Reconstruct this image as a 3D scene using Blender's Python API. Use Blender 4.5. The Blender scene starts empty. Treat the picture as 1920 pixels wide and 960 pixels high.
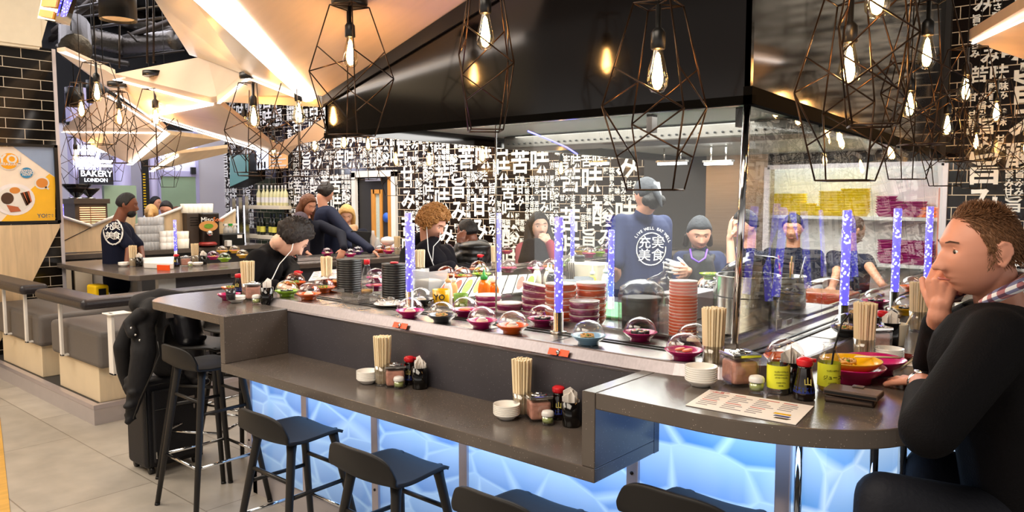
import bpy, bmesh, math, random
from mathutils import Vector, Matrix, noise
import numpy as np
random.seed(7)
SC = bpy.context.scene
COL = SC.collection
PI = math.pi
# ---------------------------------------------------------------- camera
FOC = 1414.0; CH = 1.6; YAW = math.radians(40.7); PIT = math.radians(4.62)
_f = Vector((-math.sin(YAW)*math.cos(PIT), math.cos(YAW)*math.cos(PIT), -math.sin(PIT)))
_r = Vector((math.cos(YAW), math.sin(YAW), 0)); _u = _r.cross(_f)
def P(px, py, z=None, x=None, y=None, d=None):
    """point of the room seen at a photo pixel, on the plane z=, x=, y= or at depth d"""
    v = _f + _r*((px-960)/FOC) + _u*((480-py)/FOC)
    if z is not None: t = (z-CH)/v.z
    elif x is not None: t = x/v.x
    elif y is not None: t = y/v.y
    else: t = d
    return Vector((v.x*t, v.y*t, CH+v.z*t))
cam = bpy.data.cameras.new('camera'); camo = bpy.data.objects.new('camera', cam); COL.objects.link(camo)
camo.location = (0, 0, CH)
camo.matrix_world = Matrix.Translation((0, 0, CH)) @ Matrix((_r, _u, -_f)).transposed().to_4x4()
cam.sensor_width = 36; cam.sensor_fit = 'HORIZONTAL'; cam.lens = 36*FOC/1920; cam.clip_start = .05; cam.clip_end = 200
SC.camera = camo
# ---------------------------------------------------------------- materials
M = {}
def nmat(name):
    m = bpy.data.materials.new(name); m.use_nodes = True; M[name] = m
    nt = m.node_tree; b = nt.nodes['Principled BSDF']
    return m, nt, b
def srgb(h):
    if isinstance(h, str):
        c = [int(h[i:i+2], 16)/255 for i in (0, 2, 4)]
        return tuple(x/12.92 if x <= .04045 else ((x+.055)/1.055)**2.4 for x in c)+(1,)
    return tuple(h)+(1,) if len(h) == 3 else tuple(h)
def mat(name, col, rough=.5, metal=0, var=.08, scale=12, stretch=(1, 1, 1), bump=0, emit=None, es=0, spec=.5, coat=0, alpha=1, trans=0, ior=1.45, sheen=0):
    m, nt, b = nmat(name); N, L = nt.nodes, nt.links
    c = srgb(col)
    tc = N.new('ShaderNodeTexCoord'); mp = N.new('ShaderNodeMapping'); mp.inputs['Scale'].default_value = stretch
    L.new(tc.outputs['Object'], mp.inputs[0])
    nz = N.new('ShaderNodeTexNoise'); nz.inputs['Scale'].default_value = scale; nz.inputs['Detail'].default_value = 4
    L.new(mp.outputs[0], nz.inputs['Vector'])
    mx = N.new('ShaderNodeMix'); mx.data_type = 'RGBA'
    mx.inputs[6].default_value = tuple(x*(1-var) for x in c[:3])+(1,)
    mx.inputs[7].default_value = tuple(min(1, x*(1+var)) for x in c[:3])+(1,)
    L.new(nz.outputs['Fac'], mx.inputs[0]); L.new(mx.outputs[2], b.inputs['Base Color'])
    b.inputs['Roughness'].default_value = rough; b.inputs['Metallic'].default_value = metal
    b.inputs['Specular IOR Level'].default_value = spec; b.inputs['IOR'].default_value = ior
    b.inputs['Coat Weight'].default_value = coat; b.inputs['Coat Roughness'].default_value = .05
    b.inputs['Alpha'].default_value = alpha; b.inputs['Transmission Weight'].default_value = trans
    b.inputs['Sheen Weight'].default_value = sheen
    if bump:
        bp = N.new('ShaderNodeBump'); bp.inputs['Strength'].default_value = bump; bp.inputs['Distance'].default_value = .01
        L.new(nz.outputs['Fac'], bp.inputs['Height']); L.new(bp.outputs[0], b.inputs['Normal'])
    if emit is not None:
        b.inputs['Emission Color'].default_value = srgb(emit); b.inputs['Emission Strength'].default_value = es
    return m
def thin_glass(name, tint=(.97, .98, .98), refl=1.0, base=.04, rough=0.0, haze=0.0):
    m = bpy.data.materials.new(name); m.use_nodes = True; M[name] = m
    nt = m.node_tree; N, L = nt.nodes, nt.links; N.clear()
    o = N.new('ShaderNodeOutputMaterial'); tr = N.new('ShaderNodeBsdfTransparent'); tr.inputs[0].default_value = tuple(tint)+(1,)
    gl = N.new('ShaderNodeBsdfGlossy'); gl.inputs['Roughness'].default_value = rough
    fr = N.new('ShaderNodeLayerWeight'); fr.inputs['Blend'].default_value = .3
    mr = N.new('ShaderNodeMapRange'); mr.inputs['To Min'].default_value = base; mr.inputs['To Max'].default_value = refl
    nz = N.new('ShaderNodeTexNoise'); nz.inputs['Scale'].default_value = 3
    ad = N.new('ShaderNodeMath'); ad.operation = 'MULTIPLY_ADD'; ad.inputs[1].default_value = .02; ad.inputs[2].default_value = rough
    L.new(nz.outputs['Fac'], ad.inputs[0]); L.new(ad.outputs[0], gl.inputs['Roughness'])
    L.new(fr.outputs['Facing'], mr.inputs[0]); mx = N.new('ShaderNodeMixShader')
    L.new(mr.outputs[0], mx.inputs[0]); L.new(tr.outputs[0], mx.inputs[1]); L.new(gl.outputs[0], mx.inputs[2])
    last = mx
    if haze:
        df = N.new('ShaderNodeBsdfDiffuse'); df.inputs[0].default_value = (.8, .8, .8, 1); m2 = N.new('ShaderNodeMixShader'); m2.inputs[0].default_value = haze
        L.new(mx.outputs[0], m2.inputs[1]); L.new(df.outputs[0], m2.inputs[2]); last = m2
    L.new(last.outputs[0], o.inputs[0])
    return m
def emat(name, col, s, cam_noise=.05):
    return mat(name, col, .5, emit=col, es=s, var=cam_noise)
def grid_tile(name, axes, tw, th, col, grout, rough=.12, var=.35, mortar=.02, offset=.5, bump=.3, metal=0, squash=0):
    m, nt, b = nmat(name); N, L = nt.nodes, nt.links
    tc = N.new('ShaderNodeTexCoord'); sp = N.new('ShaderNodeSeparateXYZ'); cb = N.new('ShaderNodeCombineXYZ')
    L.new(tc.outputs['Object'], sp.inputs[0]); L.new(sp.outputs[axes[0]], cb.inputs[0]); L.new(sp.outputs[axes[1]], cb.inputs[1])
    br = N.new('ShaderNodeTexBrick'); br.inputs['Scale'].default_value = 1; br.offset = offset
    br.inputs['Brick Width'].default_value = tw; br.inputs['Row Height'].default_value = th; br.inputs['Mortar Size'].default_value = mortar*th
    br.inputs['Mortar Smooth'].default_value = .1; br.inputs['Bias'].default_value = 0
    c = srgb(col); br.inputs['Color1'].default_value = tuple(x*(1-var) for x in c[:3])+(1,); br.inputs['Color2'].default_value = tuple(x*(1+var) for x in c[:3])+(1,)
    br.inputs['Mortar'].default_value = srgb(grout); L.new(cb.outputs[0], br.inputs['Vector'])
    nz = N.new('ShaderNodeTexNoise'); nz.inputs['Scale'].default_value = 5; nz.inputs['Detail'].default_value = 6; L.new(tc.outputs['Object'], nz.inputs['Vector'])
    mx = N.new('ShaderNodeMix'); mx.data_type = 'RGBA'; mx.blend_type = 'OVERLAY'; mx.inputs[0].default_value = .35 if rough > .2 else .1
    L.new(br.outputs['Color'], mx.inputs[6]); L.new(nz.outputs['Fac'], mx.inputs[7]); L.new(mx.outputs[2], b.inputs['Base Color'])
    b.inputs['Roughness'].default_value = rough; b.inputs['Metallic'].default_value = metal
    bp = N.new('ShaderNodeBump'); bp.inputs['Strength'].default_value = bump; bp.inputs['Distance'].default_value = .004; bp.invert = True
    L.new(br.outputs['Fac'], bp.inputs['Height']); L.new(bp.outputs[0], b.inputs['Normal'])
    return m
# ---------------------------------------------------------------- mesh builder
class MB:
    def __init__(s): s.v = []; s.f = []; s.m = []; s.s = []; s.cur = 0
    def add(s, vs, fs, smooth=False, m=None):
        o = len(s.v); s.v += [tuple(v) for v in vs]; mi = s.cur if m is None else m
        for f in fs: s.f.append([o+i for i in f]); s.m.append(mi); s.s.append(smooth)
        return s
    def box(s, a, b, T=None, m=None):
        x0, y0, z0 = a; x1, y1, z1 = b
        vs = [Vector(p) for p in ((x0,y0,z0),(x1,y0,z0),(x1,y1,z0),(x0,y1,z0),(x0,y0,z1),(x1,y0,z1),(x1,y1,z1),(x0,y1,z1))]
        if T is not None: vs = [T @ p for p in vs]
        return s.add(vs, [(0,3,2,1),(4,5,6,7),(0,1,5,4),(1,2,6,5),(2,3,7,6),(3,0,4,7)], m=m)
    def prism(s, poly, z0, z1, T=None, m=None):
        n = len(poly); vs = [Vector((p[0], p[1], z0)) for p in poly]+[Vector((p[0], p[1], z1)) for p in poly]
        if T is not None: vs = [T @ p for p in vs]
        return s.add(vs, [tuple(range(n-1, -1, -1)), tuple(range(n, 2*n))]+[(i, (i+1) % n, n+(i+1) % n, n+i) for i in range(n)], m=m)
    def slab(s, pts, off, m=None):
        n = len(pts); off = Vector(off); vs = [Vector(p) for p in pts]+[Vector(p)+off for p in pts]
        return s.add(vs, [tuple(range(n-1, -1, -1)), tuple(range(n, 2*n))]+[(i, (i+1) % n, n+(i+1) % n, n+i) for i in range(n)], m=m)
    def lathe(s, prof, n=20, c=(0, 0, 0), T=None, m=None, smooth=True, cap=True):
        vs = []; fs = []; c = Vector(c)
        for r, z in prof:
            for k in range(n):
                a = 2*PI*k/n; p = Vector((r*math.cos(a), r*math.sin(a), z))
                vs.append(T @ p if T is not None else p+c)
        for i in range(len(prof)-1):
            for k in range(n): fs.append((i*n+k, i*n+(k+1) % n, (i+1)*n+(k+1) % n, (i+1)*n+k))
        if cap:
            if prof[0][0] > 1e-4: fs.append(tuple(range(n-1, -1, -1)))
            if prof[-1][0] > 1e-4: fs.append(tuple((len(prof)-1)*n+k for k in range(n)))
        return s.add(vs, fs, smooth, m)
    def cyl(s, p0, p1, r0, r1=None, n=10, m=None, smooth=True):
        p0 = Vector(p0); p1 = Vector(p1); r1 = r0 if r1 is None else r1; d = p1-p0; L = d.length
        if L < 1e-6: return s
        T = Matrix.Translation(p0) @ d.to_track_quat('Z', 'Y').to_matrix().to_4x4()
        return s.lathe([(r0, 0), (r1, L)], n, T=T, m=m, smooth=smooth)
    def tube(s, pts, r, n=6, m=None, closed=False):
        pts = [Vector(p) for p in pts]; N = len(pts); R = r if hasattr(r, '__len__') else [r]*N; vs = []; fs = []
        up = Vector((0, 0, 1)); prev = None
        for i, p in enumerate(pts):
            if closed: t = pts[(i+1) % N]-pts[i-1]
            else: t = pts[min(i+1, N-1)]-pts[max(i-1, 0)]
            t.normalize()
            if prev is None: a = t.orthogonal().normalized()
            else: a = (prev-t*prev.dot(t)); a = a.normalized() if a.length > 1e-5 else t.orthogonal().normalized()
            prev = a; b = t.cross(a)
            for k in range(n): q = 2*PI*k/n; vs.append(p+(a*math.cos(q)+b*math.sin(q))*R[i])
        for i in range(N if closed else N-1):
            j = (i+1) % N
            for k in range(n): fs.append((i*n+k, i*n+(k+1) % n, j*n+(k+1) % n, j*n+k))
        if not closed: fs += [tuple(range(n-1, -1, -1)), tuple((N-1)*n+k for k in range(n))]
        return s.add(vs, fs, True, m)
    def ell(s, c, r, n=16, k=10, T=None, m=None, fn=None):
        r = (r, r, r) if not hasattr(r, '__len__') else r; vs = []; fs = []
        for i in range(k+1):
            th = PI*i/k
            for j in range(n):
                ph = 2*PI*j/n; d = Vector((math.sin(th)*math.cos(ph), math.sin(th)*math.sin(ph), math.cos(th)))
                q = fn(d) if fn else 1
                p = Vector((d.x*r[0]*q, d.y*r[1]*q, d.z*r[2]*q))
                p = p+Vector(c); vs.append(T @ p if T is not None else p)
        for i in range(k):
            for j in range(n): fs.append((i*n+j, (i+1)*n+j, (i+1)*n+(j+1) % n, i*n+(j+1) % n))
        return s.add(vs, fs, True, m)
    def rod(s, pts, r, n=6, m=None):
        for a, b in zip(pts[:-1], pts[1:]): s.cyl(a, b, r, n=n, m=m)
        return s
    def mesh(s, name, mats):
        me = bpy.data.meshes.new(name); me.from_pydata(s.v, [], s.f)
        for m in (mats if isinstance(mats, (list, tuple)) else [mats]): me.materials.append(M[m] if isinstance(m, str) else m)
        me.polygons.foreach_set('material_index', s.m); me.polygons.foreach_set('use_smooth', s.s); me.update()
        return me
def obj(name, mb, mats, parent=None, world=True, bevel=0, seg=2, loc=None):
    me = mb.mesh(name, mats) if isinstance(mb, MB) else mb
    o = bpy.data.objects.new(name, me); COL.objects.link(o)
    if parent is not None:
        o.parent = parent
        if world:
            q = parent
            while q is not None: o.location -= q.location; q = q.parent
    if loc is not None: o.location = loc
    if bevel:
        b = o.modifiers.new('bevel', 'BEVEL'); b.width = bevel; b.segments = seg; b.limit_method = 'ANGLE'; b.angle_limit = .6
    return o
def tag(o, label, cat, group=None, kind=None):
    if label: o['label'] = label
    if cat: o['category'] = cat
    if group: o['group'] = group
    if kind: o['kind'] = kind
    return o
def thing(name, label, cat, loc=(0, 0, 0), rz=0, group=None):
    o = bpy.data.objects.new(name, None); COL.objects.link(o); o.location = loc; o.rotation_euler = (0, 0, rz); o.empty_display_size = .05
    return tag(o, label, cat, group)
def struct(name, mb, mats, **k):
    o = obj(name, mb, mats, **k)
    if o.parent is None: o['kind'] = 'structure'
    return o
CH_OF = {}
def kids(o):
    return [c for c in bpy.data.objects if c.parent == o]
def dup(root, loc, rz=0, label=None, group=None, scale=None, cat=None, tilt=None):
    if root.name not in CH_OF: CH_OF[root.name] = [(c, kids(c)) for c in kids(root)]
    r = root.copy(); COL.objects.link(r); r.location = loc; r.rotation_euler = (tilt[0], tilt[1], rz) if tilt else (0, 0, rz)
    if scale: r.scale = (scale,)*3 if not hasattr(scale, '__len__') else scale
    if label: r['label'] = label
    if group: r['group'] = group
    if cat: r['category'] = cat
    for c, gs in CH_OF[root.name]:
        k = c.copy(); COL.objects.link(k); k.parent = r
        for g in gs: h = g.copy(); COL.objects.link(h); h.parent = k
    return r
class Proto:
    """first use places the prototype itself, later uses copy it"""
    def __init__(s, root): s.r = root; s.used = False; CH_OF[root.name] = [(c, kids(c)) for c in kids(root)]
    def __call__(s, loc, rz=0, label=None, group=None, scale=None, cat=None, tilt=None):
        if not s.used:
            s.used = True; r = s.r; r.location = loc; r.rotation_euler = (tilt[0], tilt[1], rz) if tilt else (0, 0, rz)
            if scale: r.scale = (scale,)*3 if not hasattr(scale, '__len__') else scale
            if label: r['label'] = label
            if group: r['group'] = group
            if cat: r['category'] = cat
            s.sc = r.scale.copy(); return r
        o = dup(s.r, loc, rz, label, group, scale, cat, tilt)
        if not scale: o.scale = (1, 1, 1)
        if not group and 'group' in o: del o['group']
        return o
def text_mesh(txt, size=1, bold=0, res=2, extrude=0):
    cu = bpy.data.curves.new('t', 'FONT'); cu.body = txt; cu.size = size; cu.resolution_u = res; cu.offset = bold; cu.extrude = extrude
    cu.align_x = 'CENTER'; cu.align_y = 'CENTER'
    o = bpy.data.objects.new('t', cu); COL.objects.link(o)
    me = bpy.data.meshes.new_from_object(o.evaluated_get(bpy.context.evaluated_depsgraph_get()))
    vs = [v.co.copy() for v in me.vertices]; fs = [tuple(p.vertices) for p in me.polygons]
    bpy.data.objects.remove(o); bpy.data.curves.remove(cu); bpy.data.meshes.remove(me)
    return vs, fs
def put_text(mb, txt, origin, ux, uy, size, bold=0, m=None, res=2, glyph=None):
    """lettering in the plane spanned by ux, uy at origin (centre of the text)"""
    vs, fs = glyph or text_mesh(txt, 1, bold, res)
    ux = Vector(ux)*size; uy = Vector(uy)*size; o = Vector(origin)
    mb.add([o+ux*v.x+uy*v.y for v in vs], fs, m=m)
# ---------------------------------------------------------------- shared materials
def speckled(name, col, rough):
    m, nt, b = nmat(name); N, L = nt.nodes, nt.links
    tc = N.new('ShaderNodeTexCoord'); nz = N.new('ShaderNodeTexNoise'); nz.inputs['Scale'].default_value = 7; nz.inputs['Detail'].default_value = 8
    L.new(tc.outputs['Object'], nz.inputs['Vector']); c = srgb(col)
    mx = N.new('ShaderNodeMix'); mx.data_type = 'RGBA'; mx.inputs[6].default_value = tuple(x*.8 for x in c[:3])+(1,); mx.inputs[7].default_value = tuple(x*1.2 for x in c[:3])+(1,)
    L.new(nz.outputs['Fac'], mx.inputs[0])
    vo = N.new('ShaderNodeTexVoronoi'); vo.inputs['Scale'].default_value = 105; L.new(tc.outputs['Object'], vo.inputs['Vector'])
    rp = N.new('ShaderNodeValToRGB'); rp.color_ramp.elements[0].position = .06; rp.color_ramp.elements[0].color = (1, 1, 1, 1); rp.color_ramp.elements[1].position = .1; rp.color_ramp.elements[1].color = (0, 0, 0, 1)
    L.new(vo.outputs['Distance'], rp.inputs[0])
    m2 = N.new('ShaderNodeMix'); m2.data_type = 'RGBA'; m2.inputs[7].default_value = tuple(min(1, x*5+.1) for x in c[:3])+(1,)
    L.new(rp.outputs[0], m2.inputs[0]); L.new(mx.outputs[2], m2.inputs[6]); L.new(m2.outputs[2], b.inputs['Base Color'])
    b.inputs['Roughness'].default_value = rough
    return m
speckled('quartz', '5a524c', .2)
speckled('quartz_panel', '434045', .32)
mat('steel', 'c0bcb6', .2, 1, stretch=(1, 1, 14), scale=6, var=.12)
mat('steel_belt', 'c0b8b2', .26, 1, scale=20, var=.1)
mat('matte_black', '050505', .9, spec=.05)
mat('steel_brushed', '878184', .38, 1, stretch=(30, 30, 1), scale=4, var=.2)
mat('chrome', 'd8d8d8', .08, 1)
mat('dark_metal', '2a211b', .35, .7)
mat('wire_metal', '3c2b1e', .35, .75)
mat('black', '0b0a0a', .45)
mat('black_gloss', '0c0a0a', .12, coat=.4)
mat('black_plastic', '171615', .35)
mat('dark_seam', '1a1614', .4)
mat('white_paint', 'e6e2dc', .4)
mat('white_gloss', 'eeebe6', .12)
mat('white_plastic', 'e8e6e2', .3)
mat('cream', 'e3d6bd', .5)
mat('leather', '262226', .38, bump=.15, scale=60)
mat('vinyl', '645e5a', .55, bump=.1, scale=90)
mat('stool_shell', '1b1918', .58, scale=3, spec=.4)
mat('stool_leg', '1c1917', .45)
mat('stool_seat', '0f1d3c', .5, scale=3)
mat('seam_strip', 'c4bbc0', .3, .6)
mat('plinth', 'b5adad', .35, .2)
mat('posts', 'd6cfd2', .35, .3)
mat('kanji_white', 'fffdf5', .5)
mat('steel_wall', 'a89c90', .3, .9, stretch=(1, 1, 20), scale=3, var=.15)
mat('dark_wall', '2c2b2c', .5)
mat('red_plastic', 'd8222c', .25)
mat('orange_sticker', 'f4561d', .4)
mat('yellow_paint', 'f0c40c', .4)
def wood(name, col, scale=2.2, stretch=(1, 9, 1), rough=.4, var=.14, coat=0):
    m, nt, b = nmat(name); N, L = nt.nodes, nt.links
    tc = N.new('ShaderNodeTexCoord'); mp = N.new('ShaderNodeMapping'); mp.inputs['Scale'].default_value = stretch; L.new(tc.outputs['Object'], mp.inputs[0])
    nz = N.new('ShaderNodeTexNoise'); nz.inputs['Scale'].default_value = scale; nz.inputs['Detail'].default_value = 7; nz.inputs['Distortion'].default_value = .6
    L.new(mp.outputs[0], nz.inputs['Vector']); rp = N.new('ShaderNodeValToRGB'); c = srgb(col)
    rp.color_ramp.elements[0].position = .3; rp.color_ramp.elements[0].color = tuple(x*(1-var) for x in c[:3])+(1,)
    rp.color_ramp.elements[1].position = .7; rp.color_ramp.elements[1].color = tuple(min(1, x*(1+var)) for x in c[:3])+(1,)
    L.new(nz.outputs['Fac'], rp.inputs[0]); L.new(rp.outputs[0], b.inputs['Base Color']); b.inputs['Roughness'].default_value = rough; b.inputs['Coat Weight'].default_value = coat; b.inputs['Coat Roughness'].default_value = .15
    return m
wood('birch', 'dcc19a', coat=0)
wood('birch_ceiling', 'f0d5bc', rough=.33, coat=.3, var=.05)
wood('birch_pale', 'e3cfae', rough=.4, var=.08)
wood('chopstick', 'f2dcb4', scale=30, stretch=(1, 1, .1), rough=.6)
wood('oak_floor', 'c79a4a', scale=3, stretch=(8, 1, 1))
wood('door_oak', 'c98a3c', scale=4, stretch=(8, 8, 1))
grid_tile('tiles_back', ('X', 'Z'), .2, .1, '17100d', 'd9c6ae', rough=.12, mortar=.035)
grid_tile('tiles_left', ('Y', 'Z'), .3, .092, '14110e', 'cfc1ad', rough=.12, mortar=.03)
grid_tile('tiles_small', ('X', 'Z'), .2, .1, '17100d', 'd9c6ae', rough=.12, mortar=.03)
grid_tile('floor_tiles', ('X', 'Y'), 1.2, .6, 'a8a095', '7d756a', rough=.36, mortar=.006, var=.08, bump=.15)
thin_glass('pane', base=.035, refl=.34, tint=(.93, .95, .94))
thin_glass('dome_glass', base=.04, refl=.5, tint=(.96, .96, .97), rough=.03)
thin_glass('clear_plastic', base=.08, refl=.6, tint=(.93, .93, .93), rough=.08)
thin_glass('bag_plastic', base=.05, refl=.45, tint=(.88, .86, .85), rough=.16, haze=.015)
thin_glass('frosted', base=.05, refl=.3, tint=(.9, .92, .95), rough=.3, haze=.35)
emat('tray_glow', 'f0bf90', 1.3)
emat('led', 'fff6ee', 4.5)
emat('led_soft', 'fff1e6', 3.0)
emat('tube_light', 'f2f6ff', 8)
emat('filament', 'ffc27a', 110)
emat('blue_neon', '4a48ff', 7)
emat('back_room', 'e4f0ee', 1.0)
# LED-lit sides of the acrylic bubble tubes
def bubble_mat():
    m, nt, b = nmat('bubble_acrylic'); N, L = nt.nodes, nt.links
    tc = N.new('ShaderNodeTexCoord'); vo = N.new('ShaderNodeTexVoronoi'); vo.inputs['Scale'].default_value = 75; L.new(tc.outputs['Object'], vo.inputs['Vector'])
    rp = N.new('ShaderNodeValToRGB'); rp.color_ramp.elements[0].position = .22; rp.color_ramp.elements[0].color = (.75, .78, 1, 1); rp.color_ramp.elements[1].position = .42; rp.color_ramp.elements[1].color = (.07, .055, .9, 1)
    L.new(vo.outputs['Distance'], rp.inputs[0]); L.new(rp.outputs[0], b.inputs['Emission Color']); b.inputs['Emission Strength'].default_value = 1.7
    b.inputs['Base Color'].default_value = (.25, .25, .9, 1); b.inputs['Roughness'].default_value = .08
bubble_mat()
# backlit resin panels under the counter: pebble-like cells
def pebble(name, scale, c_lo, c_hi, strength, stretch=(1, 1, 1), axes=('X', 'Z')):
    m, nt, b = nmat(name); N, L = nt.nodes, nt.links
    tc = N.new('ShaderNodeTexCoord'); sp = N.new('ShaderNodeSeparateXYZ'); cb = N.new('ShaderNodeCombineXYZ'); L.new(tc.outputs['Object'], sp.inputs[0])
    L.new(sp.outputs[axes[0]], cb.inputs[0]); L.new(sp.outputs[axes[1]], cb.inputs[1])
    mp = N.new('ShaderNodeMapping'); mp.inputs['Scale'].default_value = stretch; L.new(cb.outputs[0], mp.inputs[0])
    vo = N.new('ShaderNodeTexVoronoi'); vo.feature = 'DISTANCE_TO_EDGE'; vo.inputs['Scale'].default_value = scale; L.new(mp.outputs[0], vo.inputs['Vector'])
    v2 = N.new('ShaderNodeTexVoronoi'); v2.inputs['Scale'].default_value = scale; L.new(mp.outputs[0], v2.inputs['Vector'])
    # each cell is a shallow pebble: brighter at its top edge, deeper towards its bottom
    s2 = N.new('ShaderNodeSeparateXYZ'); sb = N.new('ShaderNodeVectorMath'); sb.operation = 'SUBTRACT'; L.new(mp.outputs[0], sb.inputs[0]); L.new(v2.outputs['Position'], sb.inputs[1]); L.new(sb.outputs[0], s2.inputs[0])
    mr = N.new('ShaderNodeMapRange'); mr.inputs['From Min'].default_value = -.09*8/scale; mr.inputs['From Max'].default_value = .09*8/scale; L.new(s2.outputs['Y'], mr.inputs[0])
    rp = N.new('ShaderNodeValToRGB'); rp.color_ramp.elements[0].position = .0; rp.color_ramp.elements[0].color = (1, 1, 1, 1); rp.color_ramp.elements[1].position = .13; rp.color_ramp.elements[1].color = (0, 0, 0, 1)
    L.new(vo.outputs['Distance'], rp.inputs[0])
    mx = N.new('ShaderNodeMath'); mx.operation = 'MAXIMUM'; ml = N.new('ShaderNodeMath'); ml.operation = 'MULTIPLY'; ml.inputs[1].default_value = .75; L.new(mr.outputs[0], ml.inputs[0]); L.new(ml.outputs[0], mx.inputs[0])
    m3 = N.new('ShaderNodeMath'); m3.operation = 'MULTIPLY'; m3.inputs[1].default_value = .85; L.new(rp.outputs[0], m3.inputs[0]); L.new(m3.outputs[0], mx.inputs[1])
    cm = N.new('ShaderNodeMix'); cm.data_type = 'RGBA'; cm.inputs[6].default_value = srgb(c_lo); cm.inputs[7].default_value = srgb(c_hi); L.new(mx.outputs[0], cm.inputs[0])
    # light strip sits at the top behind the panel
    zr = N.new('ShaderNodeMapRange'); zr.inputs['From Min'].default_value = .12; zr.inputs['From Max'].default_value = .8; zr.inputs['To Min'].default_value = .25*strength; zr.inputs['To Max'].default_value = strength
    L.new(sp.outputs['Z'], zr.inputs[0]); L.new(cm.outputs[2], b.inputs['Emission Color']); L.new(zr.outputs[0], b.inputs['Emission Strength'])
    b.inputs['Base Color'].default_value = (.25, .4, .6, 1); b.inputs['Roughness'].default_value = .15
pebble('pebble_blue', 5.6, '2a70cc', 'b4daff', .98, stretch=(.75, 1.5, 1))
pebble('facet_blue', 9, '2f84d0', 'd4ecff', .75, stretch=(1.1, .8, 1))
# ---------------------------------------------------------------- room shell
YW = 7.0
struct('floor', MB().box((-16, -6, -.1), (5, 9, 0)), 'floor_tiles')
tag(obj('wood_floor_strip', MB().prism([P(-60, 790, z=0).xy, P(0, 783, z=0).xy, P(19, 960, z=0).xy, P(22, 1040, z=0).xy, P(-60, 1040, z=0).xy], .001, .006), 'oak_floor'), 'golden oak floorboards edging the stone floor at far left', 'flooring')
mat('ceiling_black', '0c0c0d', .8); struct('ceiling', MB().box((-16, -6, 4.6), (5, 9, 4.7)), 'ceiling_black')
# back wall with door hole, kitchen niche and pass opening
DX0, DX1 = P(671, 366, y=YW).x, P(738, 366, y=YW).x
KX1, KX2, KX3, KX4 = -4.177, -3.455, -2.829, -1.36
w = MB(); w.box((-10.86, YW, 0), (DX0, YW+.15, 4.6)); w.box((DX0, YW, 1.86), (DX1, YW+.15, 4.6)); w.box((DX1, YW, 0), (KX1, YW+.15, 4.6))
struct('wall_back', w, 'tiles_back')
struct('wall_back_right', MB().box((KX4, YW, 0), (4.5, YW+.15, 4.6)), 'tiles_back')
struct('wall_kitchen_dark', MB().box((KX1, YW, 0), (KX2, YW+.15, 4.6)), 'dark_wall')
struct('wall_kitchen_steel', MB().box((KX2, YW-.02, 0), (KX3, YW+.15, 2.6)), 'steel_wall')
struct('wall_kitchen_upper', MB().box((KX3, YW, 1.86), (KX4, YW+.15, 4.6)).box((KX3, YW, 0), (KX4, YW+.15, .75)).box((KX2, YW, 2.6), (KX3, YW+.15, 4.6)), 'dark_wall')
# the bright preparation room seen through the opening
struct('wall_back_room', MB().box((-4.2, 8.6, 0), (-.6, 8.65, 2.6)).box((-4.2, 7.15, 0), (-4.15, 8.6, 2.6)).box((-.65, 7.15, 0), (-.6, 8.6, 2.6)).box((-4.2, 7.15, 2.55), (-.6, 8.6, 2.6)), 'white_paint')
struct('trim_1', MB().box((KX4-.02, YW-.03, .2), (KX4+.03, YW, 1.86)).box((KX3-.03, YW-.03, .7), (KX3+.02, YW, 1.86)).box((KX3, YW-.03, 1.84), (KX4, YW, 1.88)), 'posts')
# --- kanji lettering
_gl = {}; WALLS = {o.name: o for o in bpy.data.objects if o.name.startswith(('wall', 'trim'))}
def glyph(ch, bold):
    if (ch, bold) not in _gl: _gl[(ch, bold)] = text_mesh(ch, 1, bold, 1)
    return _gl[(ch, bold)]
WORDS = ['苦味', '旨み', '甘み', '酸味', 'しょっぱさ', '苦味', '酸味', '旨み']
def letter_wall(par, u0, u1, v0, v1, plane, cell=.075, seed=1, holes=(), density=1.0, flip=False, mat_='kanji_white', big=4):
    """words of many sizes packed over the rectangle u0..u1, v0..v1; plane(u, v) -> point"""
    rnd = random.Random(seed); nu = int((u1-u0)/cell); nv = int((v1-v0)/cell); occ = np.zeros((nu, nv), bool)
    for (a, b, c, d) in holes:
        occ[max(0, int((a-u0)/cell)):max(0, int((b-u0)/cell)+1), max(0, int((c-v0)/cell)):max(0, int((d-v0)/cell)+1)] = True
    mb = MB(); o = plane(0, 0); ux = plane(1, 0)-o; uy = plane(0, 1)-o
    for s, tries in ((big, nu*nv//26), (3, nu*nv//22), (2, nu*nv//5), (1, nu*nv*2)):
        for _ in range(int(tries*density)):
            wd = rnd.choice(WORDS[:4]+WORDS[5:]) if s > 2 else rnd.choice(WORDS); n = len(wd); vert = rnd.random() < .55
            if s == 1 and rnd.random() < .5: n = len(wd)
            W, H = (s, s*n) if vert else (s*n, s)
            if W > nu or H > nv: continue
            i = rnd.randrange(0, nu-W+1); j = rnd.randrange(0, nv-H+1)
            if occ[i:i+W, j:j+H].any(): continue
            occ[i:i+W, j:j+H] = True
            for k, ch in enumerate(wd):
                cu = u0+(i+(.5*s if vert else s*(k+.5)))*cell; cv = v0+(j+(H-s*(k+.5) if vert else .5*s))*cell
                put_text(mb, None, plane(cu, cv), ux, uy, s*cell*1.0, m=0, glyph=glyph(ch, .022 if s > 1 else .03))
    return obj('lettering', mb, mat_, WALLS[par])
letter_wall('wall_back', -10.84, KX1, .55, 3.7, lambda u, v: Vector((u, YW-.006, v)), seed=3, holes=[(DX0-.12, DX1+.12, 0, 1.95)])
letter_wall('wall_back_right', KX4+.14, 2.2, .5, 3.9, lambda u, v: Vector((u, YW-.006, v)), seed=5, cell=.068)
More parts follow.
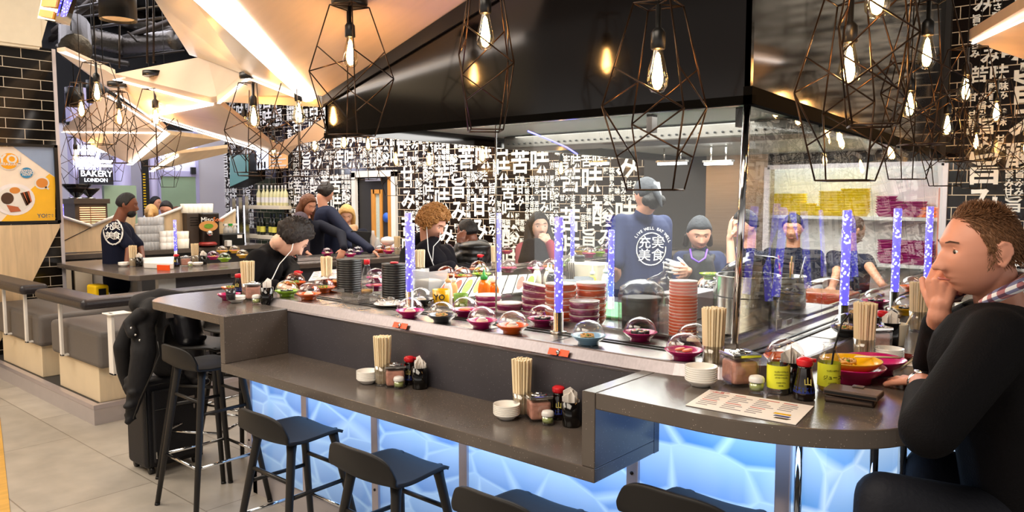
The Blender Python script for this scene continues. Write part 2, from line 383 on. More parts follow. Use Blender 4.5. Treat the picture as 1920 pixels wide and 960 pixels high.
# door in the back wall
d = MB(); d.box((DX0-.09, YW-.05, 0), (DX0, YW+.02, 1.93)).box((DX1, YW-.05, 0), (DX1+.09, YW+.02, 1.93)).box((DX0-.09, YW-.05, 1.86), (DX1+.09, YW+.02, 1.95))
struct('trim_2', d, 'white_paint')
door = thing('door_1', 'dark grey service door with narrow vision panel in back wall', 'door', (DX0, YW, 0)); door['kind'] = 'structure'; del door['label']; del door['category']
s0, s1 = P(699, 366, y=YW).x, P(713, 366, y=YW).x
obj('door_leaf', MB().box((DX0, YW+.02, 0), (s0, YW+.06, 1.86)).box((s1, YW+.02, 0), (DX1-.12, YW+.06, 1.86)).box((s0, YW+.02, 1.66), (s1, YW+.06, 1.86)).box((s0, YW+.02, 0), (s1, YW+.06, .5)), 'dark_wall', door)
fr = MB().box((s0-.04, YW, .5), (s0+.03, YW+.03, 1.68)).box((s1-.02, YW, .5), (s1+.03, YW+.03, 1.68)).box((s0, YW, 1.62), (s1, YW+.03, 1.68)).box((DX1-.12, YW-.01, 0), (DX1, YW+.05, 1.86))
obj('oak_edging', fr, 'door_oak', door)
mat('vision_glass', 'b8c8c4', .15, var=.15, scale=40)
obj('vision_panel', MB().box((s0+.0, YW+.03, .5), (s1-.0, YW+.04, 1.63)), 'vision_glass', door)
mat('blue_sign', '2a5fc4', .4)
hx = P(723.5, 366, y=YW).x
obj('round_sign', MB().cyl((hx, YW+.02, 1.28), (hx, YW-.005, 1.28), .07, n=20), 'blue_sign', door)
obj('handle', MB().box((hx-.05, YW-.06, .78), (hx+.05, YW+.02, 1.0)).cyl((hx, YW-.05, .9), (hx, YW-.1, .9), .02), 'chrome', door, bevel=.01)
obj('closer_arm', MB().box((DX0+.25, YW-.06, 1.8), (DX1-.2, YW+.02, 1.84)), 'chrome', door)
# recess left of the kanji wall: shelving alcove wall and beyond
WALLS['wall_alcove'] = struct('wall_alcove', MB().box((-16, YW+.3, 0), (-10.86, YW+.4, 4.6)).box((-10.95, YW-.02, 0), (-10.86, YW+.3, 4.6)), 'tiles_small')
letter_wall('wall_alcove', -12.75, -12.35, 1.0, 3.0, lambda u, v: Vector((u, YW+.28, v)), seed=8, cell=.07, big=3)
letter_wall('wall_alcove', -13.5, -12.95, 1.0, 3.0, lambda u, v: Vector((u, YW+.28, v)), seed=9, cell=.09, big=3)
letter_wall('wall_alcove', -14.2, -10.98, 2.75, 4.3, lambda u, v: Vector((u, YW+.28, v)), seed=12, cell=.08)
mat('kanji_blue', '5a52f0', .4, emit='4a42ff', es=.8)
WALLS['trim_3'] = struct('trim_3', MB().box((-13.95, YW+.1, .9), (-13.5, YW+.3, 2.4)), 'kanji_blue')
letter_wall('trim_3', -13.95, -13.5, 1.1, 2.3, lambda u, v: Vector((u, YW+.09, v)), seed=10, cell=.1, big=2)
# left tiled wall (runs along y) with ply cladding
LX = -8.0; LY = 2.655
struct('wall_left', MB().box((LX-.3, -5, 0), (LX, LY, 2.97)), 'tiles_left')
struct('trim_4', MB().box((LX-.31, LY, 0), (LX+.01, LY+.03, 2.97)), 'posts')
z0, z1 = .1, 1.325
c = [P(108, 420, x=LX), P(30, 585, x=LX)]
struct('trim_5', MB().slab([(LX, -5, z0), (LX, P(20, 600, x=LX).y-.2, z0), (LX, c[1].y, c[1].z), (LX, LY-.01, z1-.03), (LX, LY-.01, z1), (LX, -5, z1)], (.03, 0, 0)), 'birch')
struct('wall_left_soffit', MB().slab([(LX-.5, -5, 2.97), (LX+.02, -5, 2.97), (LX+.05, P(75, 90, x=LX).y, 2.97), (LX-.3, LY, 2.97), (LX-.5, LY, 2.97)], (0, 0, 1.2)), 'cream')
soff = [P(0, 84, x=LX+.04), P(74, 92, x=LX+.04), P(100, 0, x=LX+.04), P(110, -90, x=LX+.04), P(-60, -90, x=LX+.04), P(-60, 78, x=LX+.04)]
struct('trim_6', MB().slab(soff, (-.04, 0, 0)), 'cream')
# beyond: pale concourse wall, floor-to-ceiling columns, glazed shopfront
FX = -13.4
mat('mall_wall', 'd6d4de', .45, var=.06, scale=2)
mat('mall_purple_lit', 'bdb9e0', .35, var=.1, scale=2)  # purple light on the columns is put into this colour
struct('wall_far_left', MB().box((FX-.2, -6, 0), (FX, 8, 2.75)), 'mall_wall')
struct('wall_far_upper', MB().box((FX-.2, -6, 2.75), (FX+.02, 8, 4.6)), 'ceiling_black')
fy = lambda px: P(px, 366, x=FX).y
mat('green_glass', '9fb89a', .08, var=.12, scale=3)
win = struct('window_1', MB().box((FX, fy(300), .3), (FX+.03, fy(366), 1.95)), 'green_glass')
struct('trim_7', MB().box((FX, fy(296), 0), (FX+.05, fy(300), 2.5)).box((FX, fy(366), 0), (FX+.05, fy(372), 2.9)).box((FX, fy(300), 1.93), (FX+.05, fy(366), 2.03)), 'mall_purple_lit')
mat('strip_wht', 'ffffff', .5, emit='f4f4ff', es=2.2)
tag(obj('ceiling_strip_light', MB().box((FX+.1, fy(302), 2.3), (FX+.2, fy(364), 2.36)), 'tube_light'), 'white strip light above the green glazed shopfront at far left', 'light')
tag(obj('exit_sign', MB().box((FX+.06, P(353, 300, x=FX).y, 1.98), (FX+.1, P(362, 300, x=FX).y, 2.1)), 'dark_wall'), 'small dark exit sign over the green glazed shopfront', 'sign')
for i, (a, b) in enumerate(((213, 246), (278, 296))):
    y0, y1 = P(a, 366, x=FX+.5).y, P(b, 366, x=FX+.5).y
    tag(obj('column', MB().cyl((FX+.5, (y0+y1)/2, 0), (FX+.5, (y0+y1)/2, 3.0), (y1-y0)/2, n=28), 'mall_purple_lit', bevel=0), ['wide smooth purple-lit column behind the dark-haired waiter', 'slender purple-lit column beside the green glazed shopfront'][i], 'column')
# black column with yellow stripes
y0, y1 = P(269, 366, x=FX+.6).y, P(277, 366, x=FX+.6).y
h = thing('striped_post', 'black post banded with narrow yellow stripes behind the ponytailed diner', 'post', (FX+.6, y0, 0))
obj('post', MB().box((FX+.55, y0, 0), (FX+.6, y1+.03, 2.6)), 'black', h)
st = MB()
for k in range(24): st.box((FX+.6, y0, .9+k*.045), (FX+.606, y1-.03, .92+k*.045))
obj('stripes', st, 'yellow_paint', h)
# bakery kiosk: lit soffit, menu sign, produce
def fq(px, py, dx=0): return P(px, py, x=FX+1.2+dx)
a, b = fq(148, 320), fq(213, 350)
k = thing('bakery_sign', 'dark blue hanging sign reading BAKERY LONDON in white', 'sign', (FX+1.2, a.y, b.z))
mat('sign_navy', '20242f', .4)
obj('board', MB().box((FX+1.18, a.y, fq(148, 346).z), (FX+1.2, b.y, fq(148, 318).z)), 'sign_navy', k)
lt = MB(); c = fq(180, 326); put_text(lt, 'BAKERY', (FX+1.21, (a.y+b.y)/2, c.z), (0, 1, 0), (0, 0, 1), .125, .02)
c = fq(180, 338); put_text(lt, 'LONDON', (FX+1.21, a.y+.23, c.z), (0, 1, 0), (0, 0, 1), .075, .02)
obj('lettering', lt, 'strip_wht', k)
for i, (p0, p1, q) in enumerate(((148, 213, 301), (148, 213, 309), (148, 214, 281))):
    u, v = fq(p0, q), fq(p1, q)
    tag(obj('ceiling_strip_light', MB().box((FX+1.1, u.y, u.z-.02), (FX+1.16, v.y, u.z+.02)), 'tube_light'), ['upper of two close white strip lights above the bakery sign', 'lowest white strip light just above the bakery sign', 'topmost white strip light high over the bakery sign'][i], 'light')
struct('wall_kiosk', MB().box((FX+.9, fy(146), 0), (FX+1.05, fy(205), 1.75)), 'green_glass')
struct('wall_kiosk_side', MB().box((FX+.9, fy(90), 0), (FX+1.1, fy(140), 3.2)), 'mall_purple_lit')
# ---------------------------------------------------------------- island bar and sushi belt
ZC = 1.05
def arc(cx, cy, r, a0, a1, n=8):
    return [(cx+r*math.cos(math.radians(a0+(a1-a0)*i/n)), cy+r*math.sin(math.radians(a0+(a1-a0)*i/n))) for i in range(n+1)]
bar = thing('bar_counter', 'speckled brown stone bar with a lower shelf along the sushi belt', 'bar counter', (-2.2, 1.9, 0))
obj('lower_shelf', MB().box((-3.24, 1.715, .79), (-1.17, 2.045, .832)), 'quartz', bar, bevel=.003)
obj('side_panel', MB().box((-3.24, 1.715, .832), (-3.2, 2.045, 1.05)), 'quartz', bar, bevel=.003)
obj('side_panel', MB().box((-1.215, 1.715, .832), (-1.17, 2.045, 1.05)), 'quartz', bar, bevel=.003)
obj('back_panel', MB().box((-3.24, 2.045, .79), (-1.17, 2.075, 1.038)), 'quartz_panel', bar)
lt = [(-3.2405, 1.716), (-3.2405, 2.046), (-3.45, 2.046)]+arc(-3.42, 2.34, .3, 255, 180, 6)+[(-3.72, 6.75), (-4.13, 6.75), (-4.13, 2.2)]+arc(-3.87, 1.99, .274, 180, 255, 8)+[(-3.6, 1.722)]
obj('left_top', MB().prism(lt, 1.008, ZC), 'quartz', bar, bevel=.004)
def catmull(P_, n=5):
    out = []
    for i in range(1, len(P_)-2):
        a, b, c, d = [Vector(q) for q in P_[i-1:i+3]]
        for k in range(n): t = k/n; out.append(tuple(.5*(2*b+(c-a)*t+(2*a-5*b+4*c-d)*t*t+(3*b-a-3*c+d)*t**3)))
    return out+[P_[-2]]
rt = [(-1.1695, 1.716)]+catmull([(-1.0, 1.716), (-.86, 1.717), (-.74, 1.733), (-.64, 1.765), (-.56, 1.806), (-.49, 1.86), (-.44, 1.93), (-.405, 2.03), (-.39, 2.2), (-.387, 2.5)])+[(-.385, 6.75), (-.79, 6.75), (-.79, 2.5), (-.8, 2.36), (-.86, 2.2), (-.97, 2.09), (-1.1, 2.046), (-1.1695, 2.046)]
obj('right_top', MB().prism(rt, 1.003, ZC), 'quartz', bar, bevel=.004)
# base: backlit panels between pale posts, on a plinth
base = thing('lit_bar_base', 'glowing blue pebble-patterned panels under the brown bar', 'bar base', (-2.2, 2.1, 0))
xs = [-3.62, -3.11, -2.575, -2.03, -1.26, -.77]
for a, b in zip(xs[:-1], xs[1:]):
    obj('lit_panel', MB().box((a+.02, 2.075, .14), (b-.02, 2.09, .79 if b < -1 else 1.0)), 'pebble_blue', base)
for i, x in enumerate(xs):
    obj('seam_strip', MB().box((x-.022, 2.062, .13), (x+.022, 2.085, .79 if x < -1 else 1.0)), 'seam_strip', base, bevel=.003)
    for z in (.3, .7):
        obj('screw', MB().cyl((x, 2.062, z), (x, 2.059, z), .006, n=10), 'dark_metal', base)
obj('end_wall', MB().box((-3.64, 2.075, .13), (-3.6, 6.7, 1.0)), 'plinth', base)
obj('plinth', MB().box((-3.64, 2.09, 0), (-.77, 2.12, .14)).box((-3.64, 2.09, 0), (-3.6, 6.7, .14)), 'plinth', base)
# faceted glowing end by the foreground diner: curved, with slim posts
pts = [(-.75, 2.075), (-.66, 2.09), (-.6, 2.13), (-.56, 2.2), (-.545, 2.3), (-.545, 6.7)]
f = MB()
for (a, b) in zip(pts[:-1], pts[1:]): f.slab([(a[0], a[1], .14), (b[0], b[1], .14), (b[0], b[1], 1.0), (a[0], a[1], 1.0)], (-.012, .012, 0))
nd = f
obj('facet_panel', f, 'facet_blue', base)
for px in (1497, 1637, 1690):
    q = P(px, 900, y={1497: 2.06, 1637: 2.06, 1690: 2.2}[px])
    obj('post', MB().cyl((q.x, q.y, 0), (q.x, q.y, 1.003), .011, n=12), 'chrome', base)
# raised facet ribs
rb = MB(); rr = random.Random(4)
for k in range(26):
    t = rr.random()*.26; z = .2+rr.random()*.75
    x = -.75+t*.8; y = 2.07+max(0, t-.1)*.6
    L = .05+.07*rr.random(); a = rr.choice((.5, -.6, 1.2, .1)); rb.add([(x, y-.002, z), (x+L*math.cos(a), y+.012, z+L*math.sin(a)), (x+.02, y-.022, z+.035)], [(0, 1, 2)])
obj('facet_ridges', rb, 'facet_blue', base)
# steel rail around the belt, lanes and dark seams
belt = thing('sushi_belt', 'stainless steel conveyor track carrying domed plates around the kitchen', 'conveyor', (-2.2, 2.3, 1.08))
path = [(-.79, 6.7), (-.79, 2.5), (-.8, 2.36), (-.86, 2.2), (-.97, 2.1), (-1.12, 2.055), (-1.3, 2.045), (-3.4, 2.045)]+arc(-3.42, 2.345, .3, 265, 185, 6)+[(-3.72, 2.4), (-3.72, 6.7)]
def offs(path, d):
    out = []
    for i, p in enumerate(path):
        a = Vector(path[max(i-1, 0)]); b = Vector(path[min(i+1, len(path)-1)]); t = (b-a).normalized(); out.append((p[0]+t.y*d, p[1]-t.x*d))
    return out
def strip(profile, path, mb):
    """profile: list of (inward offset, z) swept along the path"""
    rows = [offs(path, -0 + o) for o, z in profile]; n = len(path); vs = []; fs = []
    for (o, z), r in zip(profile, rows): vs += [(p[0], p[1], z) for p in r]
    for i in range(len(profile)-1):
        for k in range(n-1): fs.append((i*n+k, i*n+k+1, (i+1)*n+k+1, (i+1)*n+k))
    mb.add(vs, fs); return mb
obj('outer_rail', strip([(-.002, 1.034), (-.003, 1.04), (.012, 1.044), (.032, 1.078), (.036, 1.082), (.05, 1.082), (.05, 1.075)], path, MB()), 'steel_brushed', belt)
obj('lane', strip([(.05, 1.08), (.178, 1.08)], path, MB()), 'steel_belt', belt)
obj('lane_seam', strip([(.176, 1.078), (.176, 1.084), (.188, 1.084), (.188, 1.078)], path, MB()), 'dark_seam', belt)
obj('lane', strip([(.186, 1.08), (.36, 1.08)], path, MB()), 'steel_belt', belt)
obj('inner_seam', strip([(.213, 1.081), (.213, 1.0835), (.222, 1.0835), (.222, 1.081)], path, MB()), 'dark_seam', belt)
obj('inner_lip', strip([(.352, 1.079), (.352, 1.092), (.364, 1.092), (.364, 1.03)], path, MB()), 'steel', belt)
# cross joints on the lanes
cj = MB()
for x in (-3.0, -2.74, -2.5, -1.95, -1.62): obj('lane_joint', MB().box((x-.0015, 2.1, 1.0805), (x+.0015, 2.4, 1.0815)), 'dark_seam', belt)
for y in (2.8, 3.5, 4.2): obj('lane_joint', MB().box((-1.14, y, 1.0805), (-.85, y+.003, 1.0815)), 'dark_seam', belt)
# orange stickers on the rail front
for i, px in enumerate((752, 1049)):
    q = P(px, 607 if i == 0 else 657, y=2.06); T = Matrix.Translation((q.x, 2.0545, 1.058)) @ Matrix.Rotation(math.radians(-28), 4, 'X')
    s = thing('rail_sticker', ['orange sticker pair on steel rail nearest the left magenta plate', 'orange sticker pair on steel rail left of the blue plate'][i], 'sticker', (q.x, 2.05, 1.058))
    for sx in (-1, 1):
        obj('label', MB().box((sx*.024-.02, -.001, -.012), (sx*.024+.02, .001, .012), T=T), 'orange_sticker', s, bevel=.004)
    obj('stud', MB().cyl(T @ Vector((0, .004, 0)), T @ Vector((0, -.006, 0)), .007, n=12), 'chrome', s)
# kitchen-side steel worktop inside the ring
wt = thing('kitchen_worktop', 'stainless steel worktop inside the belt ring', 'worktop', (-2.2, 2.7, 1.0))
obj('top', MB().prism([(-3.36, 2.405), (-1.15, 2.405), (-1.15, 4.15), (-1.75, 4.15), (-1.75, 3.5), (-2.85, 3.5), (-2.85, 4.2), (-3.36, 4.2)], 1.0, 1.04), 'steel', wt, bevel=.004)
obj('carcass', MB().prism([(-3.3, 2.45), (-1.2, 2.45), (-1.2, 4.1), (-1.7, 4.1), (-1.7, 3.44), (-2.9, 3.44), (-2.9, 4.15), (-3.3, 4.15)], 0, 1.0), 'steel_brushed', wt)
wt2 = thing('rear_worktop', 'long stainless worktop in front of the two rear cooks', 'worktop', (-2.7, 4.5, .9))
obj('top', MB().box((-2.5, 4.2, .9), (-1.8, 4.55, .93)), 'steel', wt2, bevel=.004)
obj('carcass', MB().box((-2.45, 4.24, 0), (-1.85, 4.52, .9)), 'steel_brushed', wt2)
# far lane of the belt ring and its bar top
fb = thing('far_bar', 'far end of the stone bar below the lettered wall', 'bar counter', (-2.5, 6.2, 0))
obj('top', MB().box((-3.72, 6.2, 1.0), (-2.9, 6.75, 1.05)), 'quartz', fb, bevel=.004)
obj('front', MB().box((-3.6, 6.15, 0), (-2.95, 6.2, 1.0)), 'quartz_panel', fb)
# glass screen around the kitchen
zt = 1.93
gs = thing('glass_screen', 'tall glass screen with slim steel corner post above the belt', 'glass screen', (-1.08, 2.42, 1.08))
def pane(name, a, b, m='pane', za=1.085, zb=zt):
    return obj(name, MB().slab([(a[0], a[1], za), (b[0], b[1], za), (b[2], b[3], zb), (a[2], a[3], zb)], (0, .008, 0) if abs(a[1]-b[1]) < .1 else (-.008, 0, 0)), m, gs)
SX = P(929, 500, y=2.42).x
pane('pane', (SX+.004, 2.42, SX+.004, 2.42), (-1.1, 2.42, -1.07, 2.42))
gp = [(2.43, -1.08, -1.05), (3.3, -1.08, -1.115), (4.2, -1.085, -1.18), (5.1, -1.15, -1.245), (6.0, -1.24, -1.31), (6.97, -1.35, -1.37)]
for i in range(5):
    a, b = gp[i], gp[i+1]
    pane('pane', (a[1], a[0]+.003, a[2], a[0]+.003), (b[1], b[0]-.003, b[2], b[0]-.003), za=1.085, zb=zt-.01)
obj('pane_edge', MB().cyl((SX, 2.424, 1.085), (SX, 2.424, zt), .004, n=6), 'steel', gs)
obj('corner_post', MB().cyl((-1.083, 2.424, 1.06), (-1.055, 2.42, zt), .012, n=12), 'chrome', gs)
obj('base_channel', MB().box((SX-.2, 2.408, 1.08), (-1.07, 2.436, 1.095)).box((-1.094, 2.42, 1.08), (-1.066, 4.2, 1.095)), 'steel', gs)
# extractor hood, glossy black
hd = thing('extractor_hood', 'huge glossy black extractor hood hanging over the open kitchen', 'extractor hood', (-2.2, 4.5, 1.93))
A, B, C_, D_ = (-3.33, 2.38), (-1.03, 2.38), (-1.40, 6.98), (-3.7, 6.98)
mat('hood_black', '0a0706', .1, spec=.75, scale=40)
mat('hood_inner', 'ccd3cc', .4, .15, scale=3, var=.08)
mat('hood_duct', '6a6660', .4, .8, scale=9, var=.2, bump=.2)
def face(a, b, z0, z1, t=.02): return MB().slab([(a[0], a[1], z0), (b[0], b[1], z0), (b[0], b[1], z1), (a[0], a[1], z1)], (0, t, 0) if abs(a[1]-b[1]) < .1 else (-t if a[0] > -2 else t, 0, 0))
obj('front_panel', face(A, B, 1.92, 4.2), 'hood_black', hd)
obj('side_panel', face(B, C_, 1.92, 4.2), 'hood_black', hd)
obj('side_panel', face(D_, A, 1.92, 4.2), 'hood_black', hd)
obj('rim', MB().slab([(A[0], A[1]-.012, 1.895), (B[0]+.012, B[1]-.012, 1.895), (B[0]+.012, B[1]-.012, 1.922), (A[0], A[1]-.012, 1.922)], (0, .03, 0)).slab([(B[0]+.012, B[1]-.012, 1.895), (C_[0]+.012, C_[1], 1.895), (C_[0]+.012, C_[1], 1.95), (B[0]+.012, B[1]-.012, 1.95)], (-.03, 0, 0)), 'matte_black', hd)
un = MB().prism([(A[0]+.02, A[1]+.02), (B[0]-.15, B[1]+.02), (C_[0]-.15, C_[1]), (D_[0]+.02, D_[1])], 1.985, 1.99)
obj('inner_ceiling', un, 'hood_inner', hd)
obj('inner_skirt', MB().slab([(B[0]-.02, B[1]+.03, 1.93), (C_[0]-.02, C_[1], 1.93), (C_[0]-.16, C_[1], 1.99), (B[0]-.16, B[1]+.03, 1.99)], (0, 0, .01)), 'matte_black', hd)
obj('filter_channel', MB().box((-3.3, 3.75, 1.9), (-1.2, 4.1, 1.98)), 'hood_duct', hd, bevel=.01)
rv = MB()
for i in range(46): rv.cyl((-3.25+i*.045, 3.745, 1.93), (-3.25+i*.045, 3.74, 1.93), .006, n=6)
obj('rivets', rv, 'black', hd)
obj('front_gutter', MB().box((-2.45, 2.4, 1.90), (-1.1, 2.47, 1.925)), 'steel', hd, bevel=.004)
for i, x in enumerate((-1.9, -1.45)):
    obj('hanger', MB().box((x, 3.2, 1.9), (x+.03, 3.25, 1.985)), 'dark_metal', hd)
for i, (a, b) in enumerate(((1235, 1286), (1322, 1372), (1110, 1140))):
    q0, q1 = P(a, 307, y=5.6), P(b, 308, y=5.6); z = q0.z
    t = thing('hood_tube_light', ['left white tube light under the hood beside the cook in cap', 'right white tube light under the hood above the bandana cook', 'short white tube light under the hood over the lettered wall'][i], 'light', (q0.x, 5.6, z))
    obj('tube', MB().box((q0.x, 5.58, z-.012), (q1.x, 5.62, z+.008)), 'tube_light', t)
    obj('fitting', MB().box((q0.x-.01, 5.57, z+.008), (q1.x+.01, 5.63, z+.025)).cyl((q0.x+.05, 5.6, z+.02), (q0.x+.05, 5.6, 1.985), .006).cyl((q1.x-.05, 5.6, z+.02), (q1.x-.05, 5.6, 1.985), .006).box((q0.x, 5.59, z+.01), (q0.x+.01, 5.6, z+.02)), 'steel', t)
# purple neon inside the hood
tag(obj('neon_tube', MB().tube([P(990, 246, y=3.0), P(1030, 262, y=3.0), P(1062, 276, y=3.1), P(1082, 289, y=3.1)], .004), 'blue_neon'), 'curved violet neon line under the hood left of centre', 'neon light')
# shelves of bowls in the back room
sh = thing('bowl_shelf', 'white shelf of yellow bowls and magenta trays in the bright back room', 'shelf', (-2.1, 7.4, 1.2))
zs = P(1600, 405, y=7.45).z
obj('board', MB().box((-3.3, 7.3, zs-.03), (-1.35, 7.6, zs)).box((-3.3, 7.3, zs-.45), (-1.35, 7.6, zs-.42)), 'white_gloss', sh)
obj('upright', MB().box((-3.3, 7.58, .5), (-1.35, 7.6, 1.95)), 'white_paint', sh)
# ---------------------------------------------------------------- left bar, benches, partition
ZB = .95
lb = thing('bar_counter', 'stone bar with angled corner standing behind the padded benches', 'bar counter', (-6.8, 3.2, 0))
q = [P(99, 492, z=ZB), P(241, 516.5, z=ZB), P(262, 516.5, z=ZB)]
pl = [q[0].xy, q[1].xy, q[2].xy, (-6.22, 3.4), (-6.05, 5.0), (-5.85, 6.7), (-6.5, 6.7), (-6.68, 5.0), (-6.9, 3.25), (-8.1, 3.1)]
obj('top', MB().prism(pl, ZB-.045, ZB), 'quartz', lb, bevel=.004)
obj('support_panel', MB().slab([(-6.5, 3.05, .08), (-6.1, 6.6, .08), (-6.1, 6.6, .9), (-6.5, 3.05, .9)], (-.03, 0, 0)), 'quartz_panel', lb)
obj('support_post', MB().box((-6.56, 2.9, .0), (-6.5, 3.05, .9)), 'white_paint', lb)
obj('back_panel', MB().box((-8.05, 3.06, 0), (-7.3, 3.1, .9)), 'white_paint', lb)
tag(obj('power_socket', MB().box((-6.43, P(430, 515, x=-6.4).y, P(430, 520, x=-6.4).z), (-6.37, P(444, 515, x=-6.4).y, P(430, 505, x=-6.4).z)), 'steel', bevel=.004), 'square steel power socket under the left stone bar', 'socket')
# steel belt on the left bar
lbelt = thing('sushi_belt', 'pale steel belt along the left stone bar below the standing women', 'conveyor', (-6.4, 5, ZB))
bp = [(-6.4, 3.9), (-6.27, 5.0), (-6.07, 6.65)]
obj('lane', MB().prism(bp+[(-6.4, 6.65), (-6.62, 5.0), (-6.75, 3.9)], ZB+.001, ZB+.03), 'steel_belt', lbelt, bevel=.004)
obj('seam', MB().prism([(-6.56, 3.92), (-6.43, 5.0), (-6.22, 6.63), (-6.23, 6.63), (-6.44, 5.0), (-6.57, 3.92)], ZB+.03, ZB+.032), 'dark_seam', lbelt)
# raised platform
pf = struct('trim_8', MB().box((-14, 2.0, 0), (-5.55, 3.4, .115)), 'plinth')
obj('platform_top', MB().box((-14, 2.035, .115), (-5.585, 3.4, .14)), 'dark_wall', pf)
obj('edge_strip', MB().box((-14, 1.998, .112), (-5.548, 2.04, .142)).box((-5.59, 2.04, .112), (-5.548, 3.4, .142)), 'seam_strip', pf)
# padded benches
def bench(label, x0, x1, cx0, cx1, yb, posts, backs):
    b = thing('bench', label, 'bench', ((x0+x1)/2, 2.4, .14))
    obj('base', MB().box((x0, 2.06, .14), (x1, yb-.1, .395)), 'birch_pale', b, bevel=.004)
    obj('seat_cushion', MB().box((cx0, 2.03, .395), (cx1, yb, .65)), 'vinyl', b, bevel=.035, seg=4)
    for bb in backs: obj('backrest', bb, 'leather', b, bevel=.035, seg=4)
    for px, wd in posts:
        p = P(px, 600, y=1.995)
        obj('post', MB().box((p.x-wd/2, 1.98, .42), (p.x+wd/2, 2.0, .83)).box((p.x-wd/2, 1.98, .42), (p.x+wd/2, 2.07, .435)).box((p.x-wd*.9, 1.96, .822), (p.x+wd*.9, 2.1, .83)), 'white_paint', b, bevel=.003)
    return b
bench('grey upholstered bench with dark L-shaped padded rail nearest the suitcase', -6.36, -5.6, -6.43, -5.5, 2.85, [(115, .035), (209, .07)],
      [MB().prism([(-6.33, 1.9), (-5.4, 1.9), (-5.4, 3.15), (-5.6, 3.15), (-5.6, 2.1), (-6.33, 2.1)], .83, .905)])
bench('grey upholstered bench with dark padded rail beside the tiled wall', -7.72, -6.74, -7.85, -6.68, 2.95, [(11, .035), (50, .035)],
      [MB().prism([(-7.9, 1.9), (-6.62, 1.9), (-6.62, 2.1), (-7.9, 2.1)], .83, .905)])
# rear counter with ply partition
rc = thing('rear_counter', 'dark-topped rear counter with cream cupboards behind the waiter', 'counter', (-8.9, 3.6, 0))
obj('worktop', MB().box((-9.3, 2.6, .92), (-8.72, 5.3, .97)), 'quartz', rc)
obj('carcass', MB().box((-9.25, 2.7, 0), (-8.8, 5.2, .92)), 'dark_wall', rc)
def cup(pa, pb):
    a, b = P(pa, 500, x=-8.78).y, P(pb, 500, x=-8.78).y
    d = obj('door', MB().box((-8.79, a+.01, .1), (-8.76, b-.01, .88)), 'cream', rc, bevel=.004)
cup(110, 134); cup(136, 173)
obj('side_panel', MB().box((-8.8, P(173, 500, x=-8.8).y, .08), (-8.5, P(178, 500, x=-8.8).y, .9)), 'white_paint', rc)
pt = thing('ply_partition', 'low birch ply partition with zigzag top edge behind the waiter', 'partition', (-9.0, 3.7, .97))
def ply(name, pxs, m, off=0):
    pts = [P(a, b, x=-8.97+off) for a, b in pxs]
    return obj(name, MB().slab(pts, (-.03, 0, 0)), m, pt)
ply('panel', [(112, 474), (112, 407), (172, 425), (220, 405), (252, 391), (254, 391), (254, 468)], 'birch')
ply('panel', [(254, 468), (254, 424), (346, 388), (370, 400), (370, 464)], 'birch')
ply('panel', [(400, 462), (400, 420), (440, 393), (442, 394), (442, 458)], 'birch')
def cap(pxs):
    pts = [P(a, b, x=-8.95) for a, b in pxs]
    obj('cap', MB().rod(pts, .018, n=6), 'white_paint', pt)
cap([(112, 405), (172, 424), (252, 390)]); cap([(254, 423), (346, 387)]); cap([(400, 420), (441, 393)])
obj('seam_line', MB().rod([P(117, 453, x=-8.965), P(172, 426, x=-8.965)], .004), 'black', pt)
# poster in black frame
po = thing('framed_poster', 'framed breakfast poster with yellow badge and plate on the tiled wall', 'poster', (LX, 2.2, 1.33))
y0, y1 = .75, P(108, 300, x=LX+.02).y; zt_, zb_ = P(104, 272, x=LX+.02).z, P(104, 418, x=LX+.02).z
obj('frame', MB().box((LX, y1-.03, zb_), (LX+.035, y1, zt_)).box((LX, y0, zb_), (LX+.035, y0+.03, zt_)).box((LX, y0, zb_), (LX+.035, y1, zb_+.025)).box((LX, y0, zt_-.025), (LX+.035, y1, zt_)), 'black', po)
for n, c in (('p_white', 'f1e3d3'), ('p_blue', '8fa3c4'), ('p_yel', 'f7bd2e'), ('p_orange', 'f5a81c'), ('p_plate', 'efe9ea'), ('p_teal', '2f86b8'), ('p_bacon', 'b9643f'), ('p_dark', '4a3325'), ('p_grey', '6b6a70'), ('p_coffee', 'd78a3c')): mat(n, c, .35)
def pp(px, py, e=.012): 
    q = P(px, py, x=LX+.02); return Vector((LX+e, q.y, q.z))
def pshape(name, pxs, m, e): return obj(name, MB().slab([pp(a, b, e) for a, b in pxs], (.002, 0, 0)), m, po)
pshape('sheet', [(-60, 415), (104, 415), (104, 275), (-60, 275)], 'p_white', .008)
pshape('blue_corner', [(25, 275), (104, 275), (104, 332)], 'p_blue', .011)
pshape('yellow_field', [(3, 415), (104, 415), (104, 333), (93, 326), (55, 358)], 'p_yel', .011)
def pdisc(name, cx, cy, rx, ry, m, e):
    return pshape(name, [(cx+rx*math.cos(2*PI*i/28), cy+ry*math.sin(2*PI*i/28)) for i in range(28)], m, e)
pdisc('plate_picture', 27, 374, 39, 30, 'p_plate', .013)
pdisc('plate_picture', 27, 374, 32, 24, 'white_paint', .0145)
pdisc('badge', 17, 302, 20, 17, 'white_paint', .013); pdisc('badge', 17, 302, 18, 15, 'p_orange', .015)
pdisc('badge', 50, 324, 12, 10, 'p_teal', .015)
pdisc('cup_picture', 79, 343, 14, 12, 'white_paint', .0135); pdisc('cup_picture', 79, 343, 11, 9, 'p_coffee', .015)
pshape('cup_picture', [(86, 349), (93, 353), (91, 356), (84, 352)], 'white_paint', .0135)
pdisc('food_picture', 14, 372, 12, 11, 'p_dark', .0165); pdisc('food_picture', 28, 357, 10, 6, 'p_coffee', .0165); pdisc('food_picture', 33, 379, 7, 8, 'white_paint', .0168)
for k in range(4): pshape('food_picture', [(38+k*4, 362-k), (43+k*4, 361-k), (54+k*2, 384-k*2), (49+k*2, 386-k*2)], 'p_bacon' if k % 2 else 'p_dark', .0165)
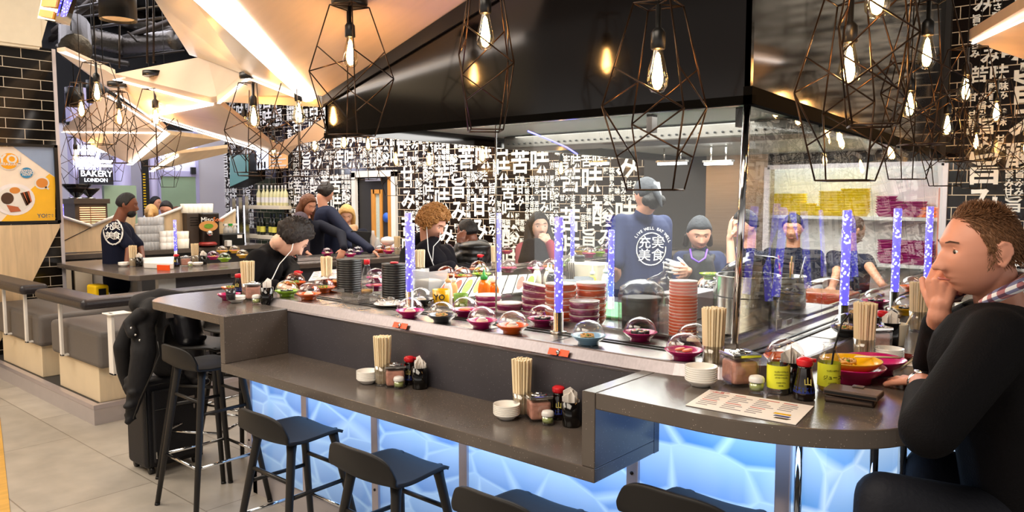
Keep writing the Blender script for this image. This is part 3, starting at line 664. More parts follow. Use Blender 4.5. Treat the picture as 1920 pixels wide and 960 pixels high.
pshape('food_picture', [(12, 384), (34, 388), (40, 396), (20, 398)], 'p_bacon', .0165)
tx = MB(); c = pp(18, 299, .019); put_text(tx, 'YO!', c, (0, 1, 0), (0, 0, 1), .11, .03); obj('lettering', tx, 'white_paint', po); tx = MB(); c = pp(18, 308, .019); put_text(tx, 'BREAKFAST', c, (0, 1, 0), (0, 0, 1), .034, .02)
obj('lettering', tx, 'white_paint', po); tx = MB()
for i, t in enumerate(('BREAKFAST', 'AVAILABLE', 'NOW')): c = pp(50, 320+i*4, .019); put_text(tx, t, c, (0, 1, 0), (0, 0, 1), .026, .03)
obj('lettering', tx, 'white_paint', po)
tx = MB(); c = pp(80, 405, .014); put_text(tx, 'YO!', c, (0, 1, 0), (0, 0, 1), .05, .03); obj('lettering', tx, 'p_grey', po); tx = MB(); c = pp(96, 404.5, .014); put_text(tx, '実食', c, (0, 1, 0), (0, 0, 1), .028, .02)
obj('lettering', tx, 'p_grey', po)
# blue LED edge on the partition corner
tag(obj('led_strip', MB().box((-8.9, P(111, 366, x=-8.9).y, P(113, 405, x=-8.9).z), (-8.88, P(117, 366, x=-8.9).y, P(113, 383, x=-8.9).z)), 'bubble_acrylic'), 'short blue-white light strip at the left end of the ply partition', 'light')
# bottle alcove: shelves, bottles, screens
AY = YW+.25
sx0, sx1 = P(474, 366, y=YW-.05).x, P(541, 366, y=YW-.05).x
for i, (pyt) in enumerate((381, 436)):
    z = P(500, pyt+4, y=YW-.05).z
    tag(obj('wall_shelf', MB().box((sx0, YW-.22, z-.06), (sx1, YW+.25, z)), 'cream', bevel=.004), ['upper cream wall shelf of pale sake bottles', 'lower cream wall shelf of dark wine bottles'][i], 'shelf')
mat('sake_glass', 'd9d3a0', .25, var=.1); mat('wine_glass', '0d120d', .1); mat('label_y', 'd8cf5a', .5); mat('foil', '2a3040', .3, .6)
def bottle(name, label, cat, body, lab, capm, h=.3, r=.042):
    t = thing(name, label, cat)
    obj('glass', MB().lathe([(r*.9, 0), (r, .02*h), (r, .55*h), (r*.75, .64*h), (r*.35, .74*h), (r*.3, .97*h)], 12), body, t)
    obj('label', MB().lathe([(r*1.02, .14*h), (r*1.02, .4*h)], 12, cap=False), lab, t)
    obj('foil', MB().lathe([(r*.36, .8*h), (r*.36, 1.0*h), (.002, 1.0*h)], 10), capm, t)
    return Proto(t)
sake = bottle('sake_bottle', 'x', 'bottle', 'sake_glass', 'white_paint', 'white_paint', .34)
wine = bottle('wine_bottle', 'x', 'bottle', 'wine_glass', 'label_y', 'foil', .36, .046)
for i, px in enumerate((484, 493, 500, 508, 515, 521, 528, 534)):
    p = P(px, 381, y=YW-.1); sake((p.x, YW-.08, P(500, 385, y=YW-.05).z), 0, 'pale glass sake bottle on the upper alcove shelf', 'sake bottles on the upper shelf')
for i, px in enumerate((485, 496, 507, 518, 524, 530, 537)):
    p = P(px, 436, y=YW-.1); wine((p.x, YW-.08-(i % 2)*.05, P(500, 440, y=YW-.05).z), 0, 'dark wine bottle with yellow label on the lower alcove shelf', 'wine bottles on the lower shelf')
mat('scr_white', 'dfe6ff', .4, emit='dfe8ff', es=1.0); mat('scr_brown', 'b98a58', .4, emit='c08a55', es=.8); mat('scr_teal', '4d6f70', .3, emit='55807c', es=.5)
def screen(label, pxs, x, y=None, m='scr_white', dep=.05):
    pts = [P(a, b, y=y) if y else P(a, b, x=x) for a, b in pxs]
    t = thing('menu_screen', label, 'screen', pts[0])
    n = Vector((0, 1, 0)) if y else Vector((-1, 0, 0))
    obj('housing', MB().slab([p+n*.01 for p in pts], n*dep), 'black', t)
    c = sum(pts, Vector())/len(pts)
    obj('display', MB().slab([c+(p-c)*.94 for p in pts], n*.01), m, t); return t, pts
t, p_ = screen('bright blue-white menu screen high above the bottle shelves', [(479, 320), (503, 318), (503, 282), (479, 276)], None, YW-.15)
for k in range(3): obj('bar_graphic', MB().box((P(483+k*6, 300, y=YW-.16).x, YW-.165, P(480, 316, y=YW-.16).z), (P(485.5+k*6, 300, y=YW-.16).x, YW-.155, P(480, 304, y=YW-.16).z)), 'black', t)
t, p_ = screen('brown striped menu screen high above the bottle shelves', [(503, 318), (540, 316), (540, 282), (503, 284)], None, YW-.15, 'scr_brown')
for k in range(5): obj('text_line', MB().box((P(507, 300, y=YW-.16).x, YW-.165, P(520, 312-k*6, y=YW-.16).z), (P(536-(k % 2)*8, 300, y=YW-.16).x, YW-.155, P(520, 309.5-k*6, y=YW-.16).z)), 'white_paint', t)
t, p_ = screen('tilted dark glass display case hanging left of the bottle shelves', [(430, 352), (466, 336), (466, 288), (430, 290)], None, YW-.3, 'scr_teal', .3)
# light columns (tall fridge edges)
for i, px in enumerate((437, 449, 461)):
    p = P(px, 420, y=YW-.4); zt_ = P(px, 372-i*2, y=YW-.4).z
    t = thing('display_fridge_post', ['leftmost of three tall white-lit fridge posts by the bottle shelves', 'middle of three tall white-lit fridge posts by the bottle shelves', 'rightmost of three tall white-lit fridge posts by the bottle shelves'][i], 'post', (p.x, YW-.4, .1))
    obj('post', MB().box((p.x-.05, YW-.42, 0), (p.x+.03, YW-.36, zt_)), 'steel', t); obj('light_edge', MB().box((p.x-.02, YW-.425, .75), (p.x+.005, YW-.42, zt_-.15)), 'strip_wht', t)
# ---------------------------------------------------------------- suspended ply ceiling panels
def V(px, py, d): return P(px, py, d=d)
def zmain(x, y): return 2.11+.305*(x+3.34)-.25*(y-2.38)
def main(px, py):
    v = _f + _r*((px-960)/FOC) + _u*((480-py)/FOC)
    # CH + v.z t = 2.11+.305(v.x t+3.34)-.25(v.y t-2.38)
    t = (2.11+.305*3.34+.25*2.38-CH)/(v.z-.305*v.x+.25*v.y); return Vector((v.x*t, v.y*t, CH+v.z*t))
def panel(label, facets, leds=(), m='birch_ceiling', th=.035, name='ceiling_panel', group=None):
    f0 = facets[0][0]; t = thing(name, label, 'ceiling panel', f0, group=group)
    for fc in facets: obj('facet', MB().slab(fc, (0, 0, th)), m, t)
    for a, b, w_ in leds:
        a = Vector(a); b = Vector(b); dn = Vector((0, 0, -.008)); mid = (a+b)/2; view = (mid-Vector((0, 0, CH))).normalized()
        s = (b-a).normalized().cross(Vector((0, 0, 1))).normalized()*w_*.32
        obj('light_strip', MB().slab([a+s+dn, b+s+dn, b-s+dn, a-s+dn], (0, 0, -.006)), 'led', t)
    return t
# main orange panel by the hood
e0 = [main(432, 0), main(592, 178), main(607, 181), main(880, 0), main(1060, -120), main(330, -120)]
t = panel('largest ply ceiling panel, running from the light trough up to the black hood', [[e0[0], e0[1], e0[2], e0[3], e0[4], e0[5]]])
tr = [main(362, 0), main(440, 0), main(594, 178), main(576, 187)]; top = [main(255, -100), main(350, -100)]
mat('trough_glow', 'fff4ea', .4, emit='fff2e6', es=.3); obj('light_trough', MB().slab([top[0], tr[0], tr[3], tr[2], tr[1], top[1]], (0, 0, .08)), 'trough_glow', t)
def led_on(parent, a, b, w_, dz=-.01, m='led'):
    s = (b-a).normalized().cross(Vector((0, 0, 1))).normalized()*w_/2; d_ = Vector((0, 0, dz))
    obj('light_strip', MB().slab([a+s+d_, b+s+d_, b-s+d_, a-s+d_], (0, 0, -.006)), m, parent)
led_on(t, main(275, -100)+Vector((0, 0, 0)), main(578, 184), .05)
led_on(t, main(315, -100), main(583, 180), .035, m='led_soft')
led_on(t, main(350, -100), main(590, 178), .012)
# facet with the silver light sheen put into its material, and lower flap
fA = [main(362, 0), main(576, 187), V(464, 142, 4.15), V(388, 113, 4.75), V(355, 103, 5.0), V(290, 0, 4.2), V(240, -80, 3.9), main(255, -100)]
mat('panel_silver_lit', 'd9cdb8', .28, .35, stretch=(1, 6, 1), scale=5, var=.05)
panel('silver-lit ceiling facet left of the light trough', [fA], [(V(464, 143, 4.15), main(574, 186), .012)], m='panel_silver_lit')
fB = [V(464, 144, 4.17), V(408, 191, 4.5), V(607, 201, 4.05), main(594, 181)+Vector((0, 0, -.01)), main(576, 188)+Vector((0, 0, -.01))]
panel('ply ceiling flap above the dark gap beside the hood', [fB], [(V(464, 144, 4.15), V(410, 190, 4.48), .028)])
# wide left panel
p1, p2, p3, p4, p5, p6 = V(215, 147, 5.8), V(388, 115, 4.8), V(463, 143, 4.25), V(407, 191, 4.55), V(396, 193, 4.6), V(281, 216, 5.6)
p7, p8 = V(520, 281, 4.9), V(500, 284, 5.1)
panel('wide faceted ply ceiling panel with glowing zigzag line left of centre', [[p1, p2, p3, p4, p5], [p1, p5, p6], [p6, p5, p4, p7, p8]],
      [(p1, p2, .03), (p1, p5, .04), (p5, p6, .035), (p6, p8, .03)])
panel('small ply ceiling panel between the dark gap and the hood end', [[V(518, 282, 5.0), V(607, 233, 4.6), V(609, 262, 4.6), V(560, 270, 4.8), V(540, 292, 5.0)]])
panel('narrow ply ceiling strip running down from the tiled wall top', [[V(107, 97, 7.2), V(122, 95, 7.1), V(216, 139, 5.95), V(218, 152, 5.9), V(284, 218, 5.75), V(312, 244, 5.9), V(205, 168, 6.5)]], [(V(203, 178, 6.6), V(312, 246, 6.1), .035)])
q1, q2, q3, q4 = V(118, 246, 8.0), V(200, 180, 7.4), V(313, 248, 6.6), V(243, 307, 7.6)
panel('ply ceiling panel with bright arrow-shaped lines above the bakery sign', [[q1, q2, q3], [q1, q3, q4]], [(q1, q3, .05), (q3, q4, .08)])
panel('pale triangular ceiling panel pointing right above the waiter', [[V(314, 252, 6.8), V(414, 263, 7.2), V(245, 307, 7.9)]], m='birch_pale')
panel('palest small ceiling panel over the green shopfront', [[V(283, 322, 9), V(332, 288, 8.6), V(427, 277, 8.4), V(427, 287, 8.5)]], [(V(284, 320, 9), V(330, 291, 8.6), .09)], m='birch_pale')
panel('ply ceiling panel corner at the top right picture edge', [[V(1816, 76, 3.6), V(1930, 8, 3.2), V(2010, 30, 3.2), V(2010, 140, 3.6), V(1930, 115, 3.6)]], [(V(1824, 77, 3.6), V(1930, 28, 3.25), .018)], th=.05)
# dark strip painted in for the reflected gap where the big panel meets the hood
hb = [o for o in bpy.data.objects if o.name == 'extractor_hood'][0]
a, b = P(607, 181, y=2.375), P(1060, -119, y=2.375)
obj('edge_trim', MB().slab([a, b, b+Vector((0, 0, -.085)), a+Vector((0, 0, -.045))], (0, -.01, 0)), 'black', hb)
# ---- open ceiling services
mat('foil_duct', '57524b', .38, .9, bump=.9, scale=18, var=.3)
mat('steel_beam', '3a332c', .45, .5)
for i, (a, b) in enumerate((((100, 60), (175, 0)), ((95, 75), (180, 10)), ((150, 100), (320, 40)), ((190, 100), (345, 50)), ((205, 125), (345, 82)))):
    tag(obj('ceiling_beam', MB().tube([P(*a, z=4.0+.02*i), P(*b, z=4.0+.02*i)], .045, n=4), 'steel_beam'), ['dark steel ceiling beam at upper left, nearest the hanging screen', 'dark steel ceiling beam just below the nearest one at upper left', 'dark steel beam crossing behind the black drum lamp, highest of three', 'dark steel beam behind the black drum lamp, middle of three', 'dark steel beam behind the black drum lamp, lowest of three'][i], 'beam')
for i, (a, b, r_) in enumerate((((120, 20), (300, -20), .015), ((130, 35), (310, 10), .012), ((150, 55), (330, 30), .02), ((170, 118), (345, 95), .015), ((150, 75), (200, 130), .012), ((240, 60), (300, 125), .012), ((110, 50), (240, 110), .018))):
    tag(obj('ceiling_conduit', MB().tube([P(*a, z=3.75+.03*i), P(*b, z=3.75+.03*i)], r_, n=6), 'steel_beam'), 'thin dark conduit among the beams of the open ceiling at upper left', 'conduit', 'ceiling conduits at upper left')
def duct(label, pts, r, m='foil_duct'):
    n = 36; P_ = []
    for i in range(n+1):
        t = i/n*(len(pts)-1); k = min(int(t), len(pts)-2); P_.append(Vector(pts[k]).lerp(Vector(pts[k+1]), t-k))
    tag(obj('ceiling_duct', MB().tube(P_, [r*(1+.06*(i % 2)) for i in range(n+1)], n=14), m), label, 'duct')
duct('silver foil duct crossing behind the black drum lamp', [P(165, 70, z=3.9), P(230, 85, z=3.9), P(330, 75, z=3.9)], .14)
duct('upright silver foil duct at the top of the tiled wall', [P(140, 50, z=3.6), P(142, 92, z=3.2)], .16)
duct('thin silver duct under the ceiling beams above the ply strip', [P(110, 88, z=3.7), P(160, 105, z=3.7), P(240, 120, z=3.7)], .05)
duct('long foil duct high above the silver ceiling facet', [P(60, -60, z=4.4), P(220, 30, z=4.4), P(350, 60, z=4.4)], .15)
for i, (px, a, b, d) in enumerate(((224, 48, 128, 6.2), (276, -20, 118, 5.6), (288, -20, 118, 5.4))):
    tag(obj('hanging_rod', MB().cyl(P(px, a, d=d), P(px, b, d=d), .008, n=6), 'dark_metal'), ['thin steel rod hanging below the black drum lamp', 'left steel rod of the pair right of the drum lamp', 'right steel rod of the pair right of the drum lamp'][i], 'rod')
def drum(label, px, py0, py1, d, r):
    a, b = P(px, py1, d=d), P(px, py0, d=d); t = thing('drum_lamp', label, 'lamp', a)
    obj('shade', MB().lathe([(r*.82, .02), (r, 0), (r, (b-a).length), (.01, (b-a).length)], 32, c=a, cap=False), 'black', t)
    obj('reflector', MB().lathe([(.001, .03), (r*.84, .012)], 32, c=a, cap=False), 'birch', t)
    obj('cable', MB().cyl((a.x, a.y, b.z), (a.x, a.y, 4.6), .006, n=6), 'black', t)
drum('large black drum lamp hanging at upper left', 222, -40, 38, 4.6, .105)
drum('small black drum lamp behind the leftmost bulbs', 140, 165, 200, 8.4, .09)
drum('small black drum lamp right behind the upper left bulb', 182, 152, 193, 8.2, .1)
drum('small black drum lamp half hidden at the ply strip', 196, 160, 190, 8.6, .09)
s = thing('hanging_display', 'boxy glossy display with amber picture at the top left corner', 'display', P(95, 15, d=4.5))
obj('housing', MB().slab([P(70, 34, d=4.5), P(103, 40, d=4.4), P(116, -10, d=4.4), P(80, -14, d=4.5)], (-.06, .1, 0)), 'chrome', s)
mat('scr_amber', 'c98a3c', .2, emit='c07a28', es=.7)
obj('picture', MB().slab([P(75, 30, d=4.49), P(101, 35, d=4.39), P(104, 22, d=4.39), P(78, 18, d=4.49)], (.004, -.01, 0)), 'scr_amber', s)
obj('picture', MB().slab([P(80, 12, d=4.49), P(107, 14, d=4.39), P(112, -10, d=4.39), P(84, -12, d=4.49)], (.004, -.01, 0)), 'scr_amber', s)
obj('light_edge', MB().slab([P(113, 30, d=4.4), P(120, 28, d=4.4), P(132, -5, d=4.4), P(122, -8, d=4.4)], (-.02, .02, 0)), 'bubble_acrylic', s)
# ---- wire cage pendants
mat('bulb_glass', 'ffcf8a', .05, alpha=1)
thin_glass('bulb_clear', base=.05, refl=.6, tint=(1, .9, .7))
def cage_mb(w=1.0, seed=0):
    rd = random.Random(seed); mb = MB(); r = .0028; T = [Vector((.068*w*math.cos(PI/4+k*PI/2)*1.2, .068*w*math.sin(PI/4+k*PI/2)*1.2, 0)) for k in range(4)]
    Mi = [Vector((.168*w*math.cos(PI/4+k*PI/2+rd.uniform(-.12, .12)), .168*w*math.sin(PI/4+k*PI/2+rd.uniform(-.12, .12)), -.275-.035*(k % 2)-rd.random()*.02)) for k in range(4)]
    B = [Vector((.1*w*math.cos(PI/4+k*PI/2+.1), .1*w*math.sin(PI/4+k*PI/2+.1), -.535)) for k in range(4)]
    for k in range(4):
        n = (k+1) % 4
        for a, b in ((T[k], T[n]), (T[k], Mi[k]), (Mi[k], B[k]), (B[k], B[n]), (T[k].lerp(Mi[k], .62), Mi[n]), (Mi[k].lerp(B[k], .6), Mi[n])): mb.cyl(a, b, r, n=5)
    mb.cyl(T[0], T[2], r*.8, n=5); mb.cyl(T[1], T[3], r*.8, n=5)
    return mb
def pendant_proto(w, seed):
    t = thing('pendant_lamp', 'x', 'pendant lamp')
    obj('wire_cage', cage_mb(w, seed), 'wire_metal', t)
    obj('lamp_holder', MB().lathe([(.004, .0), (.008, 0), (.008, -.065), (.014, -.07), (.021, -.08), (.022, -.125), (.019, -.128)], 14), 'black_plastic', t)
    bl = obj('bulb', MB().lathe([(.013, -.125), (.016, -.14), (.027, -.185), (.032, -.21), (.030, -.232), (.018, -.25), (.001, -.254)], 16, cap=False), 'bulb_clear', t)
    obj('filament', MB().lathe([(.001, -.136), (.007, -.145), (.013, -.18), (.017, -.205), (.015, -.225), (.001, -.24)], 8, cap=False), 'filament', bl, world=False)
    return t
protos = [Proto(pendant_proto(1.0, 1)), Proto(pendant_proto(.8, 2)), Proto(pendant_proto(.95, 5))]
def pend(label, px, py, d, kind=0, rose=None, rz=0, rose_plane=None, sc=1):
    b = P(px, py, d=d); top = b+Vector((0, 0, .2*sc))
    o = protos[kind](top, rz, label, scale=sc)
    ch = (rose if rose is not None else 4.6)-top.z
    c = obj('cable', MB().cyl((0, 0, 0), (0, 0, ch/sc), .003 if ch > .4 else .005, n=6), 'black', o, world=False)
    if rose is not None and ch < 1.0:
        obj('ceiling_rose', MB().lathe([(.001, ch/sc-.03), (.07, ch/sc-.032), (.075, ch/sc-.028), (.075, ch/sc+.004), (.001, ch/sc+.004)], 24), 'black_plastic', o, world=False)
    return o
def rz_at(px, py, d):
    b = P(px, py, d=d); return zmain(b.x, b.y)
pend('wire cage pendant hanging from the big ply panel left of the hood', 657, 103, 3.17, 0, rz_at(657, 103, 3.17), .25)
pend('narrow wire cage pendant in front of the black hood', 910, 65, 2.66, 1, None, .75)
pend('large wire cage pendant in front of the bandana cook', 1233, 140, 2.2, 2, None, .15)
pend('wire cage pendant with bulb under the round black rose, left of the hood', 560, 215, 3.9, 2, P(560, 128, d=3.9).z, .1, sc=.95)
pend('wire cage pendant under the tilted rose on the silver facet', 476, 222, 4.2, 0, P(476, 140, d=4.2).z, .5, sc=.95)
pend('wire cage pendant just left behind the tilted-rose pendant', 459, 238, 5.6, 1, None, .2)
pend('wire cage pendant under the middle of the zigzag-lit panel', 292, 222, 5.3, 2, P(292, 136, d=5.3).z, .3)
pend('wire cage pendant at the left tip of the zigzag-lit panel', 224, 222, 5.7, 1, P(224, 156, d=5.7).z, .8)
pend('highest wire cage pendant by the tiled wall', 182, 175, 5.0, 0, None, .1)
pend('wire cage pendant lower left of the highest one by the tiled wall', 153, 207, 5.6, 1, None, .6)
pend('small far wire cage pendant nearest the tiled wall, over the coffee machine', 142, 293, 8.0, 2, P(142, 230, d=8).z, .3)
pend('small far wire cage pendant left of the bakery sign', 181, 276, 8.4, 0, None, .3)
pend('small far wire cage pendant over the bakery sign', 211, 284, 8.6, 1, P(211, 228, d=8.6).z, .5)
pend('small far wire cage pendant in front of the arrow-shaped light', 284, 280, 8.6, 2, None, .1)
pend('small far wire cage pendant by the striped black post', 314, 298, 9.0, 0, None, .9)
pend('far wire cage pendant over the wine bottles', 513, 279, 7.0, 0, None, .4)
pend('far wire cage pendant over the man in the suit', 590, 272, 6.3, 2, None, .2)
R_ = [(1592, 127, 2.25, 'largest wire cage pendant beyond the hood corner, in front of the opening'), (1645, -4, 2.0, 'wire cage pendant cropped by the top edge right of the hood'), (1738, 103, 2.85, 'bright wire cage pendant right of the largest cage'),
      (1811, 170, 3.6, 'wire cage pendant above the foreground diner, right of three'), (1706, 200, 3.5, 'wire cage pendant hanging lowest left over the glass screen end'), (1776, 238, 4.3, 'wire cage pendant above the end of the glass screen'),
      (1868, 213, 4.6, 'wire cage pendant in front of the right lettered tiles'), (1830, 268, 5.6, 'farthest small wire cage pendant above the diner head'), (1925, 275, 4.9, 'wire cage pendant cut by the right picture edge')]
for i, (px, py, d, lb_) in enumerate(R_): pend(lb_, px, py, d, i % 3, None, .3*i)
for i, (px, py, d, lb_) in enumerate(((742, 300, 6.4, 'far wire cage pendant above the service door'), (905, 293, 5.9, 'far wire cage pendant seen beneath the hood near the glass edge'), (1052, 318, 6.2, 'far wire cage pendant above the woman in red'), (645, 268, 6.2, 'far wire cage pendant under the left hood end, left one of two'), (690, 272, 6.6, 'far wire cage pendant under the left hood end, right one of two'), (805, 300, 6.5, 'far wire cage pendant above the curly-haired man'))):
    b = P(px, py, d=d)
    if False:
        k = 3.9/abs(b.x) if False else 1
    pend(lb_, px, py, d, i % 3, None, .4*i, sc=.9)
# ---------------------------------------------------------------- tableware prototypes
for n, c in (('magenta', 'c4126c'), ('lime', '9bcb2c'), ('orange', 'f0641a'), ('darkgrey', '3d3f42'), ('skyblue', '8db9d8'), ('yellow', 'e8b014'), ('purple', '6a2f86'), ('crimson', 'd32436')): mat('plate_'+n, c, .22, var=.05, coat=.3)
mat('rice', 'f2eee4', .7, bump=.6, scale=160); mat('salmon', 'f08245', .35, scale=30, var=.25); mat('nori', '14191a', .45, bump=.4, scale=90); mat('salad', '6f9a2c', .55, var=.5, scale=50); mat('noodle', 'd9a763', .5, var=.3, scale=60)
mat('cake', 'efe0c4', .5); mat('tuna', 'd0655a', .4, var=.2, scale=30); mat('sauce', '8a3a18', .4)
PLATE = {}
def plate_proto(c):
    t = thing('sushi_plate', 'x', 'plate')
    obj('dish', MB().lathe([(.001, .004), (.03, .004), (.033, 0), (.036, .0), (.036, .01), (.05, .018), (.0605, .03), (.0615, .032), (.059, .032), (.047, .021), (.03, .013), (.001, .012)], 32), 'plate_'+c, t)
    return Proto(t)
for c in ('magenta', 'lime', 'orange', 'darkgrey', 'skyblue', 'yellow', 'purple'): PLATE[c] = plate_proto(c)
t = thing('plate_cover', 'x', 'plate cover')
pr = [(.057, .0), (.0575, .003)]+[(.057*math.cos(a), .05*math.sin(a)+.003) for a in np.linspace(.08, 1.56, 12)]
obj('dome', MB().lathe(pr, 32, cap=False), 'dome_glass', t)
obj('finger_notch', MB().lathe([(.0005, .0535), (.005, .0537), (.007, .0515)], 14, cap=False), 'dome_glass', t)
DOME = Proto(t)
FOOD = {}
def f_maki():
    t = thing('maki_roll', 'x', 'sushi'); obj('nori_wrap', MB().lathe([(.0125, 0), (.013, .003), (.013, .02), (.0125, .022)], 14), 'nori', t)
    obj('rice_core', MB().lathe([(.010, .0215), (.010, .0235)], 12), 'rice', t); obj('filling', MB().lathe([(.004, .0235), (.004, .0245)], 8), 'salmon', t); return Proto(t)
def f_nigiri(top, nm):
    t = thing('nigiri', 'x', 'sushi'); obj('rice_pad', MB().ell((0, 0, .009), (.022, .011, .009), 14, 8), 'rice', t)
    obj('topping', MB().ell((0, 0, .018), (.026, .012, .005), 14, 8, fn=lambda d: 1+.05*math.sin(d.x*20)), top, t); return Proto(t)
def f_blob(name, m, seed, m2):
    rd = random.Random(seed); t = thing(name, 'x', 'food'); mb = MB()
    for k in range(14):
        a = rd.random()*6.3; r = rd.random()*.024; pts = []
        for j in range(6): pts.append((r*math.cos(a+j*.5)+rd.uniform(-.006, .006), r*math.sin(a+j*.5)+rd.uniform(-.006, .006), .006+rd.random()*.018))
        mb.tube(pts, .0035, 5)
    obj('strands', mb, m, t); g = MB()
    for k in range(5):
        a = rd.random()*6.3; g.ell((.014*math.cos(a), .014*math.sin(a), .02), (.007, .005, .004), 8, 5)
    o = obj('garnish', g, m2, t); o['kind'] = 'stuff'; return Proto(t)
def f_cake():
    t = thing('dessert', 'x', 'dessert'); obj('sponge', MB().lathe([(.022, 0), (.024, .004), (.023, .018), (.02, .02)], 16), 'cake', t)
    obj('cream_top', MB().ell((0, 0, .022), (.017, .017, .008), 12, 6), 'white_paint', t); return Proto(t)
FOOD['maki'] = f_maki(); FOOD['salmon'] = f_nigiri('salmon', 's'); FOOD['tuna'] = f_nigiri('tuna', 't'); FOOD['noodle'] = f_blob('noodle_salad', 'noodle', 1, 'salad'); FOOD['salad'] = f_blob('green_salad', 'salad', 2, 'salmon'); FOOD['cake'] = f_cake()
FN = dict(maki='dark maki roll pieces', salmon='salmon nigiri', tuna='red tuna nigiri', noodle='golden noodle salad', salad='green salad', cake='round cream dessert')
CN = dict(magenta='magenta', lime='lime green', orange='orange', darkgrey='dark grey', skyblue='pale blue', yellow='yellow', purple='purple')
pr_ = random.Random(11)
def plate(px, py, col, food, where, z=1.081, y=None, dome=True, full=True, ctr=False):
    p = P(px, py, z=z)
    v = (p-Vector((0, 0, CH))); v.z = 0; p = p+v.normalized()*.03 if not ctr else p
    PLATE[col](p, 0, '%s plate %s' % (CN[col], where))
    if food:
        b = p+Vector((0, 0, .0125)); rz = pr_.random()*3
        if food in ('maki', 'salmon', 'tuna'):
            n = {'maki': 4, 'salmon': 2, 'tuna': 2}[food] if full else 1
            for i in range(n):
                o = Vector(((i % 2-.5)*.029, (i//2-.5)*.029, 0)) if food == 'maki' else Vector((0, (i-.5)*.027 if n > 1 else 0, 0))
                q = Matrix.Rotation(rz, 3, 'Z') @ o
                FOOD[food](b+q, rz, ('%s on the %s plate %s' % ({'maki': 'dark maki roll', 'salmon': 'salmon nigiri', 'tuna': 'red nigiri'}[food], CN[col], where)), 'sushi on the %s plate %s' % (CN[col], where) if n > 1 else None)
        else: FOOD[food](b, rz, '%s on the %s plate %s' % (FN[food], CN[col], where))
    if dome: DOME(p+Vector((0, 0, .032)), pr_.random()*3, 'clear dome over the %s plate %s' % (CN[col], where))
PL = [(538, 557, 'lime', 'maki', 'under the reading man, at the belt corner'), (579, 563, 'orange', 'cake', 'right of the lime plate at the corner'), (607, 550, 'orange', 'salad', 'just behind the corner orange plate'),
 (553, 540, 'orange', 'salad', 'nearest the reading man hands'), (632, 538, 'orange', 'noodle', 'left of the first black plate stack'), (706, 546, 'magenta', 'tuna', 'behind the oil bottle'), (705, 530, 'magenta', 'cake', 'farthest behind the oil bottle'),
 (769, 597, 'magenta', 'cake', 'below the left bubble tube'), (790, 574, 'darkgrey', 'cake', 'behind the left bubble tube'), (829, 606, 'darkgrey', 'noodle', 'second along the front belt'), (872, 595, 'magenta', 'salmon', 'in front of the yellow cup'),
 (904, 617, 'magenta', 'cake', 'fourth along the front belt'), (961, 627, 'orange', 'cake', 'in front of the magenta bowls'), (1017, 613, 'magenta', 'maki', 'just left of the bubble tube base'), (1103, 648, 'skyblue', 'noodle', 'on the front belt edge'),
 (1200, 641, 'magenta', 'maki', 'in front of the bagged pot'), (1282, 677, 'magenta', 'salmon', 'nearest the right chopsticks'), (1300, 655, 'darkgrey', 'cake', 'hidden behind the right chopsticks'),
 (836, 525, 'orange', 'salmon', 'left under the curly man hands'), (867, 527, 'orange', 'salad', 'right under the curly man hands'), (897, 513, 'orange', 'noodle', 'beside the red-capped soy'), (903, 523, 'lime', 'salad', 'above the orange sauce bottle'),
 (953, 511, 'magenta', 'tuna', 'behind the glass edge'), (1004, 512, 'magenta', 'cake', 'in front of the woman in red'), (1032, 508, 'orange', 'salad', 'right of the woman in red plate'), (1070, 506, 'lime', 'salad', 'by the far bubble tube'),
 (1641, 577, 'magenta', 'maki', 'on the right belt between two bubble tubes'), (1603, 600, 'darkgrey', 'noodle', 'behind the nearest right bubble tube'), (1589, 632, 'darkgrey', 'noodle', 'left of the middle chopsticks pot'),
 (1700, 592, 'yellow', 'maki', 'left of the far chopsticks pot'), (1710, 548, 'orange', 'tuna', 'farther up the right belt'), (1749, 534, 'magenta', 'maki', 'at the far end of the right belt'), (1740, 548, 'orange', 'tuna', 'behind the far right chopsticks'), (1470, 690, 'orange', 'salmon', 'behind the white napkins on the right belt')]
for a in PL: plate(*a)
zl = ZB+.031
for a in [(417, 476, 'yellow', 'salmon', 'left of two on the left bar belt end'), (440, 475, 'yellow', 'tuna', 'right of two on the left bar belt end'), (421, 491, 'lime', 'salad', 'nearest on the left bar'), (400, 487, 'magenta', 'noodle', 'left of the lime one on the left bar'), (455, 484, 'yellow', 'cake', 'by the reading man back'),
          (614, 480, 'magenta', 'cake', 'under the standing woman hand'), (646, 480, 'darkgrey', 'noodle', 'beside the standing woman hand'), (657, 482, 'magenta', 'cake', 'near the blonde woman elbow'), (671, 477, 'purple', 'cake', 'right of the blonde woman'), (713, 474, 'orange', 'salmon', 'by the glass jars on the far left bar'),
          (729, 476, 'magenta', 'salmon', 'in front of the glass jars'), (742, 471, 'magenta', 'tuna', 'under the service door frame'), (840, 472, 'magenta', 'tuna', 'between the curly man and padded jacket'), (951, 476, 'magenta', 'salmon', 'left of the woman in red')]: plate(*a, z=zl)
for a in [(1090, 478, 'yellow', 'salad', 'leftmost on the far belt'), (1104, 482, 'magenta', 'tuna', 'second on the far belt'), (1122, 480, 'lime', 'salad', 'third on the far belt'), (1136, 474, 'magenta', 'maki', 'last on the far belt')]: plate(*a)
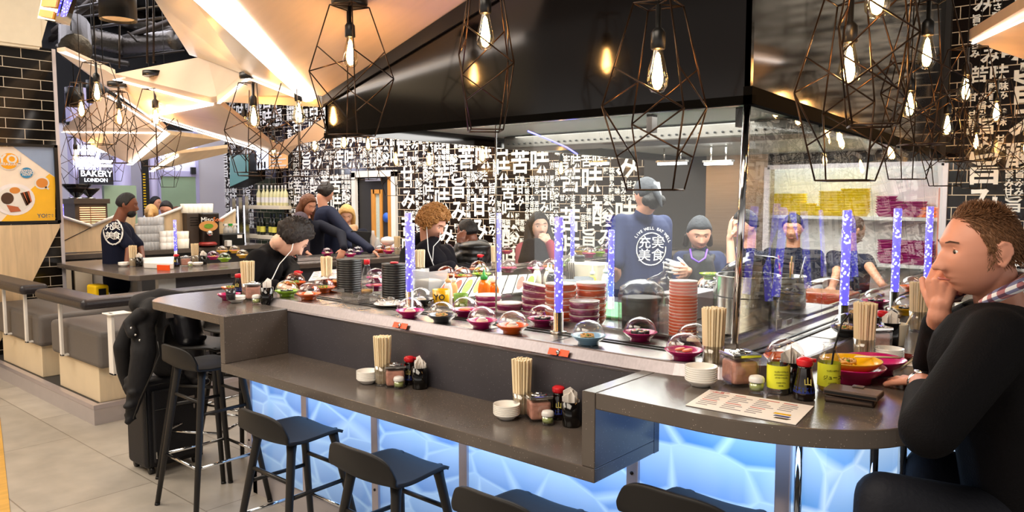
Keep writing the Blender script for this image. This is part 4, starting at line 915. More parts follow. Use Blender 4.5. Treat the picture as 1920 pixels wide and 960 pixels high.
# ---------------------------------------------------------------- condiments
mat('dish_white', 'f2efe9', .15, var=.02, coat=.3); mat('ginger', 'd99a86', .45, var=.4, scale=45, bump=.5); mat('wasabi', 'b9c67a', .5); mat('soy', '140806', .08, coat=.5); mat('soy_label', 'd8c768', .4); mat('napkin', 'efe9e2', .8)
mat('juice_label', 'e9ea3a', .45); mat('juice', 'e3b430', .2); mat('paper', 'f3ece6', .6, var=.02); mat('ink', '8d8488', .6); mat('ink_red', 'c0504a', .6); mat('dark_blue', '1e2f7a', .3)
t = thing('white_dish', 'x', 'dish'); obj('dish', MB().lathe([(.001, .003), (.022, .003), (.024, 0), (.027, 0), (.028, .004), (.043, .014), (.047, .021), (.0455, .021), (.04, .014), (.024, .006), (.001, .006)], 28), 'dish_white', t); DISH = Proto(t)
def dishes(px, py, z, n, where, sc=1):
    p = P(px, py, z=z); v = Vector((p.x, p.y, 0)).normalized(); p = p+v*.028
    for i in range(n): DISH((p.x, p.y, z+i*.0062*sc), 0, 'white sauce dish in the stack %s' % where if n > 1 else 'single white sauce dish %s' % where, 'white dishes %s' % where if n > 1 else None, scale=sc)
t = thing('chopstick', 'x', 'chopstick'); obj('stick', MB().box((-.0028, -.0022, 0), (.0028, .0022, .19)), 'chopstick', t); STICK = Proto(t)
t = thing('chopstick_pot', 'x', 'pot'); obj('glass', MB().lathe([(.001, .004), (.030, .004), (.031, 0), (.032, .0), (.034, .08), (.0325, .08), (.0305, .005)], 28, cap=False), 'clear_plastic', t); obj('base', MB().lathe([(.031, 0), (.031, .004)], 20), 'clear_plastic', t); POT = Proto(t)
def sticks(px, py, z, where, n=56, seed=0, h=1.0):
    p = P(px, py, z=z); v = Vector((p.x, p.y, 0)).normalized(); p = p+v*.03
    POT(p, 0, 'clear pot holding pale chopsticks %s' % where); rd = random.Random(seed)
    if n == 0:
        mb = MB()
        for i in range(46):
            r = .026*math.sqrt((i+.5)/46); a = i*2.4; mb.cyl((p.x+r*math.cos(a), p.y+r*math.sin(a), z+.005), (p.x+1.25*r*math.cos(a), p.y+1.25*r*math.sin(a), z+.19+rd.uniform(-.004, .004)), .0035, n=4, smooth=False)
        tag(obj('chopstick_bundle', mb, 'chopstick'), 'tight bundle of pale chopsticks %s' % where, 'chopsticks', kind='stuff'); return
    for i in range(n):
        r = .027*math.sqrt((i+.5)/n); a = i*2.39996; sp = .045*r/.027
        STICK((p.x+r*math.cos(a), p.y+r*math.sin(a), z+.006+rd.uniform(0, .003)), rd.random()*3*0, 'pale wooden chopstick standing in the pot %s' % where, 'chopsticks %s' % where, tilt=(-sp*math.sin(a), sp*math.cos(a)), scale=(1.15, 1.3, 1))
t = thing('ginger_jar', 'x', 'jar')
obj('glass', MB().box((-.041, -.041, 0), (.041, .041, .078)), 'clear_plastic', t, bevel=.008, seg=3)
obj('ginger', MB().box((-.036, -.036, .006), (.036, .036, .068)), 'ginger', t, bevel=.01, seg=3)
obj('lid', MB().box((-.041, -.041, .078), (.041, .041, .088)).lathe([(.03, .088), (.028, .091), (.012, .0915), (.011, .095), (.001, .0955)], 20), 'chrome', t, bevel=.004)
JAR = Proto(t)
t = thing('wasabi_pot', 'x', 'pot'); obj('glass', MB().lathe([(.018, 0), (.021, .004), (.021, .03)], 20), 'clear_plastic', t); obj('paste', MB().lathe([(.0185, .008), (.0185, .028)], 16), 'wasabi', t); obj('cap', MB().lathe([(.021, .03), (.0215, .032), (.0215, .04), (.018, .046), (.008, .049), (.001, .0495)], 20), 'white_plastic', t); WAS = Proto(t)
t = thing('soy_bottle', 'x', 'bottle'); obj('glass', MB().lathe([(.026, 0), (.029, .004), (.027, .03), (.0205, .065), (.018, .085), (.018, .09)], 24), 'soy', t)
obj('cap', MB().lathe([(.0185, .09), (.022, .095), (.0225, .108), (.015, .113), (.001, .115)], 20).prism([(.01, -.006), (.03, -.003), (.03, .003), (.01, .006)], .1, .11), 'red_plastic', t, bevel=.002)
l = MB(); l.lathe([(.0283, .02), (.0262, .036)], 16, cap=False); obj('blue_label', l, 'dark_blue', t)
gl = MB(); put_text(gl, '山', (0, -.0285, .052), (1, 0, 0), (0, .2, 1), .022, .02); obj('crest', gl, 'soy_label', t); SOY = Proto(t)
t = thing('napkin_cup', 'x', 'cup'); obj('cup', MB().lathe([(.027, 0), (.03, .003), (.033, .085), (.0315, .085), (.029, .01), (.001, .008)], 26, cap=False).lathe([(.027, 0.001), (.001, 0.001)], 20, cap=False), 'black_gloss', t)
def napk(seed):
    rd = random.Random(seed); mb = MB()
    for k in range(6):
        a = rd.random()*3.14; w_ = .022; h = .112+rd.random()*.022; c_, s_ = math.cos(a), math.sin(a); o = Vector((rd.uniform(-.008, .008), rd.uniform(-.008, .008), 0))
        mb.slab([o+Vector((-w_*c_, -w_*s_, .05)), o+Vector((w_*c_, w_*s_, .05)), o+Vector((w_*c_*1.1, w_*s_*1.1, h-.012)), o+Vector((0, 0, h)), o+Vector((-w_*c_*1.1, -w_*s_*1.1, h-.02))], (.002*s_, -.002*c_, 0))
    return mb
obj('napkins', napk(3), 'napkin', t, bevel=.001); NAP = Proto(t)
def put(pr, px, py, z, label, rz=0, sc=None, back=.025):
    p = P(px, py, z=z); v = Vector((p.x, p.y, 0)).normalized(); return pr(p+v*back, rz, label, scale=sc)
def dset(z, d=None, c=None, j=None, w=None, s=None, n=None, where='', nd=6, ns=50, seed=0, sc=None):
    if d: dishes(*d, z, nd, where)
    if c: sticks(*c, z, where, ns, seed)
    if j: put(JAR, *j, z, 'square glass jar of pink pickled ginger %s' % where, -.65, sc, back=.045)
    if w: put(WAS, *w, z, 'small white-capped wasabi pot %s' % where, back=.02)
    if s: put(SOY, *s, z, 'dark soy bottle with red cap %s' % where, .65, back=.025)
    if n: put(NAP, *n, z, 'black cup of white napkins %s' % where, seed, back=.03)
zs_ = .833
dset(zs_, (690, 721), (718, 724), (741, 728), (748, 730), (768, 722), (787, 731), 'on the left half of the lower shelf', 6, 48, 1)
dset(zs_, (950, 789), (979, 782), (1010, 793), (1027, 799), (1047, 788), (1071, 803), 'on the right half of the lower shelf', 6, 48, 2)
dset(1.051, (1314, 727), (1336, 698), (1386, 727), (1418, 739), (1507, 752), (1483, 738), 'on the corner counter before the diner', 7, 52, 3, sc=1.08)
dset(1.051, (1665, 685), (1619, 683), (1640, 662), None, (1652, 640), (1668, 650), 'beside the diner hand', 6, 50, 4)
dset(1.051, None, (1720, 622), None, None, None, None, 'beyond the paper cup', 1, 44, 5)
dset(1.051, (443, 568), (466, 560), (476, 563), (481, 571), (449, 552), (501, 571), 'on the left bar end by the suitcase', 3, 44, 6)
dset(ZB+.001, (232, 500), (250, 500), None, None, (238, 493), (261, 500), 'at the left end of the bar behind the benches', 4, 0, 7)
dset(ZB+.001, (371, 499), (366, 495), (349, 499), (357, 501), (331, 500), (382, 496), 'under the left bubble tube', 3, 0, 8)
dset(1.051, None, (613, 543), None, None, (559, 545), None, 'beyond the reading man arm', 3, 0, 9)
dset(1.051, (898, 512), (929, 512), None, None, (900, 506), None, 'between the padded jacket and glass edge', 2, 0, 10)
dset(1.051, None, (788, 524), None, None, None, None, 'behind the left bubble tube', 2, 0, 13)
dset(ZB+.03, None, (745, 478), None, None, (514, 494), (552, 492), 'by the standing woman', 2, 0, 14)
dishes(1810, 583, 1.051, 3, 'beside the diner chin'); dishes(470, 494, ZB, 2, 'under the reading man chin'); dishes(695, 470, ZB+.03, 2, 'by the glass jars')
# ---- juice bottles
def juice(px, py, where, label_txt, seed, full):
    p = P(px, py, z=1.051); v = Vector((p.x, p.y, 0)).normalized(); p = p+v*.03; t = thing('juice_bottle', 'clear bottle with yellow label %s' % where, 'bottle', p, rz=.63)
    obj('glass', MB().lathe([(.026, 0), (.03, .004), (.03, .085), (.026, .1), (.018, .112), (.017, .128), (.019, .13), (.019, .136)], 26), 'clear_plastic', t, world=False)
    if full: obj('juice', MB().lathe([(.027, .004), (.028, .022)], 20), 'juice', t, world=False)
    obj('label', MB().lathe([(.0305, .018), (.0305, .082)], 26, cap=False), 'juice_label', t, world=False)
    tx = MB()
    for k, (s, y_, sz) in enumerate(label_txt): put_text(tx, s, (0, -.0312, y_), (1, 0, 0), (0, 0, 1), sz, .02)
    obj('lettering', tx, 'black', t, world=False)
    return t, p
t, p = juice(1458, 742, 'left of the napkin cup, with printed lines', [('YUZU CITRUS', .066, .006), ('REFRESHING JUICE', .058, .0045), ('SERVED CHILLED', .05, .0045), ('SHAKE WELL', .036, .0045), ('250 ML', .028, .0045)], 0, False)
t, p = juice(1553, 738, 'with a black straw, near the wallet', [('ジュース', .045, .013), ('YUZU APPLE', .064, .006), ('JUICE DRINK', .03, .004)], 1, True)
tag(obj('drinking_straw', MB().tube([p+Vector((.0, .0, .012)), p+Vector((.008, .012, .12)), p+Vector((.02, .03, .19)), p+Vector((.035, .045, .215))], .0028, 8), 'black'), 'bent black drinking straw leaning in the juice bottle', 'straw')
# used plates by the diner
def usedplate(px, py, col, z, where, sc=1.35): 
    p = P(px, py, z=z); v = Vector((p.x, p.y, 0)).normalized(); p = p+v*.05; PLATE[col](p, 0, '%s plate %s' % (CN[col], where), scale=sc); return p
p = usedplate(1597, 722, 'magenta', 1.051, 'under the yellow plate by the straw bottle', 1.5)
PLATE['yellow'](p+Vector((-.005, 0, .02)), 0, 'yellow plate with noodle leftovers by the straw bottle', scale=1.42)
FOOD['noodle'](p+Vector((-.01, .0, .042)), 1, 'golden noodle leftovers on the yellow plate by the straw bottle')
p2 = usedplate(1640, 705, 'magenta', 1.051, 'emptied beside the yellow plate', 1.45)
for i, o in enumerate((0, .012)):
    tag(obj('chopstick', MB().cyl(p+Vector((.0, .02+o, .07)), p2+Vector((.07, .0+o, .055)), .0022, .003, 6), 'chopstick'), 'used chopstick resting across the yellow and magenta plates', 'chopstick', 'used chopsticks by the diner')
# paper cup with stirrer
p = P(1680, 650, z=1.051); v = Vector((p.x, p.y, 0)).normalized(); p += v*.04; t = thing('paper_cup', 'cream paper cup with wooden stirrer left of the diner hand', 'cup', p)
obj('cup', MB().lathe([(.026, 0), (.027, .002), (.036, .075), (.0375, .078), (.036, .08), (.034, .076), (.025, .006), (.001, .006)], 26, cap=False), 'cream', t, world=False)
obj('stirrer', MB().cyl((0, 0, .01), (.045, .03, .12), .003, n=5), 'chopstick', t, world=False)
p = P(1695, 676, z=1.051); p += Vector((p.x, p.y, 0)).normalized()*.02; mat('red_clay', '6d211c', .2)
tag(obj('sauce_dish', MB().lathe([(.015, 0), (.018, .001), (.03, .016), (.028, .016), (.016, .005), (.001, .004)], 22, c=p), 'red_clay'), 'tiny dark red sauce dish beside the white dish stack', 'dish')
# phone wallet and leather wallet
mat('brown_leather', '3a2a22', .4, bump=.2, scale=80); mat('tan_edge', '57453a', .45)
def slab_rot(name, label, cat, px, py, z, w_, l_, h, rz, m, parts=None):
    p = P(px, py, z=z); t = thing(name, label, cat, p, rz=rz); obj('cover', MB().box((-w_/2, -l_/2, 0), (w_/2, l_/2, h)), m, t, world=False, bevel=.004, seg=3); return t
t = slab_rot('leather_wallet', 'dark brown leather wallet lying under the phone case', 'wallet', 1596, 752, 1.051, .12, .085, .018, .15, 'brown_leather')
obj('inner_cards', MB().box((-.058, -.044, .006), (.055, -.042, .013)), 'tan_edge', t, world=False)
obj('seam_flap', MB().box((.04, -.02, .018), (.064, .02, .02)), 'brown_leather', t, world=False)
t = slab_rot('phone_case', 'brown folding phone case lying on the leather wallet', 'phone case', 1600, 741, 1.071, .135, .075, .016, .05, 'tan_edge')
obj('screen_edge', MB().box((-.064, -.0385, .005), (.064, -.036, .011)), 'black', t, world=False); obj('magnet_clasp', MB().box((-.01, .02, .016), (.02, .042, .0195)), 'brown_leather', t, world=False, bevel=.004)
# menus
def menu(label, quad, z, lines, seed):
    pts = [P(a, b, z=z) for a, b in quad]; t = thing('paper_menu', label, 'menu', pts[0]); obj('sheet', MB().slab(pts, (0, 0, .0012)), 'paper', t); rd = random.Random(seed)
    def uv(u, v): return pts[0].lerp(pts[1], u).lerp(pts[3].lerp(pts[2], u), v)+Vector((0, 0, .0014))
    mb = MB(); m2 = MB()
    for c in range(4):
        for r in range(lines):
            u0 = .06+c*.23; v0 = .1+r*.8/lines; L = rd.uniform(.1, .2)
            if c == 3 and r > lines*.5: continue
            (m2 if r % 5 == 0 else mb).slab([uv(u0, v0), uv(u0+L, v0), uv(u0+L, v0+.25/lines), uv(u0, v0+.25/lines)], (0, 0, .0003))
    a = obj('text_lines', mb, 'ink', t); a['kind'] = 'stuff'; b = obj('headings', m2, 'ink_red', t); b['kind'] = 'stuff'
    for i in range(3): obj('picture', MB().slab([uv(.76+i*.02, .62+i*.1), uv(.9+i*.015, .62+i*.1), uv(.9, .68+i*.1), uv(.75+i*.02, .68+i*.1)], (0, 0, .0005)), ['plate_yellow', 'dark_blue', 'brown_leather'][i], t)
    put_text(m3 := MB(), '実食 旨み', uv(.12, .06), (pts[1]-pts[0]).normalized(), (pts[0]-pts[3]).normalized(), .014, .02); obj('lettering', m3, 'ink_red', t); return t
menu('long white paper menu on the corner counter', [(1330, 731), (1526, 762), (1492, 797), (1285, 760)], 1.051, 9, 1)
menu('white menu sheet beyond the diner forearm', [(1722, 665), (1800, 672), (1790, 694), (1700, 686)], 1.051, 8, 2)
mat('flyer', 'ece8e6', .6)
menu('open white leaflet held under the reading man face', [(588, 510), (650, 503), (645, 520), (578, 527)], 1.12, 5, 3)
# lone chopstick on the diner's menu
tag(obj('chopstick', MB().cyl(P(1690, 688, z=1.056), P(1722, 668, z=1.056), .003, n=5), 'chopstick'), 'single chopstick lying on the menu edge before the diner', 'chopstick')
# left bar end: plate and phone, box
plate(430, 563, 'magenta', None, 'left of the white dishes by the suitcase', z=1.051, dome=False)
p = P(425, 560, z=1.075); mat('tumbler_dark', '2b2a30', .1, coat=.5)
tag(obj('tumbler', MB().lathe([(.02, .0), (.022, .0), (.026, .055), (.024, .055), (.018, .006), (.001, .006)], 20, c=P(433, 562, z=1.071)), 'tumbler_dark'), 'small dark tumbler on the magenta plate by the suitcase', 'tumbler')
p = P(440, 553, z=1.051); 
plate(436, 549, 'orange', 'salad', 'behind the dark tumbler', z=1.051, dome=False)
t = thing('takeaway_tray', 'white takeaway tray with orange patterned end on the left bar', 'tray', P(295, 500, z=ZB))
qd = [P(270, 503, z=ZB), P(325, 505, z=ZB), P(330, 490, z=ZB+.0), P(268, 493, z=ZB)]
obj('tray', MB().slab(qd, (0, 0, .05)), 'white_paint', t, bevel=.006)
qd = [P(296, 506, z=ZB), P(319, 507, z=ZB)]; obj('orange_end', MB().slab([qd[0], qd[1], qd[1]+Vector((0, 0, .045)), qd[0]+Vector((0, 0, .045))], (.01, -.012, 0)), 'orange_sticker', t)
# ---------------------------------------------------------------- bubble tubes
t = thing('bubble_tube', 'x', 'lamp'); obj('acrylic_tube', MB().lathe([(.016, .075), (.016, .435), (.014, .437)], 18), 'bubble_acrylic', t)
obj('steel_foot', MB().lathe([(.033, 0), (.033, .006), (.031, .009), (.0185, .01), (.0185, .08)], 24), 'steel', t); TUBE = Proto(t)
for px, py, w_, z, sc in ((1047, 626, 'right of the orange bowls at the front belt', 1.081, 1.0), (768, 580, 'left of the curly-haired man', 1.081, 1.0), (774, 545, 'half hidden right behind the left front one', 1.041, .9), (935, 535, 'beside the glass edge', 1.081, .95), (1073, 500, 'right of the woman in red', 1.081, .95), (1581, 612, 'nearest on the right belt', 1.081, 1.05), (1676, 582, 'middle of three on the right belt', 1.081, 1.05), (1737, 553, 'farthest on the right belt', 1.081, 1.05), (330, 484, 'on the bar behind the benches', .95, .9), (1145, 585, 'standing in for a glass reflection by the turned cook', 1.041, .9)):  # last tube stands in for the front tube's reflection in the glass
    p = P(px, py, z=z); v = Vector((p.x, p.y, 0)).normalized(); TUBE(p+v*.02, 0, 'glowing blue bubble tube %s' % w_, scale=sc)
# ---------------------------------------------------------------- bowls and kitchen clutter
WT = 1.041
mat('bowl_in', 'c9c3c6', .3); mat('bowl_or', 'd8541c', .25, coat=.4); mat('bowl_mag', '8e1a58', .25, coat=.4, var=.2); mat('bowl_rim', 'f0dcd0', .4); mat('cup_or', 'e35f36', .35); mat('black_lac', '100e0c', .38)
def bowl(nm, m, r, h, rb):
    t = thing(nm, 'x', 'bowl'); obj('wall', MB().lathe([(.001, .004), (rb*.85, .004), (rb*.88, 0), (rb, 0), (r*.97, h*.6), (r, h*.93)], 30), m, t)
    obj('inside', MB().lathe([(rb*.8, .008), (r*.93, h*.6), (r*.965, h*.97)], 30, cap=True), 'bowl_in', t); obj('rim', MB().lathe([(r, h*.93), (r*1.01, h), (r*.96, h), (r*.955, h*.95)], 30, cap=False), 'bowl_rim', t); return Proto(t)
BM = bowl('serving_bowl', 'bowl_mag', .062, .048, .046); BO = bowl('serving_bowl', 'bowl_or', .062, .048, .046); BS = bowl('soup_bowl', 'cup_or', .052, .03, .042); BK = bowl('lacquer_bowl', 'black_lac', .066, .03, .056)
for c_ in kids(BK.r): c_.data.materials.clear(); c_.data.materials.append(M['black_lac'])
def stackb(pr, px, y, n, dz, label, group, rz=0, tilt=0, z=WT, sc=1.0, jit=0):
    x = P(px, 400, y=y).x; rd = random.Random(px)
    for i in range(n):
        pr((x+rd.uniform(-jit, jit), y+rd.uniform(-jit, jit), z+i*dz), 0, label, group, scale=sc, tilt=(-tilt*i, tilt*i) if tilt else None)
stackb(BM, 915, 2.56, 3, .026, 'magenta serving bowl in the short stack left of the glass edge', 'magenta bowls left of the glass edge')
stackb(BM, 955, 2.54, 2, .03, 'magenta serving bowl in the low grey-lined stack', 'magenta bowls in the low stack')
stackb(BM, 1003, 2.6, 5, .029, 'magenta serving bowl in the tallest tilted stack', 'magenta bowls in the tilted stack', tilt=.035, jit=.002)
stackb(BO, 1052, 2.52, 6, .028, 'orange serving bowl in the stack right behind the front bubble tube', 'orange bowls behind the bubble tube', sc=1.06)
stackb(BO, 1110, 2.64, 6, .028, 'orange serving bowl in the rear stack beside the green board', 'orange bowls beside the green board', sc=1.04)
stackb(BM, 1097, 2.5, 4, .028, 'magenta serving bowl in the stack in front of the orange bowls', 'magenta bowls before the orange stack', sc=1.0)
stackb(BS, 1284, 2.53, 19, .0118, 'orange and white soup bowl in the tall tower by the cook', 'tower of orange soup bowls')
stackb(BK, 653, 2.56, 15, .0125, 'black lacquer bowl in the left stack behind the oil bottle', 'black bowls left of the oil bottle', sc=1.05)
stackb(BK, 738, 2.56, 15, .0125, 'black lacquer bowl in the right stack behind the oil bottle', 'black bowls right of the oil bottle', sc=1.0)
x = P(738, 400, y=2.56).x; tag(obj('red_lid', MB().lathe([(.022, 0), (.022, .006), (.018, .008)], 18, c=(x, 2.56, WT+15*.0125+.018)), 'red_plastic'), 'small red lid on top of the right black bowl stack', 'lid')
# oil bottle
mat('oil', 'd8a860', .15, var=.2)
p = P(688, 566, z=WT); p.y = 2.47; p.x = P(688, 500, y=2.47).x; p.z = 1.085
t = thing('oil_bottle', 'clear plastic oil bottle with red cap between the black bowl stacks', 'bottle', p); obj('bottle', MB().lathe([(.03, 0), (.034, .01), (.034, .06), (.031, .09), (.022, .125), (.014, .15), (.014, .155)], 24), 'clear_plastic', t, world=False); obj('oil', MB().lathe([(.03, .004), (.031, .025)], 20), 'oil', t, world=False)
obj('cap', MB().lathe([(.0155, .155), (.0155, .18), (.013, .182)], 18), 'red_plastic', t, world=False)
# acrylic trays
for i, (a, b) in enumerate(((641, 662), (662, 684))):
    q = [P(a, 566, z=1.085), P(b, 572, z=1.085)]; t = thing('acrylic_holder', ['left clear acrylic holder before the black bowls', 'right clear acrylic holder before the black bowls'][i], 'holder', q[0])
    obj('walls', MB().box((q[0].x, q[0].y, 1.085), (q[1].x, q[0].y+.004, 1.13)).box((q[0].x, q[0].y+.06, 1.085), (q[1].x, q[0].y+.064, 1.13)).box((q[0].x, q[0].y, 1.085), (q[0].x+.004, q[0].y+.064, 1.13)).box((q[1].x-.004, q[0].y, 1.085), (q[1].x, q[0].y+.064, 1.13)).box((q[0].x, q[0].y, 1.084), (q[1].x, q[0].y+.064, 1.088)), 'clear_plastic', t)
p = P(731, 573, z=1.085); tag(obj('oval_plate', MB().lathe([(.001, .003), (.05, .003), (.075, .01), (.074, .012), (.05, .006), (.001, .006)], 32, c=p), 'dish_white'), 'flat white plate lying before the right black bowl stack', 'plate')
for i, (px, py) in enumerate(((715, 566), (733, 562), (745, 568))): tag(obj('cling_film', MB().ell(P(px, py, z=1.105), (.022, .018, .014), 10, 7, fn=lambda d: 1+.25*math.sin(9*d.x+5*d.z+px)), 'bag_plastic'), 'crumpled cling film ball on the flat white plate', 'cling film', 'cling film on the white plate')
# blender jug and tub
x = P(803, 400, y=2.75).x; t = thing('plastic_tub', 'square clear tub filled with food left of the topping trays', 'tub', (x, 2.75, WT))
obj('tub', MB().slab([(x-.06, 2.69, WT), (x+.06, 2.69, WT), (x+.06, 2.81, WT), (x-.06, 2.81, WT)], (0, 0, .004)).slab([(x-.06, 2.69, WT), (x+.06, 2.69, WT), (x+.075, 2.68, WT+.16), (x-.075, 2.68, WT+.16)], (0, .003, 0)).slab([(x+.06, 2.69, WT), (x+.06, 2.81, WT), (x+.075, 2.82, WT+.16), (x+.075, 2.68, WT+.16)], (-.003, 0, 0)).slab([(x-.06, 2.69, WT), (x-.06, 2.81, WT), (x-.075, 2.82, WT+.16), (x-.075, 2.68, WT+.16)], (.003, 0, 0)), 'frosted', t); obj('contents', MB().box((x-.052, 2.7, WT+.005), (x+.052, 2.8, WT+.11)), 'cake', t, bevel=.01)
# yellow pot
def label_box(name, label, cat, px, y, z, w_, h, m, txt=None, tm='black', back=.03):
    x = P(px, 400, y=y).x; t = thing(name, label, cat, (x, y, z), rz=.6)
    obj('body', MB().lathe([(w_*.4, 0), (w_*.42, .003), (w_*.5, h), (w_*.47, h), (w_*.4, .008), (.001, .008)], 22, cap=False), m, t, world=False)
    if txt: g = MB(); put_text(g, txt, (0, -w_*.49, h*.6), (1, 0, 0), (0, .12, 1), h*.45, .02); obj('lettering', g, tm, t, world=False)
    return t
label_box('yellow_tub', 'yellow paper tub printed YO behind the front plates', 'tub', 826, 2.47, 1.07, .085, .085, 'plate_yellow', 'YO')
label_box('green_tub', 'white tub with green print behind the front plates', 'tub', 863, 2.5, 1.07, .07, .07, 'salad', None)
def squeeze(px, y, z, body, cap_, label, h=.16, r=.024, tip=True):
    x = P(px, 400, y=y).x; t = thing('squeeze_bottle', label, 'bottle', (x, y, z))
    obj('bottle', MB().lathe([(r*.95, 0), (r, .004), (r, h*.55), (r*.8, h*.66), (r*.5, h*.76)], 20), body, t, world=False)
    obj('cap', MB().lathe([(r*.55, h*.76), (r*.6, h*.78), (r*.6, h*.84), (r*.2, h*.88), (r*.08, h*1.02)], 16), cap_, t, world=False); return t
mat('sriracha', 'f07a12', .2, coat=.3); mat('green_cap', '2f9a3a', .35); mat('mayo', 'ece4cc', .3); mat('sauce_pale', 'e3b878', .3); mat('pale_yellow', 'e9d84a', .25)
squeeze(907, 2.66, WT, 'sriracha', 'green_cap', 'orange chilli sauce bottle with green nozzle cap in front', .2, .03)
squeeze(925, 2.74, WT, 'sriracha', 'mayo', 'orange sauce bottle half hidden right of the green-capped one', .17, .028)
squeeze(839, 2.6, WT, 'white_plastic', 'sauce_pale', 'white squeeze bottle with tan nozzle left of the trays', .17, .022)
squeeze(850, 2.68, WT, 'sauce_pale', 'mayo', 'pale tan squeeze bottle just behind the white one', .16, .02)
squeeze(1007, 3.38, WT, 'mayo', 'mayo', 'cream squeeze bottle right of the topping trays', .17, .026)
squeeze(1028, 3.38, WT, 'mayo', 'mayo', 'second cream squeeze bottle right of the topping trays', .17, .026)
squeeze(1034, 3.3, WT, 'soy', 'mayo', 'dark sauce squeeze bottle behind the bubble tube', .17, .028)
squeeze(1112, 3.3, WT, 'pale_yellow', 'white_plastic', 'yellow squeeze bottle on the green board', .18, .022)
squeeze(1137, 3.3, WT, 'white_plastic', 'white_plastic', 'tall white squeeze bottle near the cook elbow', .2, .024)
# topping trays
q = [P(808, 565, z=1.08), P(1000, 548, z=1.08), P(1008, 513, z=1.15), P(838, 522, z=1.15)]
t = thing('topping_station', 'tilted stainless rail of seven white topping pans', 'food station', q[0])
obj('rail_box', MB().slab([q[0], q[1], Vector((q[1].x, q[1].y, 1.03)), Vector((q[0].x, q[0].y, 1.03))], (-.01, .012, 0)).slab([v-Vector((0, 0, .006)) for v in q], (0, 0, -.01)), 'steel', t)
fm = ['sauce', 'sauce', 'salad', 'salmon', 'salad', 'mayo', 'cake', 'tuna', 'salad', 'steel']
N_ = 9
for i in range(N_):
    a0, a1 = (i+.06)/N_, (i+.94)/N_; L = lambda u, v: q[0].lerp(q[1], u).lerp(q[3].lerp(q[2], u), v)
    pn = obj('pan', MB().slab([L(a0, .04), L(a1, .04), L(a1, .96), L(a0, .96)], (0, 0, .004)), 'white_gloss', t, bevel=.002)
    c = L((a0+a1)/2, .5)+Vector((0, 0, .005)); ux = (L(a1, .5)-L(a0, .5))*.4; uy = (L(a0, .9)-L(a0, .1))*.42
    obj('topping', MB().slab([c+ux*math.cos(2*PI*k/16)+uy*math.sin(2*PI*k/16) for k in range(16)], (0, 0, .002)), fm[i], pn)
# label printers
mat('printer_grey', '4c5359', .4)
for i, (px, y) in enumerate(((1072, 3.1), (1096, 3.25))):
    x = P(px, 400, y=y).x; t = thing('label_printer', ['dark grey label printer nearer the bubble tube', 'dark grey label printer nearer the cook'][i], 'printer', (x, y, WT), rz=.65)
    obj('body', MB().slab([(-.055, -.07, 0), (-.055, .07, 0), (-.055, .07, .12), (-.055, .02, .13), (-.055, -.05, .09), (-.055, -.07, .05)], (.11, 0, 0)), 'printer_grey', t, world=False, bevel=.012, seg=3); obj('paper_slot', MB().box((-.04, -.068, .045), (.04, -.062, .05)), 'white_plastic', t, world=False)
    obj('button', MB().box((.03, -.05, .09), (.045, -.035, .095)), 'steel', t, world=False)
# green board, utensil box
a = P(1090, 560, z=1.05); tag(obj('chopping_board', MB().box((-2.15, 2.85, 1.041), (-1.78, 3.25, 1.055)), mat('board_green', '57b36e', .5), bevel=.006), 'green chopping board beside the label printers', 'board')
x = P(1100, 400, y=3.4).x; t = thing('utensil_box', 'pale plastic box of wooden utensils behind the label printers', 'box', (x, 3.4, WT)); obj('box', MB().box((x-.1, 3.36, WT), (x+.1, 3.48, WT+.19)), 'mayo', t, bevel=.01)
obj('black_lid', MB().lathe([(.03, 0), (.03, .03), (.025, .035)], 16, c=(x-.06, 3.42, WT+.19)), 'black_plastic', t)
for k in range(5): obj('utensil', MB().cyl((x-.09+k*.012, 3.355, WT+.02), (x-.095+k*.013, 3.34, WT+.19), .004, n=5), 'brown_leather', t)
# bagged container
x, y = P(1205, 400, y=2.56).x, 2.56; t = thing('bagged_container', 'black container wrapped in a knotted clear plastic bag', 'container', (x, y, WT))
obj('container', MB().lathe([(.07, 0), (.074, .005), (.078, .15), (.078, .16), (.06, .162)], 28), 'black', t, world=False)
bg = MB(); bg.lathe([(.082, 0), (.088, .02), (.09, .12), (.09, .17), (.08, .2), (.05, .222), (.015, .23)], 40, smooth=True); v_ = []
for i, p in enumerate(bg.v):
    a = math.atan2(p[1], p[0]); s_ = 1+.035*math.sin(a*9+p[2]*30)+.02*math.sin(a*17-p[2]*50); v_.append((p[0]*s_, p[1]*s_, p[2]))
bg.v = v_; obj('bag', bg, 'bag_plastic', t, world=False)
kb = MB(); kb.ell((.085, .045, .2), (.035, .03, .04), 16, 10, fn=lambda d: 1+.14*math.sin(d.x*11+d.z*9)); kb.tube([(.03, .02, .21), (.06, .04, .24), (.075, .05, .26), (.08, .055, .3)], [.03, .015, .01, .016], 10); obj('bag_knot', kb, 'bag_plastic', t, world=False)
# glass tumblers and cling beside
x = P(1243, 400, y=2.6).x; tag(obj('ice_glass', MB().lathe([(.028, 0), (.03, .003), (.036, .13), (.034, .13), (.028, .01), (.001, .008)], 20, c=(x, 2.6, WT)), 'frosted'), 'tall frosted glass between the bagged container and orange tower', 'glass')
x = P(1308, 400, y=2.62).x; tag(obj('plastic_cup', MB().lathe([(.04, 0), (.045, .05), (.043, .05), (.038, .005), (.001, .005)], 24, c=(x, 2.6, WT)), 'frosted'), 'low frosted bowl right of the orange tower', 'bowl')
